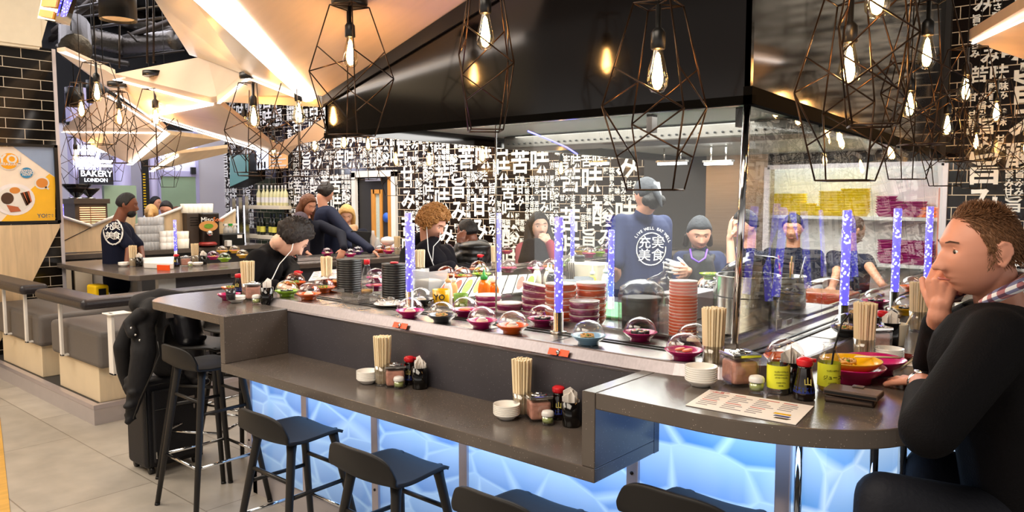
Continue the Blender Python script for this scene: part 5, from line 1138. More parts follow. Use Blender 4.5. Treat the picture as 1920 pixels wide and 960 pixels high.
# pots
def pot(px, y, r, h, z, label, lid=True, name='stock_pot'):
    x = P(px, 400, y=y).x; t = thing(name, label, 'pot', (x, y, z)); obj('body', MB().lathe([(r*.97, 0), (r, .006), (r, h-.006), (r*1.03, h), (r*.97, h), (r*.96, .01), (.001, .01)], 40, cap=False), 'steel', t, world=False)
    obj('band', MB().lathe([(r*1.005, h*.62), (r*1.012, h*.63), (r*1.005, h*.64)], 40, cap=False), 'dark_metal', t, world=False)
    for s in (-1, 1): obj('handle', MB().tube([(s*r, -.03, h*.8), (s*(r+.035), -.025, h*.8), (s*(r+.035), .025, h*.8), (s*r, .03, h*.8)], .005, 8), 'chrome', t, world=False)
    if lid: obj('lid', MB().lathe([(r*.95, 0), (r*1.0, .005), (r*.7, .03), (.02, .045), (.015, .06), (.001, .062)], 36, T=Matrix.Translation((.01, .02, h+.03)) @ Matrix.Rotation(-.2, 4, 'Y')), 'tumbler_dark', t, world=False)
    return t
pot(1405, 2.92, .125, .23, 1.05, 'big stainless stock pot with dark lid behind the glass corner')
pot(1478, 3.35, .085, .14, 1.1, 'smaller stainless pot with ladles right of the big stock pot', False)
x, y = P(1478, 400, y=3.35).x, 3.35
tag(obj('pot_stand', MB().box((x-.15, y-.15, WT), (x+.15, y+.2, 1.099)), 'steel_brushed', bevel=.005), 'low brushed steel hob under the smaller pot', 'hob')
for i in range(4): tag(obj('ladle', MB().cyl((x-.03+.02*i, y, 1.11), (x-.09+.06*i, y-.02, 1.33), .004, n=6), ['dark_metal', 'red_plastic', 'plate_yellow', 'steel'][i]), ['dark metal ladle handle leaning left in the smaller pot', 'red handled utensil in the smaller pot', 'yellow handled utensil in the smaller pot', 'steel ladle handle leaning right in the smaller pot'][i], 'utensil')
pot(1365, 3.05, .055, .2, 1.045, 'slim stainless canister left of the big stock pot', False, 'canister')
tag(obj('hob_block', MB().box((-1.72, 3.0, 1.041), (-1.56, 3.3, 1.16)), 'steel_brushed', bevel=.006), 'boxy brushed steel appliance left of the big stock pot', 'appliance')
x = P(1655, 400, y=3.9).x
t = thing('orange_container', 'orange rectangular food container on the inner right belt', 'container', (-1.25, 3.95, 1.05)); obj('tub', MB().box((-1.4, 3.85, 1.05), (-1.14, 4.05, 1.11)), 'bowl_or', t, bevel=.01); obj('cover', MB().ell((-1.27, 3.95, 1.11), (.12, .09, .07), 20, 10), 'dome_glass', t)
# price cards on the glass
for i, px in enumerate((1461, 1480)):
    a = P(px, 609, x=-1.095); tag(obj('price_card', MB().box((-1.1, a.y-.02, a.z-.022), (-1.096, a.y+.03, a.z+.022)), 'paper'), ['left small white card fixed low inside the right glass pane', 'right small white card fixed low inside the right glass pane'][i], 'card')
# yellow and magenta bowls on the back shelf
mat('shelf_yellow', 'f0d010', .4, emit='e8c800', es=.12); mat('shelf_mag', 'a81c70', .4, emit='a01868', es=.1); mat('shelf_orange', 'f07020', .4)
def sbowl(m): 
    t = thing('shelf_bowl', 'x', 'bowl'); obj('wall', MB().lathe([(.06, 0), (.085, .035), (.09, .04)], 18), m, t); obj('rim', MB().lathe([(.09, .04), (.092, .044), (.086, .044)], 18, cap=False), m, t); return Proto(t)
SY, SM = sbowl('shelf_yellow'), sbowl('shelf_mag')
zs = P(1600, 405, y=7.45).z
for px, n in ((1452, 8), (1475, 8), (1495, 8), (1514, 4), (1536, 3), (1553, 9), (1572, 9), (1594, 10), (1612, 10)):
    x = P(px, 390, y=7.42).x
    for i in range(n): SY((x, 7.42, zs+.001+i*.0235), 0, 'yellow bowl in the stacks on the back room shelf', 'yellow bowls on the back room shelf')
for px, n, zz in ((1662, 7, 0), (1682, 5, 0), (1702, 4, 0), (1718, 5, 0), (1668, 8, -.42), (1690, 8, -.42), (1712, 8, -.42), (1735, 8, -.42)):
    x = P(px, 390, y=7.42).x
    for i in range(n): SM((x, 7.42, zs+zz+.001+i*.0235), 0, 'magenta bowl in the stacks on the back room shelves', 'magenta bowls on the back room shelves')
x = P(1743, 390, y=7.42).x
for i in range(3): tag(obj('shelf_tray', MB().box((x-.09, 7.36, zs+.001+i*.03), (x+.1, 7.5, zs+.027+i*.03)), 'shelf_orange', bevel=.004), 'orange tray stacked at the right end of the back shelf', 'tray', 'orange trays on the back shelf')
tag(obj('orange_board', MB().box((P(1759, 400, y=7.3).x, 7.28, .9), (P(1766, 400, y=7.3).x, 7.32, P(1759, 352, y=7.3).z)), 'shelf_orange'), 'upright orange strip at the right edge of the opening', 'strip')
# ---------------------------------------------------------------- rear-left counter goods
cx = -8.86; cz = .971
t = thing('soup_machine', 'brown miso soup machine with round dispenser front', 'machine', (cx, 4.2, cz))
def R(px, py, x=cx): return P(px, py, x=x)
a, b, top = R(352, 460).y, R(407, 460).y, R(380, 399).z; mid = R(375, 460).y
mat('machine_brown', '4a4038', .4); mat('machine_front', '2d2622', .25); mat('soup_pic', 'd99a58', .4); mat('red_tray', '8f2a24', .3)
obj('side_body', MB().box((cx-.38, a, cz), (cx+.0, mid, top)), 'machine_brown', t, bevel=.01); obj('front_body', MB().box((cx-.3, mid+.002, cz), (cx+.08, b, top)), 'machine_front', t, bevel=.015)
g = MB(); c = R(393, 412, cx+.085); put_text(g, 'Miso', (cx+.085, c.y-.03, c.z), (0, 1, 0), (0, 0, 1), .085, .01); obj('lettering', g, 'kanji_white', t)
g = MB(); put_text(g, 'Soup', (cx+.085, c.y+.12, c.z), (0, 1, 0), (0, 0, 1), .075, .01); obj('lettering', g, 'salmon', t)
c = R(391, 424, cx+.085); obj('soup_picture', MB().slab([(cx+.081, c.y+.12*math.cos(k*PI/8), c.z+.065*math.sin(k*PI/8)) for k in range(16)], (.006, 0, 0)), 'soup_pic', t)
obj('soup_picture', MB().slab([(cx+.087, c.y+.06*math.cos(k*PI/8), c.z+.03*math.sin(k*PI/8)) for k in range(16)], (.003, 0, 0)), 'salad', t)
c = R(391, 436, cx+.09); obj('nozzle', MB().cyl((cx+.05, c.y, c.z), (cx+.14, c.y, c.z-.01), .03, n=14), 'chrome', t)
c = R(391, 456, cx+.12); obj('drip_tray', MB().lathe([(.001, 0), (.1, 0), (.11, .02), (.09, .04), (.001, .04)], 24, c=(cx+.1, c.y, cz+.02)), 'red_tray', t)
for k in range(4): obj('vent_slot', MB().box((cx+.001, a+.04, top-.06-k*.03), (cx+.004, a+.14, top-.052-k*.03)), 'black', t)
obj('notice', MB().box((cx+.001, a+.16, top-.16), (cx+.004, a+.2, top-.03)), 'paper', t)
# glasses, cups and mugs (each one a thing)
def gl_proto(nm, cat, m, r, h): 
    t = thing(nm, 'x', cat); obj('glass', MB().lathe([(r*.85, 0), (r, h), (r*.92, h), (r*.78, .006), (.001, .006)], 14, cap=False), m, t); return Proto(t)
mat('glass_bright', 'f3efe0', .12, var=.1, coat=.5)
GL = gl_proto('tumbler', 'tumbler', 'frosted', .034, .09); CU = gl_proto('white_cup', 'cup', 'white_gloss', .04, .07); MU = gl_proto('patterned_mug', 'mug', 'glass_bright', .05, .11)
k = 0
for r_, py in enumerate((465,)):
    for c_, px in enumerate(range(258, 302, 6)):
        for dd in range(2):
            for lv in range(4 if px > 262 else 3):
                y = R(px, py, cx-.05-dd*.12).y; GL((cx-.02-dd*.09, y, cz+lv*.094), 0, 'clear tumbler in the stacked rows left of the white cups', 'stacked clear tumblers on the rear counter')
for px in (306, 316, 325):
    for lv in range(3): y = R(px, 462, cx+.02).y; CU((cx+.02, y, cz+lv*.07), 0, 'white cup in the stacks beside the clear tumblers', 'white cups on the rear counter')
for px in (340, 347):
    for lv in range(2): y = R(px, 462, cx+.05).y; MU((cx+.05, y, cz+lv*.09), 0, 'pale patterned cup stacked left of the soup machine', 'patterned cups left of the soup machine')
for px in (354, 363, 371, 379, 391, 400): y = R(px, 399).y; MU((cx-.1, y, top), 0, 'patterned mug standing on top of the soup machine', 'mugs on top of the soup machine', cat='mug')
y = R(338, 430).y; tag(obj('till', MB().box((cx-.2, R(322, 440).y, cz), (cx-.05, R(338, 440).y, R(330, 434).z)), 'black_plastic', bevel=.01), 'small black till half hidden by the left bubble tube', 'till')
y0, y1 = R(410, 460).y, R(452, 460).y; t = thing('supply_crate', 'black crate of spray bottles right of the soup machine', 'crate', (cx, y0, cz)); obj('crate', MB().box((cx-.1, y0, cz), (cx+.1, y1, R(430, 438).z)), 'black_plastic', t, bevel=.008); obj('tag_card', MB().box((cx+.101, R(437, 440).y, R(437, 446).z), (cx+.104, R(446, 440).y, R(437, 440).z)), 'paper', t)
for i, px in enumerate((424, 431, 440)):
    y = R(px, 435).y; t = thing('spray_bottle', ['left spray bottle in the black crate', 'middle spray bottle with green trigger in the black crate', 'right spray bottle in the black crate'][i], 'bottle', (cx, y, R(430, 438).z)); obj('bottle', MB().lathe([(.035, 0), (.035, .06), (.012, .09), (.012, .1)], 12), 'frosted', t, world=False); obj('trigger', MB().box((-.015, -.03, .1), (.015, .03, .125)).box((-.008, .01, .06), (.008, .02, .1)), 'green_cap' if i == 1 else 'white_plastic', t, world=False)
tag(obj('small_carton', MB().box((cx+.1, R(413, 460).y, cz), (cx+.17, R(422, 460).y, R(415, 450).z)), 'white_paint', bevel=.004), 'small white and blue carton before the black crate', 'carton')
# yellow bucket under the left bar
p = P(191, 535, x=-7.2); q_ = P(180, 552, x=-7.2)
y0, y1 = P(178, 540, x=-7.2).y, P(205, 540, x=-7.2).y; zt = P(190, 535, x=-7.2).z
t = thing('mop_bucket', 'yellow plastic mop bucket behind the benches under the bar', 'bucket', (-7.2, (y0+y1)/2, 0)); obj('bucket', MB().box((-7.4, y0, .02), (-7.2, y1, zt)), 'yellow_paint', t, bevel=.02, seg=3); obj('front_panel', MB().box((-7.2, y0+.03, zt-.12), (-7.195, y1-.03, zt-.03)), 'black', t)
# coffee machine behind the partition
hx = -10.0
def C(px, py): return P(px, py, x=hx)
t = thing('pastry_cabinet', 'dark-topped cabinet with lit slatted trays behind the ply partition', 'cabinet', (hx, C(143, 400).y, .9))
y0, y1 = C(142, 400).y, C(203, 400).y
obj('top', MB().box((hx-.4, y0-.02, C(150, 382).z), (hx+.02, y1+.02, C(150, 373).z)), 'machine_brown', t); obj('carcass', MB().box((hx-.4, y0, 0), (hx-.02, y1, C(150, 382).z)), 'machine_brown', t)
for k in range(9): z = C(150, 389+k*4.2).z; obj('lit_tray', MB().box((hx-.02, C(150, 389).y, z-.008), (hx+.01, C(168, 389).y, z+.002)).box((hx-.02, C(171, 389).y, z-.008), (hx+.01, C(197, 389).y, z+.002)), 'tray_glow', t)
for i, (px, w_) in enumerate(((153, .16), (177, .11))):
    c = C(px, 372); t = thing('bean_hopper', ['larger glossy bean hopper on the dark-topped cabinet', 'smaller glossy bean hopper on the dark-topped cabinet'][i], 'hopper', (hx-.15, c.y, C(px, 373).z+.001)); obj('bowl', MB().lathe([(w_*.25, .03), (w_, w_), (w_*1.1, w_+.02), (w_*1.0, w_+.02), (w_*.2, .04)], 24, cap=False), 'black_gloss', t, world=False); obj('foot', MB().lathe([(w_*.6, 0), (w_*.6, .015), (w_*.2, .02), (w_*.25, .035)], 20), 'chrome', t, world=False)
# items by the blonde woman: laptop screen, bottle, jars, espresso cup
t = thing('laptop', 'black laptop screen back in front of the scarfed woman', 'laptop', P(678, 470, z=ZB+.03))
q = [P(661, 471, d=8.3), P(694, 468, d=8.5), P(696, 435, d=8.5), P(658, 432, d=8.3)]; obj('lid', MB().slab(q, (-.01, .01, 0)), 'black', t, bevel=.006); obj('base', MB().slab([q[0], q[1], q[1]+Vector((-.18, .1, 0)), q[0]+Vector((-.18, .1, 0))], (0, 0, -.012)), 'black', t)
for i, (px, h) in enumerate(((700, .22), (708, .14))):
    p = P(px, 469, z=ZB+.03); tag(obj('glass_jar', MB().lathe([(.035, 0), (.038, .01), (.038, h*.6), (.018, h*.8), (.016, h)], 16, c=p), 'frosted'), ['taller clear bottle right of the laptop', 'shorter clear jar right of the laptop'][i], 'jar')
tag(obj('teapot', MB().ell(P(727, 452, d=8.2), (.09, .07, .05), 16, 10), 'dish_white'), 'white bowl raised on a dome right of the glass jars', 'bowl')
# pale chopping items under the far door etc. kept plain
# ---------------------------------------------------------------- bar stools
def stool_proto(hs):
    t = thing('bar_stool', 'x', 'bar stool')
    nu = 16; vs = []; rows = 0
    for i in range(7):                                   # upright back, top edge first
        s_ = 1-i/6
        for j in range(nu+1):
            u = -1+2*j/nu; zt_ = .035+.085*math.sqrt(max(0, 1-abs(u)**3.0)); vs.append((u*.178, -.165-.035*s_**.7+.05*u*u*(.4+.6*s_), hs+.012*(1-s_)+s_*zt_))
        rows += 1
    for y, z, hw in ((-.15, .002, .176), (-.12, -.004, .173), (-.06, -.008, .166), (.02, -.006, .156), (.09, -.004, .148), (.13, -.012, .142), (.15, -.024, .134)):
        for j in range(nu+1):
            u = -1+2*j/nu; vs.append((u*hw, y+(.05*u*u*.4 if y < -.1 else -.012*u**4 if y > .1 else 0), hs+z+.012*u*u))
        rows += 1
    prof = range(rows)
    n = nu+1; R_ = len(prof); fs = [(i*n+j, i*n+j+1, (i+1)*n+j+1, (i+1)*n+j) for i in range(R_-1) for j in range(nu)]
    mb = MB(); mb.add(vs, fs, True); s = obj('seat_shell', mb, ['stool_shell'], t)
    m = s.modifiers.new('sub', 'SUBSURF'); m.levels = m.render_levels = 1
    m = s.modifiers.new('thick', 'SOLIDIFY'); m.thickness = .012; m.offset = -1
    top = [(-.12, -.105), (.12, -.105), (-.105, .1), (.105, .1)]; bot = [(-.205, -.205), (.205, -.205), (-.2, .2), (.2, .2)]
    def at(i, z): 
        k = z/(hs-.01); return Vector((bot[i][0]+(top[i][0]-bot[i][0])*k, bot[i][1]+(top[i][1]-bot[i][1])*k, z))
    for i in range(4):
        obj('leg', MB().tube([at(i, 0), at(i, .3), at(i, hs-.05), at(i, hs-.004)], [.0125, .015, .018, .022], 12), 'stool_leg', t)
        obj('foot_cap', MB().cyl(at(i, 0), at(i, .012), .0135, n=12), 'black', t)
    for a, b, z in ((0, 1, hs-.16), (2, 3, hs-.16), (0, 2, hs-.22), (1, 3, hs-.22)): obj('rail', MB().cyl(at(a, z), at(b, z), .009, n=8), 'stool_leg', t)
    for a, b in ((0, 1), (2, 3), (0, 2), (1, 3)): obj('footrest', MB().cyl(at(a, .27), at(b, .27), .008, n=8), 'chrome', t)
    return Proto(t)
LOW, HIGH = stool_proto(.63), stool_proto(.745)
HIGH((-3.66, 1.88, 0), 0, 'tall dark bar stool beside the suitcase at the counter end')
LOW((-2.68, 1.745, 0), 0, 'dark low-backed bar stool, left of those at the low shelf')
LOW((-2.04, 1.735, 0), 0, 'dark low-backed bar stool in the middle of the low shelf')
LOW((-1.42, 1.74, 0), 0, 'dark low-backed bar stool at the right end of the low shelf')
HIGH((-.89, 1.84, 0), 0, 'dark bar stool under the raised corner counter beside the hanging menu')
HIGH((-.22, 2.02, 0), math.radians(70), 'dark bar stool carrying the foreground diner')
HIGH((-4.42, 2.5, 0), math.radians(-80), 'bar stool carrying the reading man')
HIGH((-4.36, 3.92, 0), math.radians(-90), 'bar stool carrying the curly-haired man')
HIGH((-4.36, 4.82, 0), math.radians(-90), 'bar stool carrying the person in the padded jacket')
HIGH((-4.1, 5.45, 0), math.radians(-90), 'bar stool carrying the woman in red sleeves')
HIGH((-4.15, 2.12, 0), math.radians(-60), 'empty bar stool between suitcase and reading man')
# ---------------------------------------------------------------- organic helper
def blob(mb, voxel, smooth=3, name='b', strength=.5):
    """one continuous skin over overlapping rounded volumes"""
    me = mb.mesh(name, ['black']); o = bpy.data.objects.new('tmp', me); COL.objects.link(o)
    r = o.modifiers.new('r', 'REMESH'); r.mode = 'VOXEL'; r.voxel_size = voxel; r.use_smooth_shade = True
    if smooth: s = o.modifiers.new('s', 'SMOOTH'); s.iterations = smooth; s.factor = strength
    out = bpy.data.meshes.new_from_object(o.evaluated_get(bpy.context.evaluated_depsgraph_get()))
    bpy.data.objects.remove(o); bpy.data.meshes.remove(me); out.materials.clear(); out.name = name
    out.polygons.foreach_set('use_smooth', [True]*len(out.polygons)); out.polygons.foreach_set('material_index', [0]*len(out.polygons)); return out
def skin(name, mb, voxel, m, parent, smooth=3):
    me = blob(mb, voxel, smooth, name); me.materials.append(M[m]); return obj(name, me, m, parent)
def cap(mb, a, b, r0, r1=None, n=12):
    a = Vector(a); b = Vector(b); r1 = r0 if r1 is None else r1
    mb.cyl(a, b, r0, r1, n); mb.ell(a, r0, n, 8); mb.ell(b, r1, n, 8); return mb
def chain(mb, pts, rs, n=12):
    for i in range(len(pts)-1): cap(mb, pts[i], pts[i+1], rs[i], rs[i+1], n)
    return mb
# ---------------------------------------------------------------- suitcase, bag and coats
mat('nylon', '17161a', .6, bump=.3, scale=200); mat('coat_black', '121114', .75, bump=.25, scale=30); mat('coat_shine', '1c1b20', .35, bump=.3, scale=25)
sc_ = thing('suitcase', 'black upright cabin suitcase standing by the counter end', 'suitcase', (-4.42, 1.98, 0))
obj('body', MB().box((-4.55, 1.81, .035), (-4.30, 2.15, .55)), 'nylon', sc_, bevel=.03, seg=4)
obj('front_pocket', MB().box((-4.30, 1.85, .07), (-4.275, 2.11, .49)), 'nylon', sc_, bevel=.012, seg=3)
obj('zip_track', MB().rod([(-4.302, 1.825, .06), (-4.302, 1.825, .52), (-4.302, 2.135, .52), (-4.302, 2.135, .06)], .004).rod([(-4.273, 1.86, .38), (-4.273, 2.1, .38)], .003), 'black_plastic', sc_)
obj('zip_pull', MB().box((-4.3, 1.855, .1), (-4.268, 1.862, .14)).box((-4.272, 2.08, .345), (-4.266, 2.09, .375)), 'chrome', sc_)
obj('badge_plate', MB().box((-4.275, 2.03, .41), (-4.268, 2.09, .425)), 'steel', sc_)
for y in (1.85, 2.11):
    for x in (-4.52, -4.33): obj('wheel', MB().cyl((x, y-.012, .022), (x, y+.012, .022), .022, n=16), 'black_plastic', sc_)
obj('grab_handle', MB().tube([(-4.42, 1.9, .55), (-4.42, 1.92, .58), (-4.42, 2.04, .58), (-4.42, 2.06, .55)], .01, 8), 'black_plastic', sc_)
for y in (1.885, 2.06): obj('pull_rod', MB().cyl((-4.43, y, .54), (-4.43, y, 1.0), .008, n=10), 'chrome', sc_)
obj('pull_grip', MB().cyl((-4.43, 1.87, 1.0), (-4.43, 2.075, 1.0), .013, n=10), 'black_plastic', sc_)
mb = MB(); chain(mb, [(-4.36, 1.97, .62), (-4.36, 1.98, .8), (-4.37, 1.98, .97)], [.085, .09, .07]); chain(mb, [(-4.36, 2.06, .62), (-4.37, 2.06, .95)], [.07, .06])
t = thing('holdall', 'black holdall strapped upright against the suitcase handle', 'bag', (-4.36, 2.0, .555)); skin('body', mb, .012, 'nylon', t)
obj('buckle_patch', MB().box((-4.27, 1.94, .9), (-4.262, 2.02, .93)), 'vinyl', t)
rd = random.Random(5)
def drape(label, path, rs, ribs, m, extra=None):
    mb = MB(); chain(mb, path, rs, 14)
    for i in range(ribs):
        k = rd.random()*(len(path)-1); j = int(k); c = Vector(path[j]).lerp(Vector(path[min(j+1, len(path)-1)]), k-j); r = rs[j]
        mb.ell(c+Vector((rd.uniform(-r, r)*.6, rd.uniform(-r, r)*.6, 0)), (r*.6, r*.6, r*.35), 10, 7)
    if extra: extra(mb)
    t = thing('coat', label, 'coat', path[-1]); skin('cloth', mb, .010, m, t, 2); return t
def ex1(mb):
    chain(mb, [P(240, 612, d=4.2), P(228, 650, d=4.2), P(232, 700, d=4.25), P(240, 735, d=4.25)], [.035, .045, .035, .02]); chain(mb, [P(262, 590, d=4.15), P(240, 606, d=4.12), P(248, 625, d=4.1)], [.04, .028, .03])
    chain(mb, [P(262, 570, d=4.3), P(300, 558, d=4.35), P(345, 562, d=4.4), P(372, 590, d=4.4)], [.06, .055, .05, .035])
t = drape('black quilted coat hanging from the suitcase handle down its left side', [P(285, 575, d=4.25), P(268, 610, d=4.2), P(270, 660, d=4.15), P(258, 720, d=4.15), P(247, 770, d=4.15), P(240, 792, d=4.15)], [.055, .06, .066, .055, .033, .016], 26, 'coat_black', ex1)
obj('zip', MB().tube([P(296, 640, d=4.0), P(300, 665, d=4.0), P(285, 700, d=4.02), P(262, 750, d=4.06), P(250, 785, d=4.1)], .0035, 6), 'black_plastic', t)
for a, b in ((246, 615), (254, 628), (262, 638)): obj('press_stud', MB().ell(P(a, b, d=4.03), .006, 8, 6), 'chrome', t)
drape('second black coat slung over the right of the suitcase handle', [P(335, 580, d=4.4), P(350, 600, d=4.38), P(358, 640, d=4.38), P(362, 690, d=4.4), P(372, 715, d=4.42)], [.06, .075, .075, .07, .03], 20, 'coat_shine')
# ---------------------------------------------------------------- people
for n, c in (('skin_fair', 'e2a78c'), ('skin_pale', 'edbfa6'), ('skin_tan', 'c98d6c'), ('skin_brown', '7a4a35'), ('skin_man', 'd3937a')): mat(n, c, .45, var=.06, scale=25, bump=.04)
for n, c in (('hair_dark', '1c130f'), ('hair_brown', '4a2f20'), ('hair_auburn', '6b4024'), ('hair_man', '7d5638'), ('hair_sandy', 'a8743c'), ('hair_blonde', 'd3a764'), ('hair_black', '0f0c0c')): mat(n, c, .5, var=.35, scale=60, stretch=(3, 3, .5), bump=.6)
mat('knit_black', '0d0c0f', .8, spec=.15, bump=.25, scale=220); mat('hoodie', '121016', .8, spec=.15, bump=.2, scale=120); mat('puffer', '191715', .38, var=.2, scale=20); mat('red_top', 'a3394a', .7); mat('vest', '17161c', .8, spec=.15, bump=.3, scale=80); mat('navy_tee', '17264f', .75, bump=.1, scale=60); mat('navy_dark', '15192c', .75, spec=.15)
mat('bandana', '34373d', .7, bump=.2, scale=60); mat('apron', '23262b', .6); mat('suit', '1c2136', .7, spec=.15); mat('cardigan', '181a26', .8, spec=.15); mat('scarf', 'b98f6a', .8, var=.5, scale=14, bump=.3); mat('floral', '4b3f4a', .8, var=.9, scale=40); mat('jeans', '11141f', .75, bump=.2, scale=90); mat('purple', '6a3fc0', .5)
mat('white_shirt', 'dfe3ea', .7); mat('lips', 'a85a50', .45); mat('eye_white', 'e8e2dc', .2); mat('iris', '2b211a', .1); mat('glove', 'e9ecea', .5); mat('shoe', '0e0d0e', .4); mat('red_lip', 'a03038', .4)
def checks():
    m, nt, b = nmat('gingham'); N, L = nt.nodes, nt.links
    tc = N.new('ShaderNodeTexCoord'); mp = N.new('ShaderNodeMapping'); mp.inputs['Rotation'].default_value = (0, .5, .6); L.new(tc.outputs['Object'], mp.inputs[0])
    s = N.new('ShaderNodeSeparateXYZ'); L.new(mp.outputs[0], s.inputs[0]); prev = None
    for ax, c in (('X', (.45, .03, .05, 1)), ('Z', (.04, .05, .25, 1))):
        f = N.new('ShaderNodeMath'); f.operation = 'MULTIPLY'; f.inputs[1].default_value = 380; L.new(s.outputs[ax], f.inputs[0])
        w_ = N.new('ShaderNodeMath'); w_.operation = 'SINE'; L.new(f.outputs[0], w_.inputs[0]); g = N.new('ShaderNodeMath'); g.operation = 'GREATER_THAN'; g.inputs[1].default_value = .1; L.new(w_.outputs[0], g.inputs[0])
        mx = N.new('ShaderNodeMix'); mx.data_type = 'RGBA'; mx.blend_type = 'MULTIPLY'; mx.inputs[7].default_value = c; k = N.new('ShaderNodeMath'); k.operation = 'MULTIPLY'; k.inputs[1].default_value = .8; L.new(g.outputs[0], k.inputs[0]); L.new(k.outputs[0], mx.inputs[0])
        if prev: L.new(prev, mx.inputs[6])
        else: mx.inputs[6].default_value = (.85, .82, .82, 1)
        prev = mx.outputs[2]
    L.new(prev, b.inputs['Base Color']); b.inputs['Roughness'].default_value = .7
checks()
def G(x, s): return math.exp(-(x/s)**2)
def head_pts(n=64, k=48, female=0, chub=0, grow=None):
    """head facing +Y, centre of skull at origin, about .235 tall"""
    vs = []; fs = []
    for i in range(k+1):
        th = PI*i/k
        for j in range(n):
            ph = 2*PI*j/n; d = Vector((math.sin(th)*math.cos(ph), math.sin(th)*math.sin(ph), math.cos(th)))
            x, y, z = d.x*.076, d.y*.094, d.z*.112
            if grow is None:
                pass
            if z < 0:
                t = min(1, -z/.112); x *= 1-(.30-.2*chub+.05*female)*t**1.6
                if y < 0: y *= 1-.62*min(1, t*1.4)
                else: y *= 1-.02*t
                if y > 0: z -= .012*t*(d.y)
            else:
                x *= 1+.03*G(z-.03, .04); y *= 1+(.03 if y < 0 else -.03)*G(z-.05, .05)
            if y > 0 and grow is None:
                f_ = max(0, d.y)
                nz_ = (z+.001)/.05
                prof = .0235*G(z+.033, .0125)+.009*G(z+.012, .016)-.004*G(z-.010, .009)+.004*G(z-.028, .010)
                y += prof*G(x, .0135+.006*G(z+.036, .01))*f_
                y -= .012*(G(x-.032, .016)+G(x+.032, .016))*G(z-.006, .013)*f_
                y += .006*(G(x-.03, .02)+G(x+.03, .02)+.6*G(x, .015))*G(z-.027, .008)*f_*(1-.5*female)
                y += (.0065*G(z+.062, .0045)+.0075*G(z+.0735, .005)-.004*G(z+.0677, .0025))*G(x, .024)*f_
                y += .013*G(z+.103, .013)*G(x, .022)*f_
                y += .004*(G(x-.045, .016)+G(x+.045, .016))*G(z+.03, .02)*f_
                y -= .004*G(z+.085, .007)*G(x, .02)*f_
            if grow is not None:
                g = grow(d, Vector((x, y, z))); x *= g; y *= g; z *= g
            vs.append(Vector((x, y, z)))
    for i in range(k):
        for j in range(n): fs.append((i*n+j, (i+1)*n+j, (i+1)*n+(j+1) % n, i*n+(j+1) % n))
    return vs, fs
def sst(a, b, x): t = max(0, min(1, (x-a)/(b-a))); return t*t*(3-2*t)
def hair_grow(style, thick, rough, seed, recede=0):
    off = Vector((seed*7.1, seed*3.3, 0))
    def g(d, p):
        fr = max(0, d.y); hl = -.30+.95*sst(-.15, .75, d.y)+recede*fr     # height of the hair line on the unit sphere
        if style == 'long': hl = -.75+1.3*sst(.1, .8, d.y)
        if style == 'bandana': hl = -.25+.72*sst(-.4, .8, d.y)
        if style == 'full': hl = -.5+1.0*sst(-.1, .75, d.y)
        if style == 'curly': hl = -.45+.95*sst(.0, .8, d.y)
        m_ = sst(hl-.08, hl+.16, d.z); nz_ = noise.noise(Vector((d.x*6, d.y*6, d.z*3))*(1 if rough < .05 else 1.6)+off)*rough+noise.noise(Vector((d.x*17, d.y*17, d.z*5))+off)*rough*.7+noise.noise(Vector((d.x*34, d.y*34, d.z*8))+off)*.03
        return .86+m_*(.14+thick/.09+nz_)
    return g
def finger(mb, base, dirv, side_up, lens, r, curl):
    p = Vector(base); d = Vector(dirv).normalized(); up = Vector(side_up).normalized(); ax = d.cross(up).normalized()
    for L_, c in zip(lens, curl):
        d = (Matrix.Rotation(-c, 3, ax) @ d); q = p+d*L_; cap(mb, p, q, r, r*.9, 10); p = q; r *= .92
    return p
def hand(mb, wrist, dirv, back, side=1, s=1.0, curl=(.35, .45, .3), spread=.12, thumb=(.5, .35)):
    """palm + five fingers; dirv = wrist to knuckles, back = out of the back of the hand, side=+1 thumb on the dirv x back side"""
    w_ = Vector(wrist); d = Vector(dirv).normalized(); b = Vector(back); b = (b-d*b.dot(d)).normalized(); a = d.cross(b).normalized()*side
    kn = []
    for i in range(4):
        k = w_+d*(.085-.006*abs(i-1))*s+a*(.030-.0195*i)*s-b*.002*abs(i-1.5)*s; kn.append(k); cap(mb, w_+a*(.012-.008*i)*s+d*.012*s, k, .0125*s, .0105*s, 10)
    L4 = [(.040, .024, .019), (.044, .028, .020), (.041, .026, .020), (.032, .019, .017)]
    for i in range(4): finger(mb, kn[i], d+a*spread*(1.3-i)*.6, b, [l*s for l in L4[i]], .0088*s-(.0008*s if i == 3 else 0), curl if not isinstance(curl[0], tuple) else curl[i])
    t0 = w_+d*.028*s+a*.024*s; td = (d*.72+a*.75-b*thumb[0]).normalized(); cap(mb, w_+d*.01*s+a*.01*s, t0, .014*s, .0125*s, 10)
    t1 = t0+td*.036*s; t2 = t1+(td*.75+d*thumb[1]-b*.2).normalized()*.028*s; chain(mb, [t0, t1, t2], [.0115*s, .0098*s, .0085*s], 10)
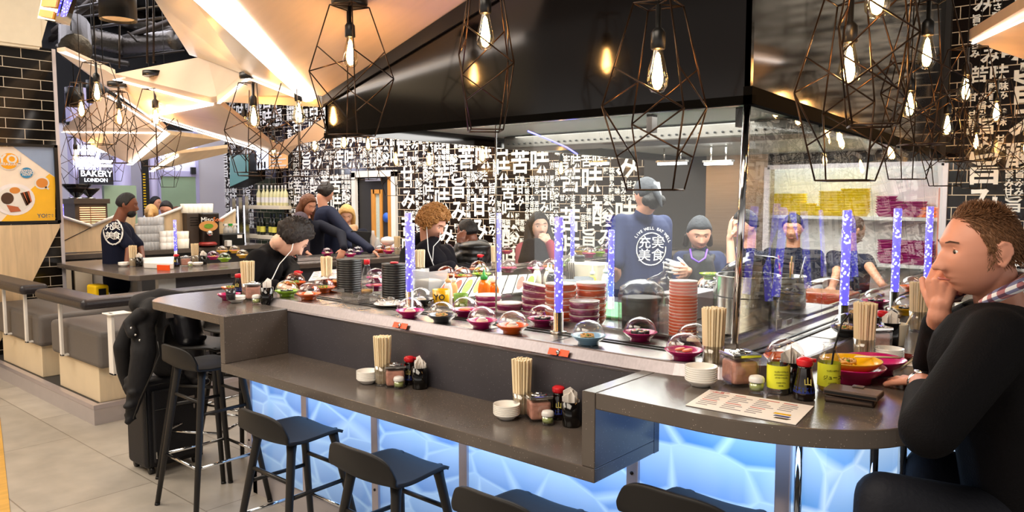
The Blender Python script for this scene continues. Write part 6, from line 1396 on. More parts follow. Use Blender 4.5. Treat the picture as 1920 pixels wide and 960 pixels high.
def person(label, hc, alpha, pitch=0, roll=0, neck=None, shl=None, shr=None, hip=None, arms=(), skin_='skin_fair', hair=('short', 'hair_brown', .012, .03), top='navy_tee', sleeve=1.0, bottoms='jeans', legs=None, vox=.008, female=0, hs=1.0, chub=0, extra=None, torso_r=(.10, .12), sh_r=.058, collar=None, foot=None, sit=None, recede=0, brow='hair_dark', lip='lips'):
    yaw = math.radians(40.7+alpha)
    T = Matrix.Translation(hc) @ Matrix.Rotation(yaw, 4, 'Z') @ Matrix.Rotation(math.radians(-pitch), 4, 'X') @ Matrix.Rotation(math.radians(roll), 4, 'Y') @ Matrix.Scale(hs, 4)
    base = foot or Vector((hip[0], hip[1], 0)); t = thing('person', label, 'person', (base[0], base[1], 0))
    body = MB(); vs, fs = head_pts(female=female, chub=chub); body.add([T @ v for v in vs], fs, True)
    for s in (-1, 1):
        body.ell((s*.031, .0640, .0095), (.0148, .0126, .0068), 14, 8, T=T); body.ell((s*.031, .0630, -.0045), (.0142, .0122, .0048), 14, 8, T=T)
        body.ell((s*.077, -.012, -.008), (.006, .017, .027), 12, 10, T=T); body.ell((s*.081, -.018, .0), (.006, .014, .02), 12, 10, T=T)
    nk = Vector(neck); cap(body, T @ Vector((0, -.03, -.06)), nk, .052*hs*(.88 if female else 1), .058*hs*(.88 if female else 1), 16)
    shl, shr, hip = Vector(shl), Vector(shr), Vector(hip); mid = (shl+shr)/2
    chain(body, [mid-Vector((0, 0, .06)), mid.lerp(hip, .5), hip], [torso_r[0]*.62, torso_r[0]*.6, torso_r[1]*.6]); cap(body, shl, shr, sh_r*.7, n=12)
    cl = MB(); across = (shr-shl).normalized()*(shr-shl).length*.26; fw = Vector((-math.sin(yaw), math.cos(yaw), 0))
    for sg in (-1, 1): chain(cl, [mid+across*sg-Vector((0, 0, .06)), mid.lerp(hip, .45)+across*sg*.9, hip+across*sg*.75], [torso_r[0], torso_r[0]*.98, torso_r[1]], 14)
    cap(cl, shl, shr, sh_r, n=14); cap(cl, mid, nk-Vector((0, 0, .02))*1, .075, .066, 14)
    for A in arms:
        S = shl if A['s'] == 'l' else shr; E, W = Vector(A['e']), Vector(A['w']); k = A.get('r', 1)
        chain(body, [S, E, W], [.044*k, .036*k, .026*k]); cap(body, W, W+Vector(A['d']).normalized()*.03, .025, .024, 12)
        hand(body, W, A['d'], A['b'], A.get('side', 1), A.get('hs', 1.0), A.get('curl', (.35, .45, .3)), thumb=A.get('th', (.5, .35)))
        sl = A.get('sl', sleeve)
        if sl <= .5: cap(cl, S, S.lerp(E, sl*2), .062*k, .056*k, 14)
        else: chain(cl, [S, E, E.lerp(W, (sl-.5)*2)], [.064*k, .052*k, .038*k], 14)
    if legs:
        lb = MB()
        for L_ in legs: chain(body, L_, [.07, .05, .035][:len(L_)]); chain(lb, L_, [.088, .064, .05][:len(L_)], 14)
        cap(lb, hip+across*.7, hip-across*.7, torso_r[1]*.98, n=14)
        skin('trousers', lb, max(vox*1.5, .01), bottoms, t)
        for i, L_ in enumerate(legs):
            f = Vector(L_[-1]); sh = MB(); fwd = fw if len(L_) < 4 else fw; sh.ell(f+fw*.06+Vector((0, 0, -.01)), (.045, .045, .035), 14, 8); cap(sh, f+Vector((0, 0, -.012)), f+fw*.14+Vector((0, 0, -.022)), .042, .032, 12); skin('shoe', sh, .01, 'shoe', t)
    if extra: extra(t, body, cl, T)
    skin('body', body, vox, skin_, t, 2); skin('top', cl, max(vox*1.3, .009), top, t, 4)
    # eyes, brows, mouth
    for s in (-1, 1):
        e = MB().ell((s*.031, .0655, .003), (.0135, .012, .0095), 14, 10, T=T); ey = obj('eye', e, 'eye_white', t); obj('iris', MB().ell((s*.0315, .0752, .002), (.0062, .0036, .0062), 12, 8, T=T), 'iris', ey, world=True)
        obj('eyebrow', MB().tube([T @ Vector((s*.016, .0895, .025)), T @ Vector((s*.032, .0862, .029)), T @ Vector((s*.05, .0735, .026))], [.0018, .0022, .0012], 6), brow, t)
        lid = MB().tube([T @ Vector((s*.018, .073, .006)), T @ Vector((s*.031, .0775, .0115)), T @ Vector((s*.045, .069, .005))], [.0015, .0022, .0012], 6); obj('eyelid', lid, skin_, t)
    obj('mouth', MB().tube([T @ Vector((-.023, .083, -.0685)), T @ Vector((-.01, .0945, -.066)), T @ Vector((0, .0955, -.0675)), T @ Vector((.01, .0945, -.066)), T @ Vector((.023, .083, -.0685))], [.0015, .0038, .0035, .0038, .0015], 8), lip, t)
    st, hm, th, rg = hair
    if st:
        vs, fs = head_pts(72, 56, grow=hair_grow(st, th, rg, len(label), recede)); hb = MB(); hb.add([T @ (v*1.0) for v in vs], fs, True)
        if st == 'curly':
            rd = random.Random(3)
            for k in range(420):
                a = rd.random()*6.28; z_ = rd.uniform(-.35, 1); r_ = math.sqrt(max(0, 1-z_*z_)); d = Vector((r_*math.cos(a), r_*math.sin(a), z_))
                if d.z < -.45+.95*sst(.0, .8, d.y)+.12: continue
                c = Vector((d.x*.1, d.y*.116, d.z*.137)); q = d.orthogonal().normalized(); q2 = d.cross(q); ph = rd.random()*6
                hb.tube([T @ (c+(q*math.cos(u+ph)+q2*math.sin(u+ph))*.012+d*(u*.0035-.01)) for u in np.linspace(0, 8, 12)], .0048, 5)
        obj('hair' if st != 'bandana' else 'bandana', hb, hm, t)
    return t, T
def pd(px, py, d): return P(px, py, d=d)
Z = lambda v, z: Vector((v.x, v.y, z))
R_ = _r; F_ = Vector((_f.x, _f.y, 0)).normalized()      # image right, into the picture
UP = Vector((0, 0, 1))
# reading man in black sweater
hc = pd(548, 446, 4.5); b0 = Z(pd(462, 560, 4.62), 0)
def ear_wire(t, body, cl, T):
    e = T @ Vector((.085, .0, -.012)); obj('earphone', MB().ell(e, .009, 10, 8), 'white_plastic', t); obj('earphone_wire', MB().tube([e, e+Vector((.005, -.02, -.06)), pd(524, 495, 4.35), pd(512, 520, 4.3), pd(505, 532, 4.25)], .0028, 6), 'white_plastic', t)
    s = MB(); rd = random.Random(2)
person('person with dark hair in a black sweater bent over the counter, white earphones in', hc, -62, 48, 0, neck=pd(523, 459, 4.55), shl=pd(516, 478, 4.8), shr=pd(484, 486, 4.42), hip=Vector((b0.x, b0.y, .86)), skin_='skin_pale', hair=('full', 'hair_dark', .022, .12), top='knit_black', vox=.005, torso_r=(.12, .13), extra=ear_wire,
       arms=[dict(s='r', e=pd(447, 553, 4.3), w=pd(515, 536, 4.15), d=R_*.9-F_*.1-UP*.1, b=UP, side=-1, curl=(.2, .3, .2)), dict(s='l', e=pd(548, 505, 4.8), w=pd(545, 531, 4.5), d=-R_*.5-F_*.5-UP*.1, b=UP, side=1, curl=(.5, .6, .4))],
       legs=[[Vector((b0.x, b0.y, .82))-F_*.1, Vector((b0.x, b0.y, .78))+R_*.38-F_*.15, Vector((b0.x, b0.y, .3))+R_*.36-F_*.2], [Vector((b0.x, b0.y, .82))+F_*.1, Vector((b0.x, b0.y, .8))+R_*.38+F_*.05, Vector((b0.x, b0.y, .32))+R_*.36]])
# curly-haired man
hc = pd(812, 417, 5.512); b0 = Z(pd(785, 560, 5.671), 0)
def hoodie_x(t, body, cl, T):
    chain(cl, [pd(790, 446, 5.618), pd(778, 454, 5.777), pd(795, 460, 5.830)], [.05, .06, .05]); chain(cl, [pd(812, 458, 5.512), pd(800, 470, 5.427), pd(816, 490, 5.406)], [.06, .08, .09])
    e = T @ Vector((.085, .0, -.012)); obj('earphone', MB().ell(e, .009, 10, 8), 'white_plastic', t); obj('earphone_wire', MB().tube([e, pd(803, 470, 5.247), pd(810, 490, 5.247), pd(816, 505, 5.279)], .0032, 6), 'white_plastic', t); obj('earphone_wire', MB().tube([T @ Vector((-.075, .04, -.03)), pd(824, 450, 5.300), pd(813, 462, 5.300), pd(811, 490, 5.258)], .0032, 6), 'white_plastic', t)
person('smiling person with curly sandy hair in a black hoodie looking down at the plates', hc, -112, 30, 4, neck=pd(803, 458, 5.618), shl=pd(835, 474, 5.777), shr=pd(768, 478, 5.512), hip=Vector((b0.x, b0.y, .84)), skin_='skin_fair', hair=('curly', 'hair_sandy', .03, .1), top='hoodie', vox=.0055, torso_r=(.13, .14), extra=hoodie_x, sh_r=.068, brow='hair_auburn',
       arms=[dict(s='r', e=pd(762, 530, 5.300), w=pd(845, 500, 5.141), d=R_*.9-UP*.25, b=UP, side=-1, curl=(.5, .6, .4), r=1.15), dict(s='l', e=pd(850, 515, 5.671), w=pd(872, 506, 5.406), d=R_*.6-F_*.4-UP*.2, b=UP, side=1, curl=(.4, .5, .4), r=1.1)],
       legs=[[Vector((b0.x, b0.y, .82))-F_*.1, Vector((b0.x, b0.y, .78))+R_*.4-F_*.15, Vector((b0.x, b0.y, .3))+R_*.36-F_*.2]])
# person in padded jacket, face behind the hand
hc = pd(877, 436, 6.300); b0 = Z(pd(895, 560, 6.300), 0)
def puff_x(t, body, cl, T):
    for k in range(5): cl.ell(pd(890-k*1, 462+k*12, 5.95), (.135-.01*k, .125, .045), 20, 10)
    for k in range(4): a = pd(902, 462, 6.143).lerp(pd(865, 486, 5.933), k/3); cl.ell(a, (.075, .075, .06), 14, 8)
person('person with close-cropped dark hair in a black padded jacket, hand over the face', hc, 60, 10, 0, neck=pd(884, 460, 6.353), shl=pd(866, 472, 6.300), shr=pd(908, 472, 6.300), hip=Vector((b0.x, b0.y, .84)), skin_='skin_brown', hair=('short', 'hair_black', .003, .004), top='puffer', vox=.008, torso_r=(.14, .15), sh_r=.075, extra=puff_x,
       arms=[dict(s='l', e=pd(852, 498, 5.985), w=pd(862, 464, 6.038), d=UP*.9+R_*.1, b=-F_, side=1, curl=(.5, .6, .5), r=1.25), dict(s='r', e=pd(880, 510, 5.880), w=pd(850, 503, 5.775), d=-R_*.9, b=UP, side=1, r=1.2)])
# woman in red sleeves
hc = pd(1010, 424, 6.344); b0 = Z(pd(990, 560, 6.500), 0)
def wr_x(t, body, cl, T):
    hb = MB()
    for s in (-1, 1):
        chain(hb, [T @ Vector((s*.07, -.03, .03)), T @ Vector((s*.085, -.02, -.06)), T @ Vector((s*.095, -.0, -.15)), T @ Vector((s*.08, .04, -.25))], [.035, .04, .045, .03])
    chain(hb, [T @ Vector((0, -.07, .02)), T @ Vector((0, -.09, -.1)), T @ Vector((0, -.09, -.22))], [.05, .06, .04]); skin('long_hair', hb, .009, 'hair_dark', t)
    v = MB(); 
    mid = pd(1012, 470, 6.365)
    for dx in (-7, 9): chain(v, [pd(1000+dx*.8, 462, 6.1), pd(1000+dx, 490, 6.05), pd(996+dx, 520, 6.1)], [.07, .095, .11])
    skin('vest', v, .01, 'vest', t)
person('long dark-haired person in a black vest over red sleeves, chin on hand', hc, -165, 2, 3, neck=pd(1008, 452, 6.396), shl=pd(1032, 466, 6.396), shr=pd(980, 468, 6.344), hip=Vector((b0.x, b0.y, .84)), skin_='skin_pale', hair=('long', 'hair_dark', .012, .03), top='red_top', vox=.0055, female=1, torso_r=(.09, .1), sh_r=.05, extra=wr_x, lip='red_lip',
       arms=[dict(s='l', e=pd(1042, 503, 6.084), w=pd(1031, 457, 6.084), d=UP*.6-R_*.55+F_*.1, b=-F_*.7+R_*.5, side=1, curl=(.9, 1.0, .6)), dict(s='r', e=pd(978, 503, 6.032), w=pd(1010, 500, 5.876), d=R_*.8+UP*.1, b=UP, side=-1)])
def chef_x(kind):
    def f(t, body, cl, T):
        if kind == 'back':
            hb = MB(); chain(hb, [T @ Vector((0, -.09, .02)), T @ Vector((.01, -.12, -.05)), T @ Vector((.02, -.12, -.12))], [.03, .02, .008]); skin('bandana_tail', hb, .006, 'bandana', t)
            obj('hair_net_tag', MB().slab([T @ Vector(v) for v in ((-.0, -.105, .06), (.05, -.1, .06), (.05, -.1, -.03), (.0, -.105, -.03))], (0, 0, .001)), 'frosted', t)
            hb = MB(); chain(hb, [T @ Vector((-.05, -.07, -.06)), T @ Vector((.05, -.07, -.06))], [.04, .04]); chain(hb, [T @ Vector((0, -.06, -.03)), T @ Vector((0, -.06, -.08))], [.05, .04]); skin('hair', hb, .008, 'hair_black', t)
    return f
# cook with his back turned
hc = pd(1213, 366, 5.15); b0 = Z(pd(1200, 600, 5.3), 0)
bk, _T = person('cook seen from behind in a navy T-shirt with round white emblem and dark bandana', hc, 22, 18, 0, neck=pd(1207, 396, 5.2), shl=pd(1165, 418, 5.25), shr=pd(1243, 420, 5.35), hip=Vector((b0.x, b0.y, .92)), skin_='skin_fair', hair=('bandana', 'bandana', .012, .03), top='navy_tee', sleeve=.45, vox=.008, torso_r=(.125, .13), sh_r=.062, extra=chef_x('back'),
       arms=[dict(s='l', e=pd(1152, 500, 5.15), w=pd(1165, 540, 5.3), d=F_*.7-UP*.4, b=-R_, side=1, r=1.1), dict(s='r', e=pd(1243, 505, 5.3), w=pd(1236, 545, 5.5), d=F_*.7-UP*.2, b=R_, side=-1, r=1.1)],
       legs=[[Vector((b0.x, b0.y, .9))-R_*.1, Vector((b0.x, b0.y, .5))-R_*.1, Vector((b0.x, b0.y, .06))-R_*.1], [Vector((b0.x, b0.y, .9))+R_*.1, Vector((b0.x, b0.y, .5))+R_*.1, Vector((b0.x, b0.y, .06))+R_*.1]])
# emblem on the back of his shirt, laid on the cloth
def on_back(px, py, d=5.02): return P(px, py, d=d)
ctr = on_back(1221, 467); ux = (R_+F_*.12).normalized(); uy = (UP-F_*.05).normalized(); rr = .108; em = MB()
bpy.context.view_layer.update(); top_ob = [o for o in kids(bk) if o.name.startswith('top')][0]; off = top_ob.matrix_world.translation
def stick_on(mb, ob, back=.004):
    inv = ob.matrix_world.inverted(); out = []
    for v in mb.v:
        v = Vector(v); o_ = inv @ Vector((0, 0, CH)); d_ = (v-Vector((0, 0, CH))).normalized(); ok, loc, nn, ix = ob.ray_cast(o_, d_)
        out.append(tuple((ob.matrix_world @ loc)-d_*back) if ok else None)
    keep = [i for i, f in enumerate(mb.f) if all(out[k] is not None for k in f)]; mb.f = [mb.f[i] for i in keep]; mb.m = [mb.m[i] for i in keep]; mb.s = [mb.s[i] for i in keep]; ok_ = [o for o in out if o]; mb.v = [o or ok_[0] for o in out]
em.tube([ctr+ux*rr*.92*math.cos(a)+uy*rr*math.sin(a) for a in np.linspace(.45, 2*PI+.15, 40)], .004, 4)
for ch, ox, oy in (('実', .045, .04), ('食', .045, -.045), ('充', -.045, .04), ('美', -.045, -.045)):
    vs, fs = text_mesh(ch, 1, .006, 2); s_ = .088; em.add([ctr+ux*(ox+v.x*s_)+uy*(oy+v.y*s_) for v in vs], fs)
for i, ch in enumerate('LIVE WELL EAT WELL'):
    a = 2.5-i*.125
    if ch == ' ': continue
    vs, fs = text_mesh(ch, 1, .02, 1); c_ = ctr+ux*rr*1.22*math.cos(a)+uy*rr*1.28*math.sin(a); tx_ = (-ux*math.sin(a)+uy*math.cos(a))*-1; ty_ = ux*math.cos(a)+uy*math.sin(a); em.add([c_+tx_*v.x*.026+ty_*v.y*.026 for v in vs], fs)
stick_on(em, top_ob, .018); obj('emblem', em, 'kanji_white', bk)
# woman cook in bandana and apron
hc = pd(1311, 437, 5.3); b0 = Z(pd(1312, 640, 5.45), 0)
def wc_x(t, body, cl, T):
    ap = MB(); chain(ap, [pd(1308, 500, 5.2), pd(1312, 560, 5.2), pd(1312, 640, 5.25)], [.115, .14, .15]); chain(ap, [pd(1285, 480, 5.25), pd(1298, 500, 5.15)], [.02, .03]); chain(ap, [pd(1337, 480, 5.25), pd(1326, 500, 5.15)], [.02, .03]); skin('apron', ap, .012, 'apron', t)
    obj('lanyard', MB().tube([pd(1294, 468, 5.2), pd(1297, 484, 5.08), pd(1310, 492, 5.0), pd(1322, 484, 5.08), pd(1326, 468, 5.2)], .007, 6), 'purple', t)
    hb = MB(); chain(hb, [T @ Vector((-.08, -.02, -.03)), T @ Vector((-.085, -.02, -.09))], [.02, .025]); chain(hb, [T @ Vector((.08, -.02, -.03)), T @ Vector((.085, -.02, -.09))], [.02, .025]); skin('hair', hb, .008, 'hair_dark', t)
    g = MB(); hand(g, pd(1290, 508, 5.05), -R_*.4-F_*.2+UP*.1, -F_, 1, 1.15, (.5, .6, .4)); skin('glove', g, .006, 'glove', t); g = MB(); hand(g, pd(1352, 519, 5.0), -R_*.8-F_*.2, UP, 1, 1.12, (.6, .7, .4)); skin('glove', g, .006, 'glove', t)
wc, _ = person('cook in grey bandana, navy top and dark apron looking down at a green plate', hc, 178, 20, 0, neck=pd(1311, 467, 5.38), shl=pd(1345, 486, 5.42), shr=pd(1277, 486, 5.42), hip=Vector((b0.x, b0.y, .92)), skin_='skin_fair', hair=('bandana', 'bandana', .012, .02), top='navy_tee', sleeve=.5, vox=.0055, female=.6, chub=.8, hs=1.0, torso_r=(.12, .14), sh_r=.062, extra=wc_x,
       arms=[dict(s='r', e=pd(1272, 535, 5.3), w=pd(1291, 508, 5.06), d=-R_*.3-F_*.5, b=-F_, side=1), dict(s='l', e=pd(1366, 530, 5.3), w=pd(1350, 519, 5.02), d=-R_*.8-F_*.2, b=UP, side=1)],
       legs=[[Vector((b0.x, b0.y, .9))-R_*.1, Vector((b0.x, b0.y, .5))-R_*.1, Vector((b0.x, b0.y, .06))-R_*.1], [Vector((b0.x, b0.y, .9))+R_*.1, Vector((b0.x, b0.y, .5))+R_*.1, Vector((b0.x, b0.y, .06))+R_*.1]])
p = pd(1332, 523, 4.98); PLATE['lime'](p, 0, 'lime green plate of salad held by the cook in the bandana', scale=1.2); FOOD['salad'](p+Vector((0, 0, .016)), 0, 'green salad on the lime plate held by the cook')
def cook(label, px, py, d, al, pitch, sk, top='navy_dark', arms=None, lean=.03, hair=('bandana', 'hair_black', .012, .02), **k):
    b = Z(pd(px, py, d+.1), 0); ra = R_
    h = pd(px, py, d); n_ = Vector((h.x, h.y, h.z-.17)); fw = Vector((-math.sin(math.radians(40.7+al)), math.cos(math.radians(40.7+al)), 0)); sd = Vector((-fw.y, fw.x, 0)); n_ -= fw*lean
    L, R2 = n_+sd*.19-UP*.06, n_-sd*.19-UP*.06
    A = arms or [dict(s='l', e=L-UP*.28+fw*.06, w=L-UP*.3+fw*.3-sd*.05, d=fw, b=UP, side=1), dict(s='r', e=R2-UP*.28+fw*.06, w=R2-UP*.3+fw*.3+sd*.05, d=fw, b=UP, side=-1)]
    hp = Vector((n_.x, n_.y, n_.z-.56)); lg = [[hp+sd*s*.1, Vector((hp.x, hp.y, .48))+sd*s*.1, Vector((hp.x, hp.y, .06))+sd*s*.1] for s in (-1, 1)] if hp.z > .75 else [[hp+sd*s*.1, hp+fw*.4+sd*s*.12, Vector((hp.x, hp.y, .06))+fw*.4+sd*s*.12] for s in (-1, 1)]
    return person(label, h, al, pitch, 0, neck=n_, shl=L, shr=R2, hip=hp, skin_=sk, hair=hair, top=top, arms=A, legs=lg, **k)
cook('cook in black cap and navy top behind the big stock pot, hand raised', 1397, 424, 5.6, 105, 5, 'skin_fair', 'navy_dark', sleeve=.5, vox=.009, arms=[dict(s='l', e=pd(1372, 505, 5.3), w=pd(1369, 452, 5.35), d=UP*.9-R_*.1, b=-R_, side=1, curl=(.2, .2, .2)), dict(s='r', e=pd(1425, 510, 5.8), w=pd(1405, 520, 5.5), d=-R_*.7-F_*.4, b=UP, side=-1)])
cook('dark-capped cook in navy standing behind the right glass pane', 1487, 428, 6.3, 150, 8, 'skin_tan', 'navy_dark', sleeve=.5, vox=.009)
cook('balding cook reaching right across the belt inside the glass', 1600, 432, 6.0, -75, 12, 'skin_tan', 'navy_dark', sleeve=.4, vox=.009, hair=('short', 'hair_brown', .004, .006), recede=.2, arms=[dict(s='r', e=pd(1630, 500, 5.6), w=pd(1655, 535, 5.3), d=R_*.7-UP*.4-F_*.2, b=UP, side=-1), dict(s='l', e=pd(1570, 510, 5.8), w=pd(1560, 540, 5.5), d=-R_*.3-F_*.5, b=UP, side=1)])
# group behind the left bar
def lady_hair(col, L_=.22, w_=.085):
    def f(t, body, cl, T):
        hb = MB()
        for s in (-1, 1): chain(hb, [T @ Vector((s*.06, -.02, .04)), T @ Vector((s*w_, .0, -.05)), T @ Vector((s*w_, .02, -L_))], [.035, .035, .028])
        chain(hb, [T @ Vector((0, -.06, .02)), T @ Vector((0, -.085, -.1)), T @ Vector((0, -.08, -L_))], [.05, .055, .04]); skin('long_hair', hb, .01, col, t)
    return f
def wa_x(t, body, cl, T):
    lady_hair('hair_auburn', .2)(t, body, cl, T); g = MB(); chain(g, [pd(563, 412, 8.085), pd(560, 440, 8.001), pd(562, 480, 8.033)], [.09, .11, .11]); skin('floral_blouse', g, .012, 'floral', t); obj('lanyard', MB().tube([pd(552, 408, 8.001), pd(551, 424, 7.875), pd(556, 440, 7.854)], .009, 6), 'purple', t)
cook('long auburn-haired person in dark cardigan over floral blouse, reaching for a plate', 577, 384, 8.2, -125, 25, 'skin_fair', 'cardigan', vox=.01, female=1, hair=('long', 'hair_auburn', .012, .03), extra=wa_x, torso_r=(.12, .14), arms=[dict(s='l', e=pd(640, 440, 7.875), w=pd(645, 465, 7.560), d=-R_*.3-F_*.2-UP*.8, b=-F_, side=1, curl=(.5, .6, .4)), dict(s='r', e=pd(545, 440, 8.295), w=pd(570, 470, 7.980), d=R_*.5-UP*.3, b=UP, side=-1)])
cook('dark-haired person in a navy suit jacket turned away beside the auburn-haired one', 610, 362, 8.75, -50, 25, 'skin_fair', 'suit', vox=.01, hair=('full', 'hair_dark', .014, .05), torso_r=(.15, .15), sh_r=.075, arms=[dict(s='r', e=pd(655, 440, 8.400), w=pd(695, 468, 7.980), d=R_*.6-UP*.4, b=UP, side=-1, r=1.2), dict(s='l', e=pd(640, 450, 9.030), w=pd(660, 465, 8.820), d=R_*.6-UP*.4, b=UP, side=1, r=1.2)])
def bl_x(t, body, cl, T):
    lady_hair('hair_blonde', .12, .075)(t, body, cl, T); g = MB(); chain(g, [pd(640, 428, 9.030), pd(652, 432, 8.925), pd(664, 428, 9.030)], [.05, .06, .05]); chain(g, [pd(660, 432, 8.978), pd(668, 450, 8.925), pd(672, 470, 8.925)], [.05, .055, .05]); chain(g, [pd(645, 436, 8.925), pd(646, 455, 8.925)], [.045, .04]); skin('scarf', g, .012, 'scarf', t)
cook('short blonde-haired person in a checked beige scarf looking down', 650, 402, 9.1, -170, 30, 'skin_pale', 'cardigan', vox=.01, female=1, hair=('long', 'hair_blonde', .016, .02), extra=bl_x, torso_r=(.11, .12))
# waiter on the left
def wt_x(t, body, cl, T):
    b = MB(); b.ell((0, .045, -.075), (.058, .045, .045), 20, 12, T=T); skin('beard', b, .008, 'hair_black', t)
wt_, _ = cook('bearded waiter in a navy T-shirt with white back print walking right', 238, 384, 7.3, -72, 8, 'skin_brown', 'navy_dark', sleeve=.45, vox=.009, hair=('short', 'hair_black', .006, .01), extra=wt_x, lean=.085, torso_r=(.135, .14), brow='hair_black', arms=[dict(s='r', e=pd(243, 462, 7.1), w=pd(238, 492, 7.0), d=R_*.3-UP*.9, b=-F_, side=-1), dict(s='l', e=pd(262, 462, 7.5), w=pd(268, 490, 7.4), d=R_*.3-UP*.9, b=F_, side=1)])
bpy.context.view_layer.update(); top_ob = [o for o in kids(wt_) if o.name.startswith('top')][0]; em = MB(); c0 = P(212, 434, d=7.2); em.tube([c0+R_*.09*math.cos(a)+UP*.125*math.sin(a) for a in np.linspace(0, 2*PI, 24)], .008, 4)
for ch, ox, oy in (('実', .03, .045), ('食', .03, -.045), ('充', -.035, .045), ('美', -.035, -.045)): vs, fs = text_mesh(ch, 1, .008, 1); em.add([c0+R_*(ox+v.x*.085)+UP*(oy+v.y*.085) for v in vs], fs)
stick_on(em, top_ob, .015); obj('emblem', em, 'kanji_white', wt_)
# far concourse people
cook('blonde person with ponytail sitting beyond the ply partition, back turned', 284, 400, 10.4, 20, 5, 'skin_fair', 'black', vox=.012, female=1, hair=('long', 'hair_blonde', .014, .03), extra=lambda t, b, c, T: skin('ponytail', chain(MB(), [T @ Vector((0, -.1, .04)), T @ Vector((0, -.14, -.04)), T @ Vector((0, -.13, -.18))], [.03, .04, .025]), .01, 'hair_blonde', t))
cook('dark short-haired person in red and white facing us beyond the ply partition', 312, 392, 10.2, -170, 28, 'skin_fair', 'red_top', vox=.012, hair=('short', 'hair_dark', .008, .01))
cook('distant dark-haired person in grey between the striped post and window', 292, 382, 12.2, -100, 0, 'skin_tan', 'white_shirt', vox=.014, hair=('short', 'hair_black', .01, .01))
cook('distant brown-haired person low behind the partition top, right of the facing one', 332, 402, 12.0, 150, 10, 'skin_fair', 'cardigan', vox=.014, female=1, hair=('long', 'hair_auburn', .014, .02))
cook('distant dark-haired person farthest right behind the partition top', 346, 396, 12.6, 100, 0, 'skin_tan', 'black', vox=.014, hair=('short', 'hair_black', .01, .01))
cook('person in dark clothes glimpsed behind the glass by the blue-white light strip', 130, 402, 10.6, -80, 5, 'skin_fair', 'navy_dark', vox=.014, hair=('short', 'hair_dark', .01, .01))  # solid figure standing in for a reflected man
# ---------------------------------------------------------------- foreground diner
hc = pd(1838, 470, 1.9)
def man_x(t, body, cl, T):
    # check shirt collar and cuffs
    c = MB(); nk = T @ Vector((0, -.045, -.115)); c.tube([T @ Vector(v) for v in ((.07, .035, -.125), (.078, -.0, -.105), (.07, -.05, -.085), (.04, -.085, -.075), (0, -.095, -.072), (-.04, -.085, -.075), (-.07, -.05, -.085), (-.078, 0, -.105), (-.07, .035, -.125))], [.009]+[.016]*7+[.009], 12)
    c.slab([T @ Vector(v) for v in ((.082, -.02, -.095), (.06, .055, -.115), (.075, .06, -.15), (.098, .0, -.145))], (T.to_3x3() @ Vector((.004, 0, 0)))); cm = blob(c, .004, 2, 'collar'); cm.materials.append(M['gingham']); obj('collar', cm, 'gingham', t)
    st = MB(); rd = random.Random(9)
    for k in range(5200):
        a = rd.random()*2*PI; z_ = rd.uniform(-.35, 1); r_ = math.sqrt(1-z_*z_); d = Vector((r_*math.cos(a), r_*math.sin(a), z_)); hl = -.30+.95*sst(-.15, .75, d.y)+.12*max(0, d.y)
        if d.z < hl+.0+rd.uniform(0, .1): continue
        q = Vector((d.x*.079, d.y*(.098 if d.y > 0 else .1), d.z*.1145)); fl = Vector((d.x*.25, -.35+.9*sst(.3, 1, d.z)*.4, -.8+.9*sst(.2, .9, d.z))).normalized(); L_ = rd.uniform(.01, .019)
        p0 = T @ (q*.985); p1 = T @ (q+fl*L_*.6+d*.003); p2 = T @ (q+fl*L_+d*.001); st.tube([p0, p1, p2], [.0009, .0008, .0003], 3)
    s_ = obj('hair_strands', st, 'hair_man', t); s_['kind'] = 'stuff'
    sb = MB()
    for s in (-1, 1):
        for k in range(60): a = T @ Vector((s*(.077+.002*rd.random()), .012+rd.uniform(-.008, .008), rd.uniform(-.04, .01))); sb.tube([a, a+(T.to_3x3() @ Vector((s*.001, .003, -.007)))], [.0008, .0003], 3)
    s_ = obj('sideburn', sb, 'hair_man', t); s_['kind'] = 'stuff'
    # ear relief
    for s in (-1, 1):
        body.tube([T @ Vector((s*.083, y_, z_)) for y_, z_ in ((-.002, -.026), (-.012, -.034), (-.024, -.02), (-.034, .0), (-.03, .02), (-.014, .026), (-.001, .016))], [.004, .0055, .0045, .0045, .0045, .0045, .003], 8)
    body.ell((0, .106, -.036), (.012, .012, .010), 12, 8, T=T)
    for s in (-1, 1): body.ell((s*.0125, .096, -.040), (.0065, .010, .0065), 10, 8, T=T)
    # watch
    w = pd(1712, 722, 1.9); ws = thing
sl, sr = pd(1868, 640, 1.72), pd(1858, 610, 2.06); hip = pd(1960, 930, 1.85); hip = Vector((hip.x, hip.y, .80))
wl = P(1727, 718, z=1.085); hl_ = P(1690, 704, z=1.075); el = P(1742, 806, z=1.10); wr = pd(1762, 590, 1.98); er = P(1752, 684, z=1.10)
kn1 = pd(1655, 935, 1.78); kn2 = pd(1745, 880, 2.02)
man, MT = person('middle-aged diner in a black jumper over a red and blue checked collar, hand at mouth', hc, 84, 3, 0, neck=pd(1876, 578, 1.93), shl=sl, shr=sr, hip=hip, skin_='skin_man', hair=('short', 'hair_man', .002, .004), top='knit_black', vox=.0042, chub=.55, hs=1.0, torso_r=(.145, .165), sh_r=.078, extra=man_x, recede=.12, brow='hair_brown',
      arms=[dict(s='l', e=el, w=wl, d=(hl_-wl), b=UP, side=-1, hs=1.02, curl=((.25, .35, .3), (.3, .45, .3), (.35, .5, .35), (.4, .5, .4)), r=1.18, th=(.25, .4), sl=.84),
            dict(s='r', e=er, w=wr, d=UP*.95-R_*.08-F_*.12, b=-R_*.8-F_*.5, side=-1, hs=1.08, curl=((.75, 1.0, .6), (.95, 1.1, .7), (1.15, 1.2, .8), (1.3, 1.25, .8)), r=1.15, th=(.45, .5), sl=.9)],
      legs=[[hip-F_*.12, kn1, Vector((kn1.x, kn1.y, .28))-R_*.02], [hip+F_*.14, kn2, Vector((kn2.x, kn2.y, .3))]])
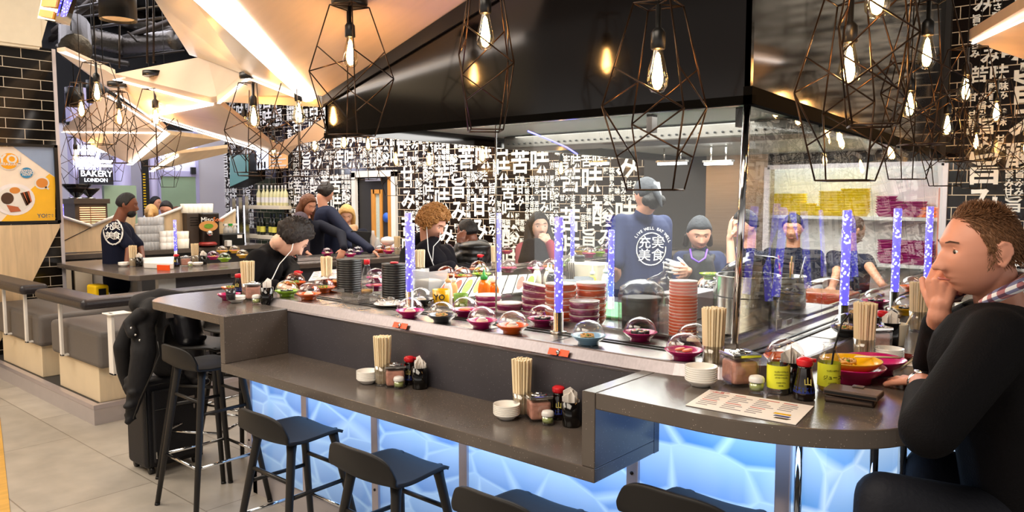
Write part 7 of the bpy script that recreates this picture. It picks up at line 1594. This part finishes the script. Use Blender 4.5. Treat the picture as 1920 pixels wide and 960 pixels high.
wt = thing('wristwatch', 'steel wristwatch on the foreground diner left wrist', 'watch', wl); d_ = (hl_-wl).normalized(); c_ = wl+d_*.002; a_ = d_.cross(UP).normalized()
obj('bracelet', MB().tube([c_+a_*.032*math.cos(u)+UP*.027*math.sin(u) for u in np.linspace(0, 2*PI, 25)[:-1]], .0055, 6, closed=True), 'chrome', wt); obj('watch_case', MB().cyl(c_+UP*.024, c_+UP*.035, .018, n=20), 'chrome', wt)
# ---------------------------------------------------------------- light
w = bpy.data.worlds.new('world'); SC.world = w; w.use_nodes = True
wn, wl_ = w.node_tree.nodes, w.node_tree.links; wn['Background'].inputs[0].default_value = (1, .93, .86, 1)
tcw = wn.new('ShaderNodeTexCoord'); spw = wn.new('ShaderNodeSeparateXYZ'); wl_.new(tcw.outputs['Generated'], spw.inputs[0])      # dim above for dark hood reflections; bright below, added to light the ceiling
mrw = wn.new('ShaderNodeMapRange'); mrw.inputs['From Min'].default_value = -.05; mrw.inputs['From Max'].default_value = .16; mrw.inputs['To Min'].default_value = 1.0; mrw.inputs['To Max'].default_value = .16
wl_.new(spw.outputs['Z'], mrw.inputs[0]); wl_.new(mrw.outputs[0], wn['Background'].inputs[1])
def area(name, loc, size, power, col=(1, .9, .78), rot=(0, 0, 0), sy=None):
    l = bpy.data.lights.new(name, 'AREA'); l.size = size; l.energy = power; l.color = col
    if sy: l.shape = 'RECTANGLE'; l.size_y = sy
    o = bpy.data.objects.new(name, l); COL.objects.link(o); o.location = loc; o.rotation_euler = rot; return o
def spot(name, loc, tgt, power, ang=70, col=(1, .88, .72), r=.06, blend=.6):
    l = bpy.data.lights.new(name, 'SPOT'); l.energy = power; l.color = col; l.spot_size = math.radians(ang); l.spot_blend = blend; l.shadow_soft_size = r
    o = bpy.data.objects.new(name, l); COL.objects.link(o); o.location = loc
    o.rotation_euler = (Vector(tgt)-Vector(loc)).to_track_quat('-Z', 'Y').to_euler(); return o
area('kitchen_light', (-2.4, 4.0, 1.975), 1.6, 105, (1, .98, .94), sy=2.4)
area('kitchen_light', (-2.2, 6.0, 1.975), 1.4, 40, (1, .98, .95), sy=1.0)
area('back_room_light', (-2.3, 7.6, 2.45), 1.8, 170, (.93, 1, 1), rot=(math.radians(55), 0, 0), sy=.5)
area('hall_light', (-1.5, -1.2, 4.4), 3.5, 190, (1, .86, .7), sy=2.5)
area('hall_light', (-6.5, -.5, 4.4), 4, 240, (1, .88, .74), sy=3)
area('hall_light', (-7.5, 4.8, 4.2), 3.5, 170, (1, .9, .78), sy=3)
area('mall_light', (-11.5, 4.0, 4.4), 3, 170, (.88, .87, 1), sy=5)
area('wall_wash', (-6.0, 6.0, 3.4), 3.5, 95, (1, .93, .82), rot=(math.radians(40), 0, 0), sy=.4)
area('wall_wash', (.2, 5.6, 4.2), 1.6, 26, (1, .85, .65), rot=(math.radians(30), 0, 0), sy=.4)
area('bar_blue_light', (-2.2, 1.98, .77), 1.9, 1.6, (.3, .55, 1), sy=.06)
area('bar_blue_light', (-.8, 1.98, .96), .5, .7, (.3, .55, 1), sy=.06)
spot('added_violet_spot', P(768, 425, z=1.5), P(840, 60, y=2.1), 9, 50, (.3, .15, 1), .05, 1)  # unseen spot added near the bubble tube for violet glow on wood and hood
spot('added_violet_spot', P(330, 400, z=1.5), P(320, 160, d=5.2), 12, 40, (.3, .15, 1), .05, 1)  # second unseen spot, added for the violet patch on the left panel
SC.view_settings.view_transform = 'Standard'; SC.view_settings.look = 'None'; SC.view_settings.gamma = 1; SC.view_settings.use_curve_mapping = False
SC.view_settings.exposure = .38
cy = SC.cycles
cy.max_bounces = 7; cy.diffuse_bounces = 3; cy.glossy_bounces = 4; cy.transparent_max_bounces = 24; cy.transmission_bounces = 4
cy.sample_clamp_indirect = 6; cy.caustics_reflective = False; cy.caustics_refractive = False
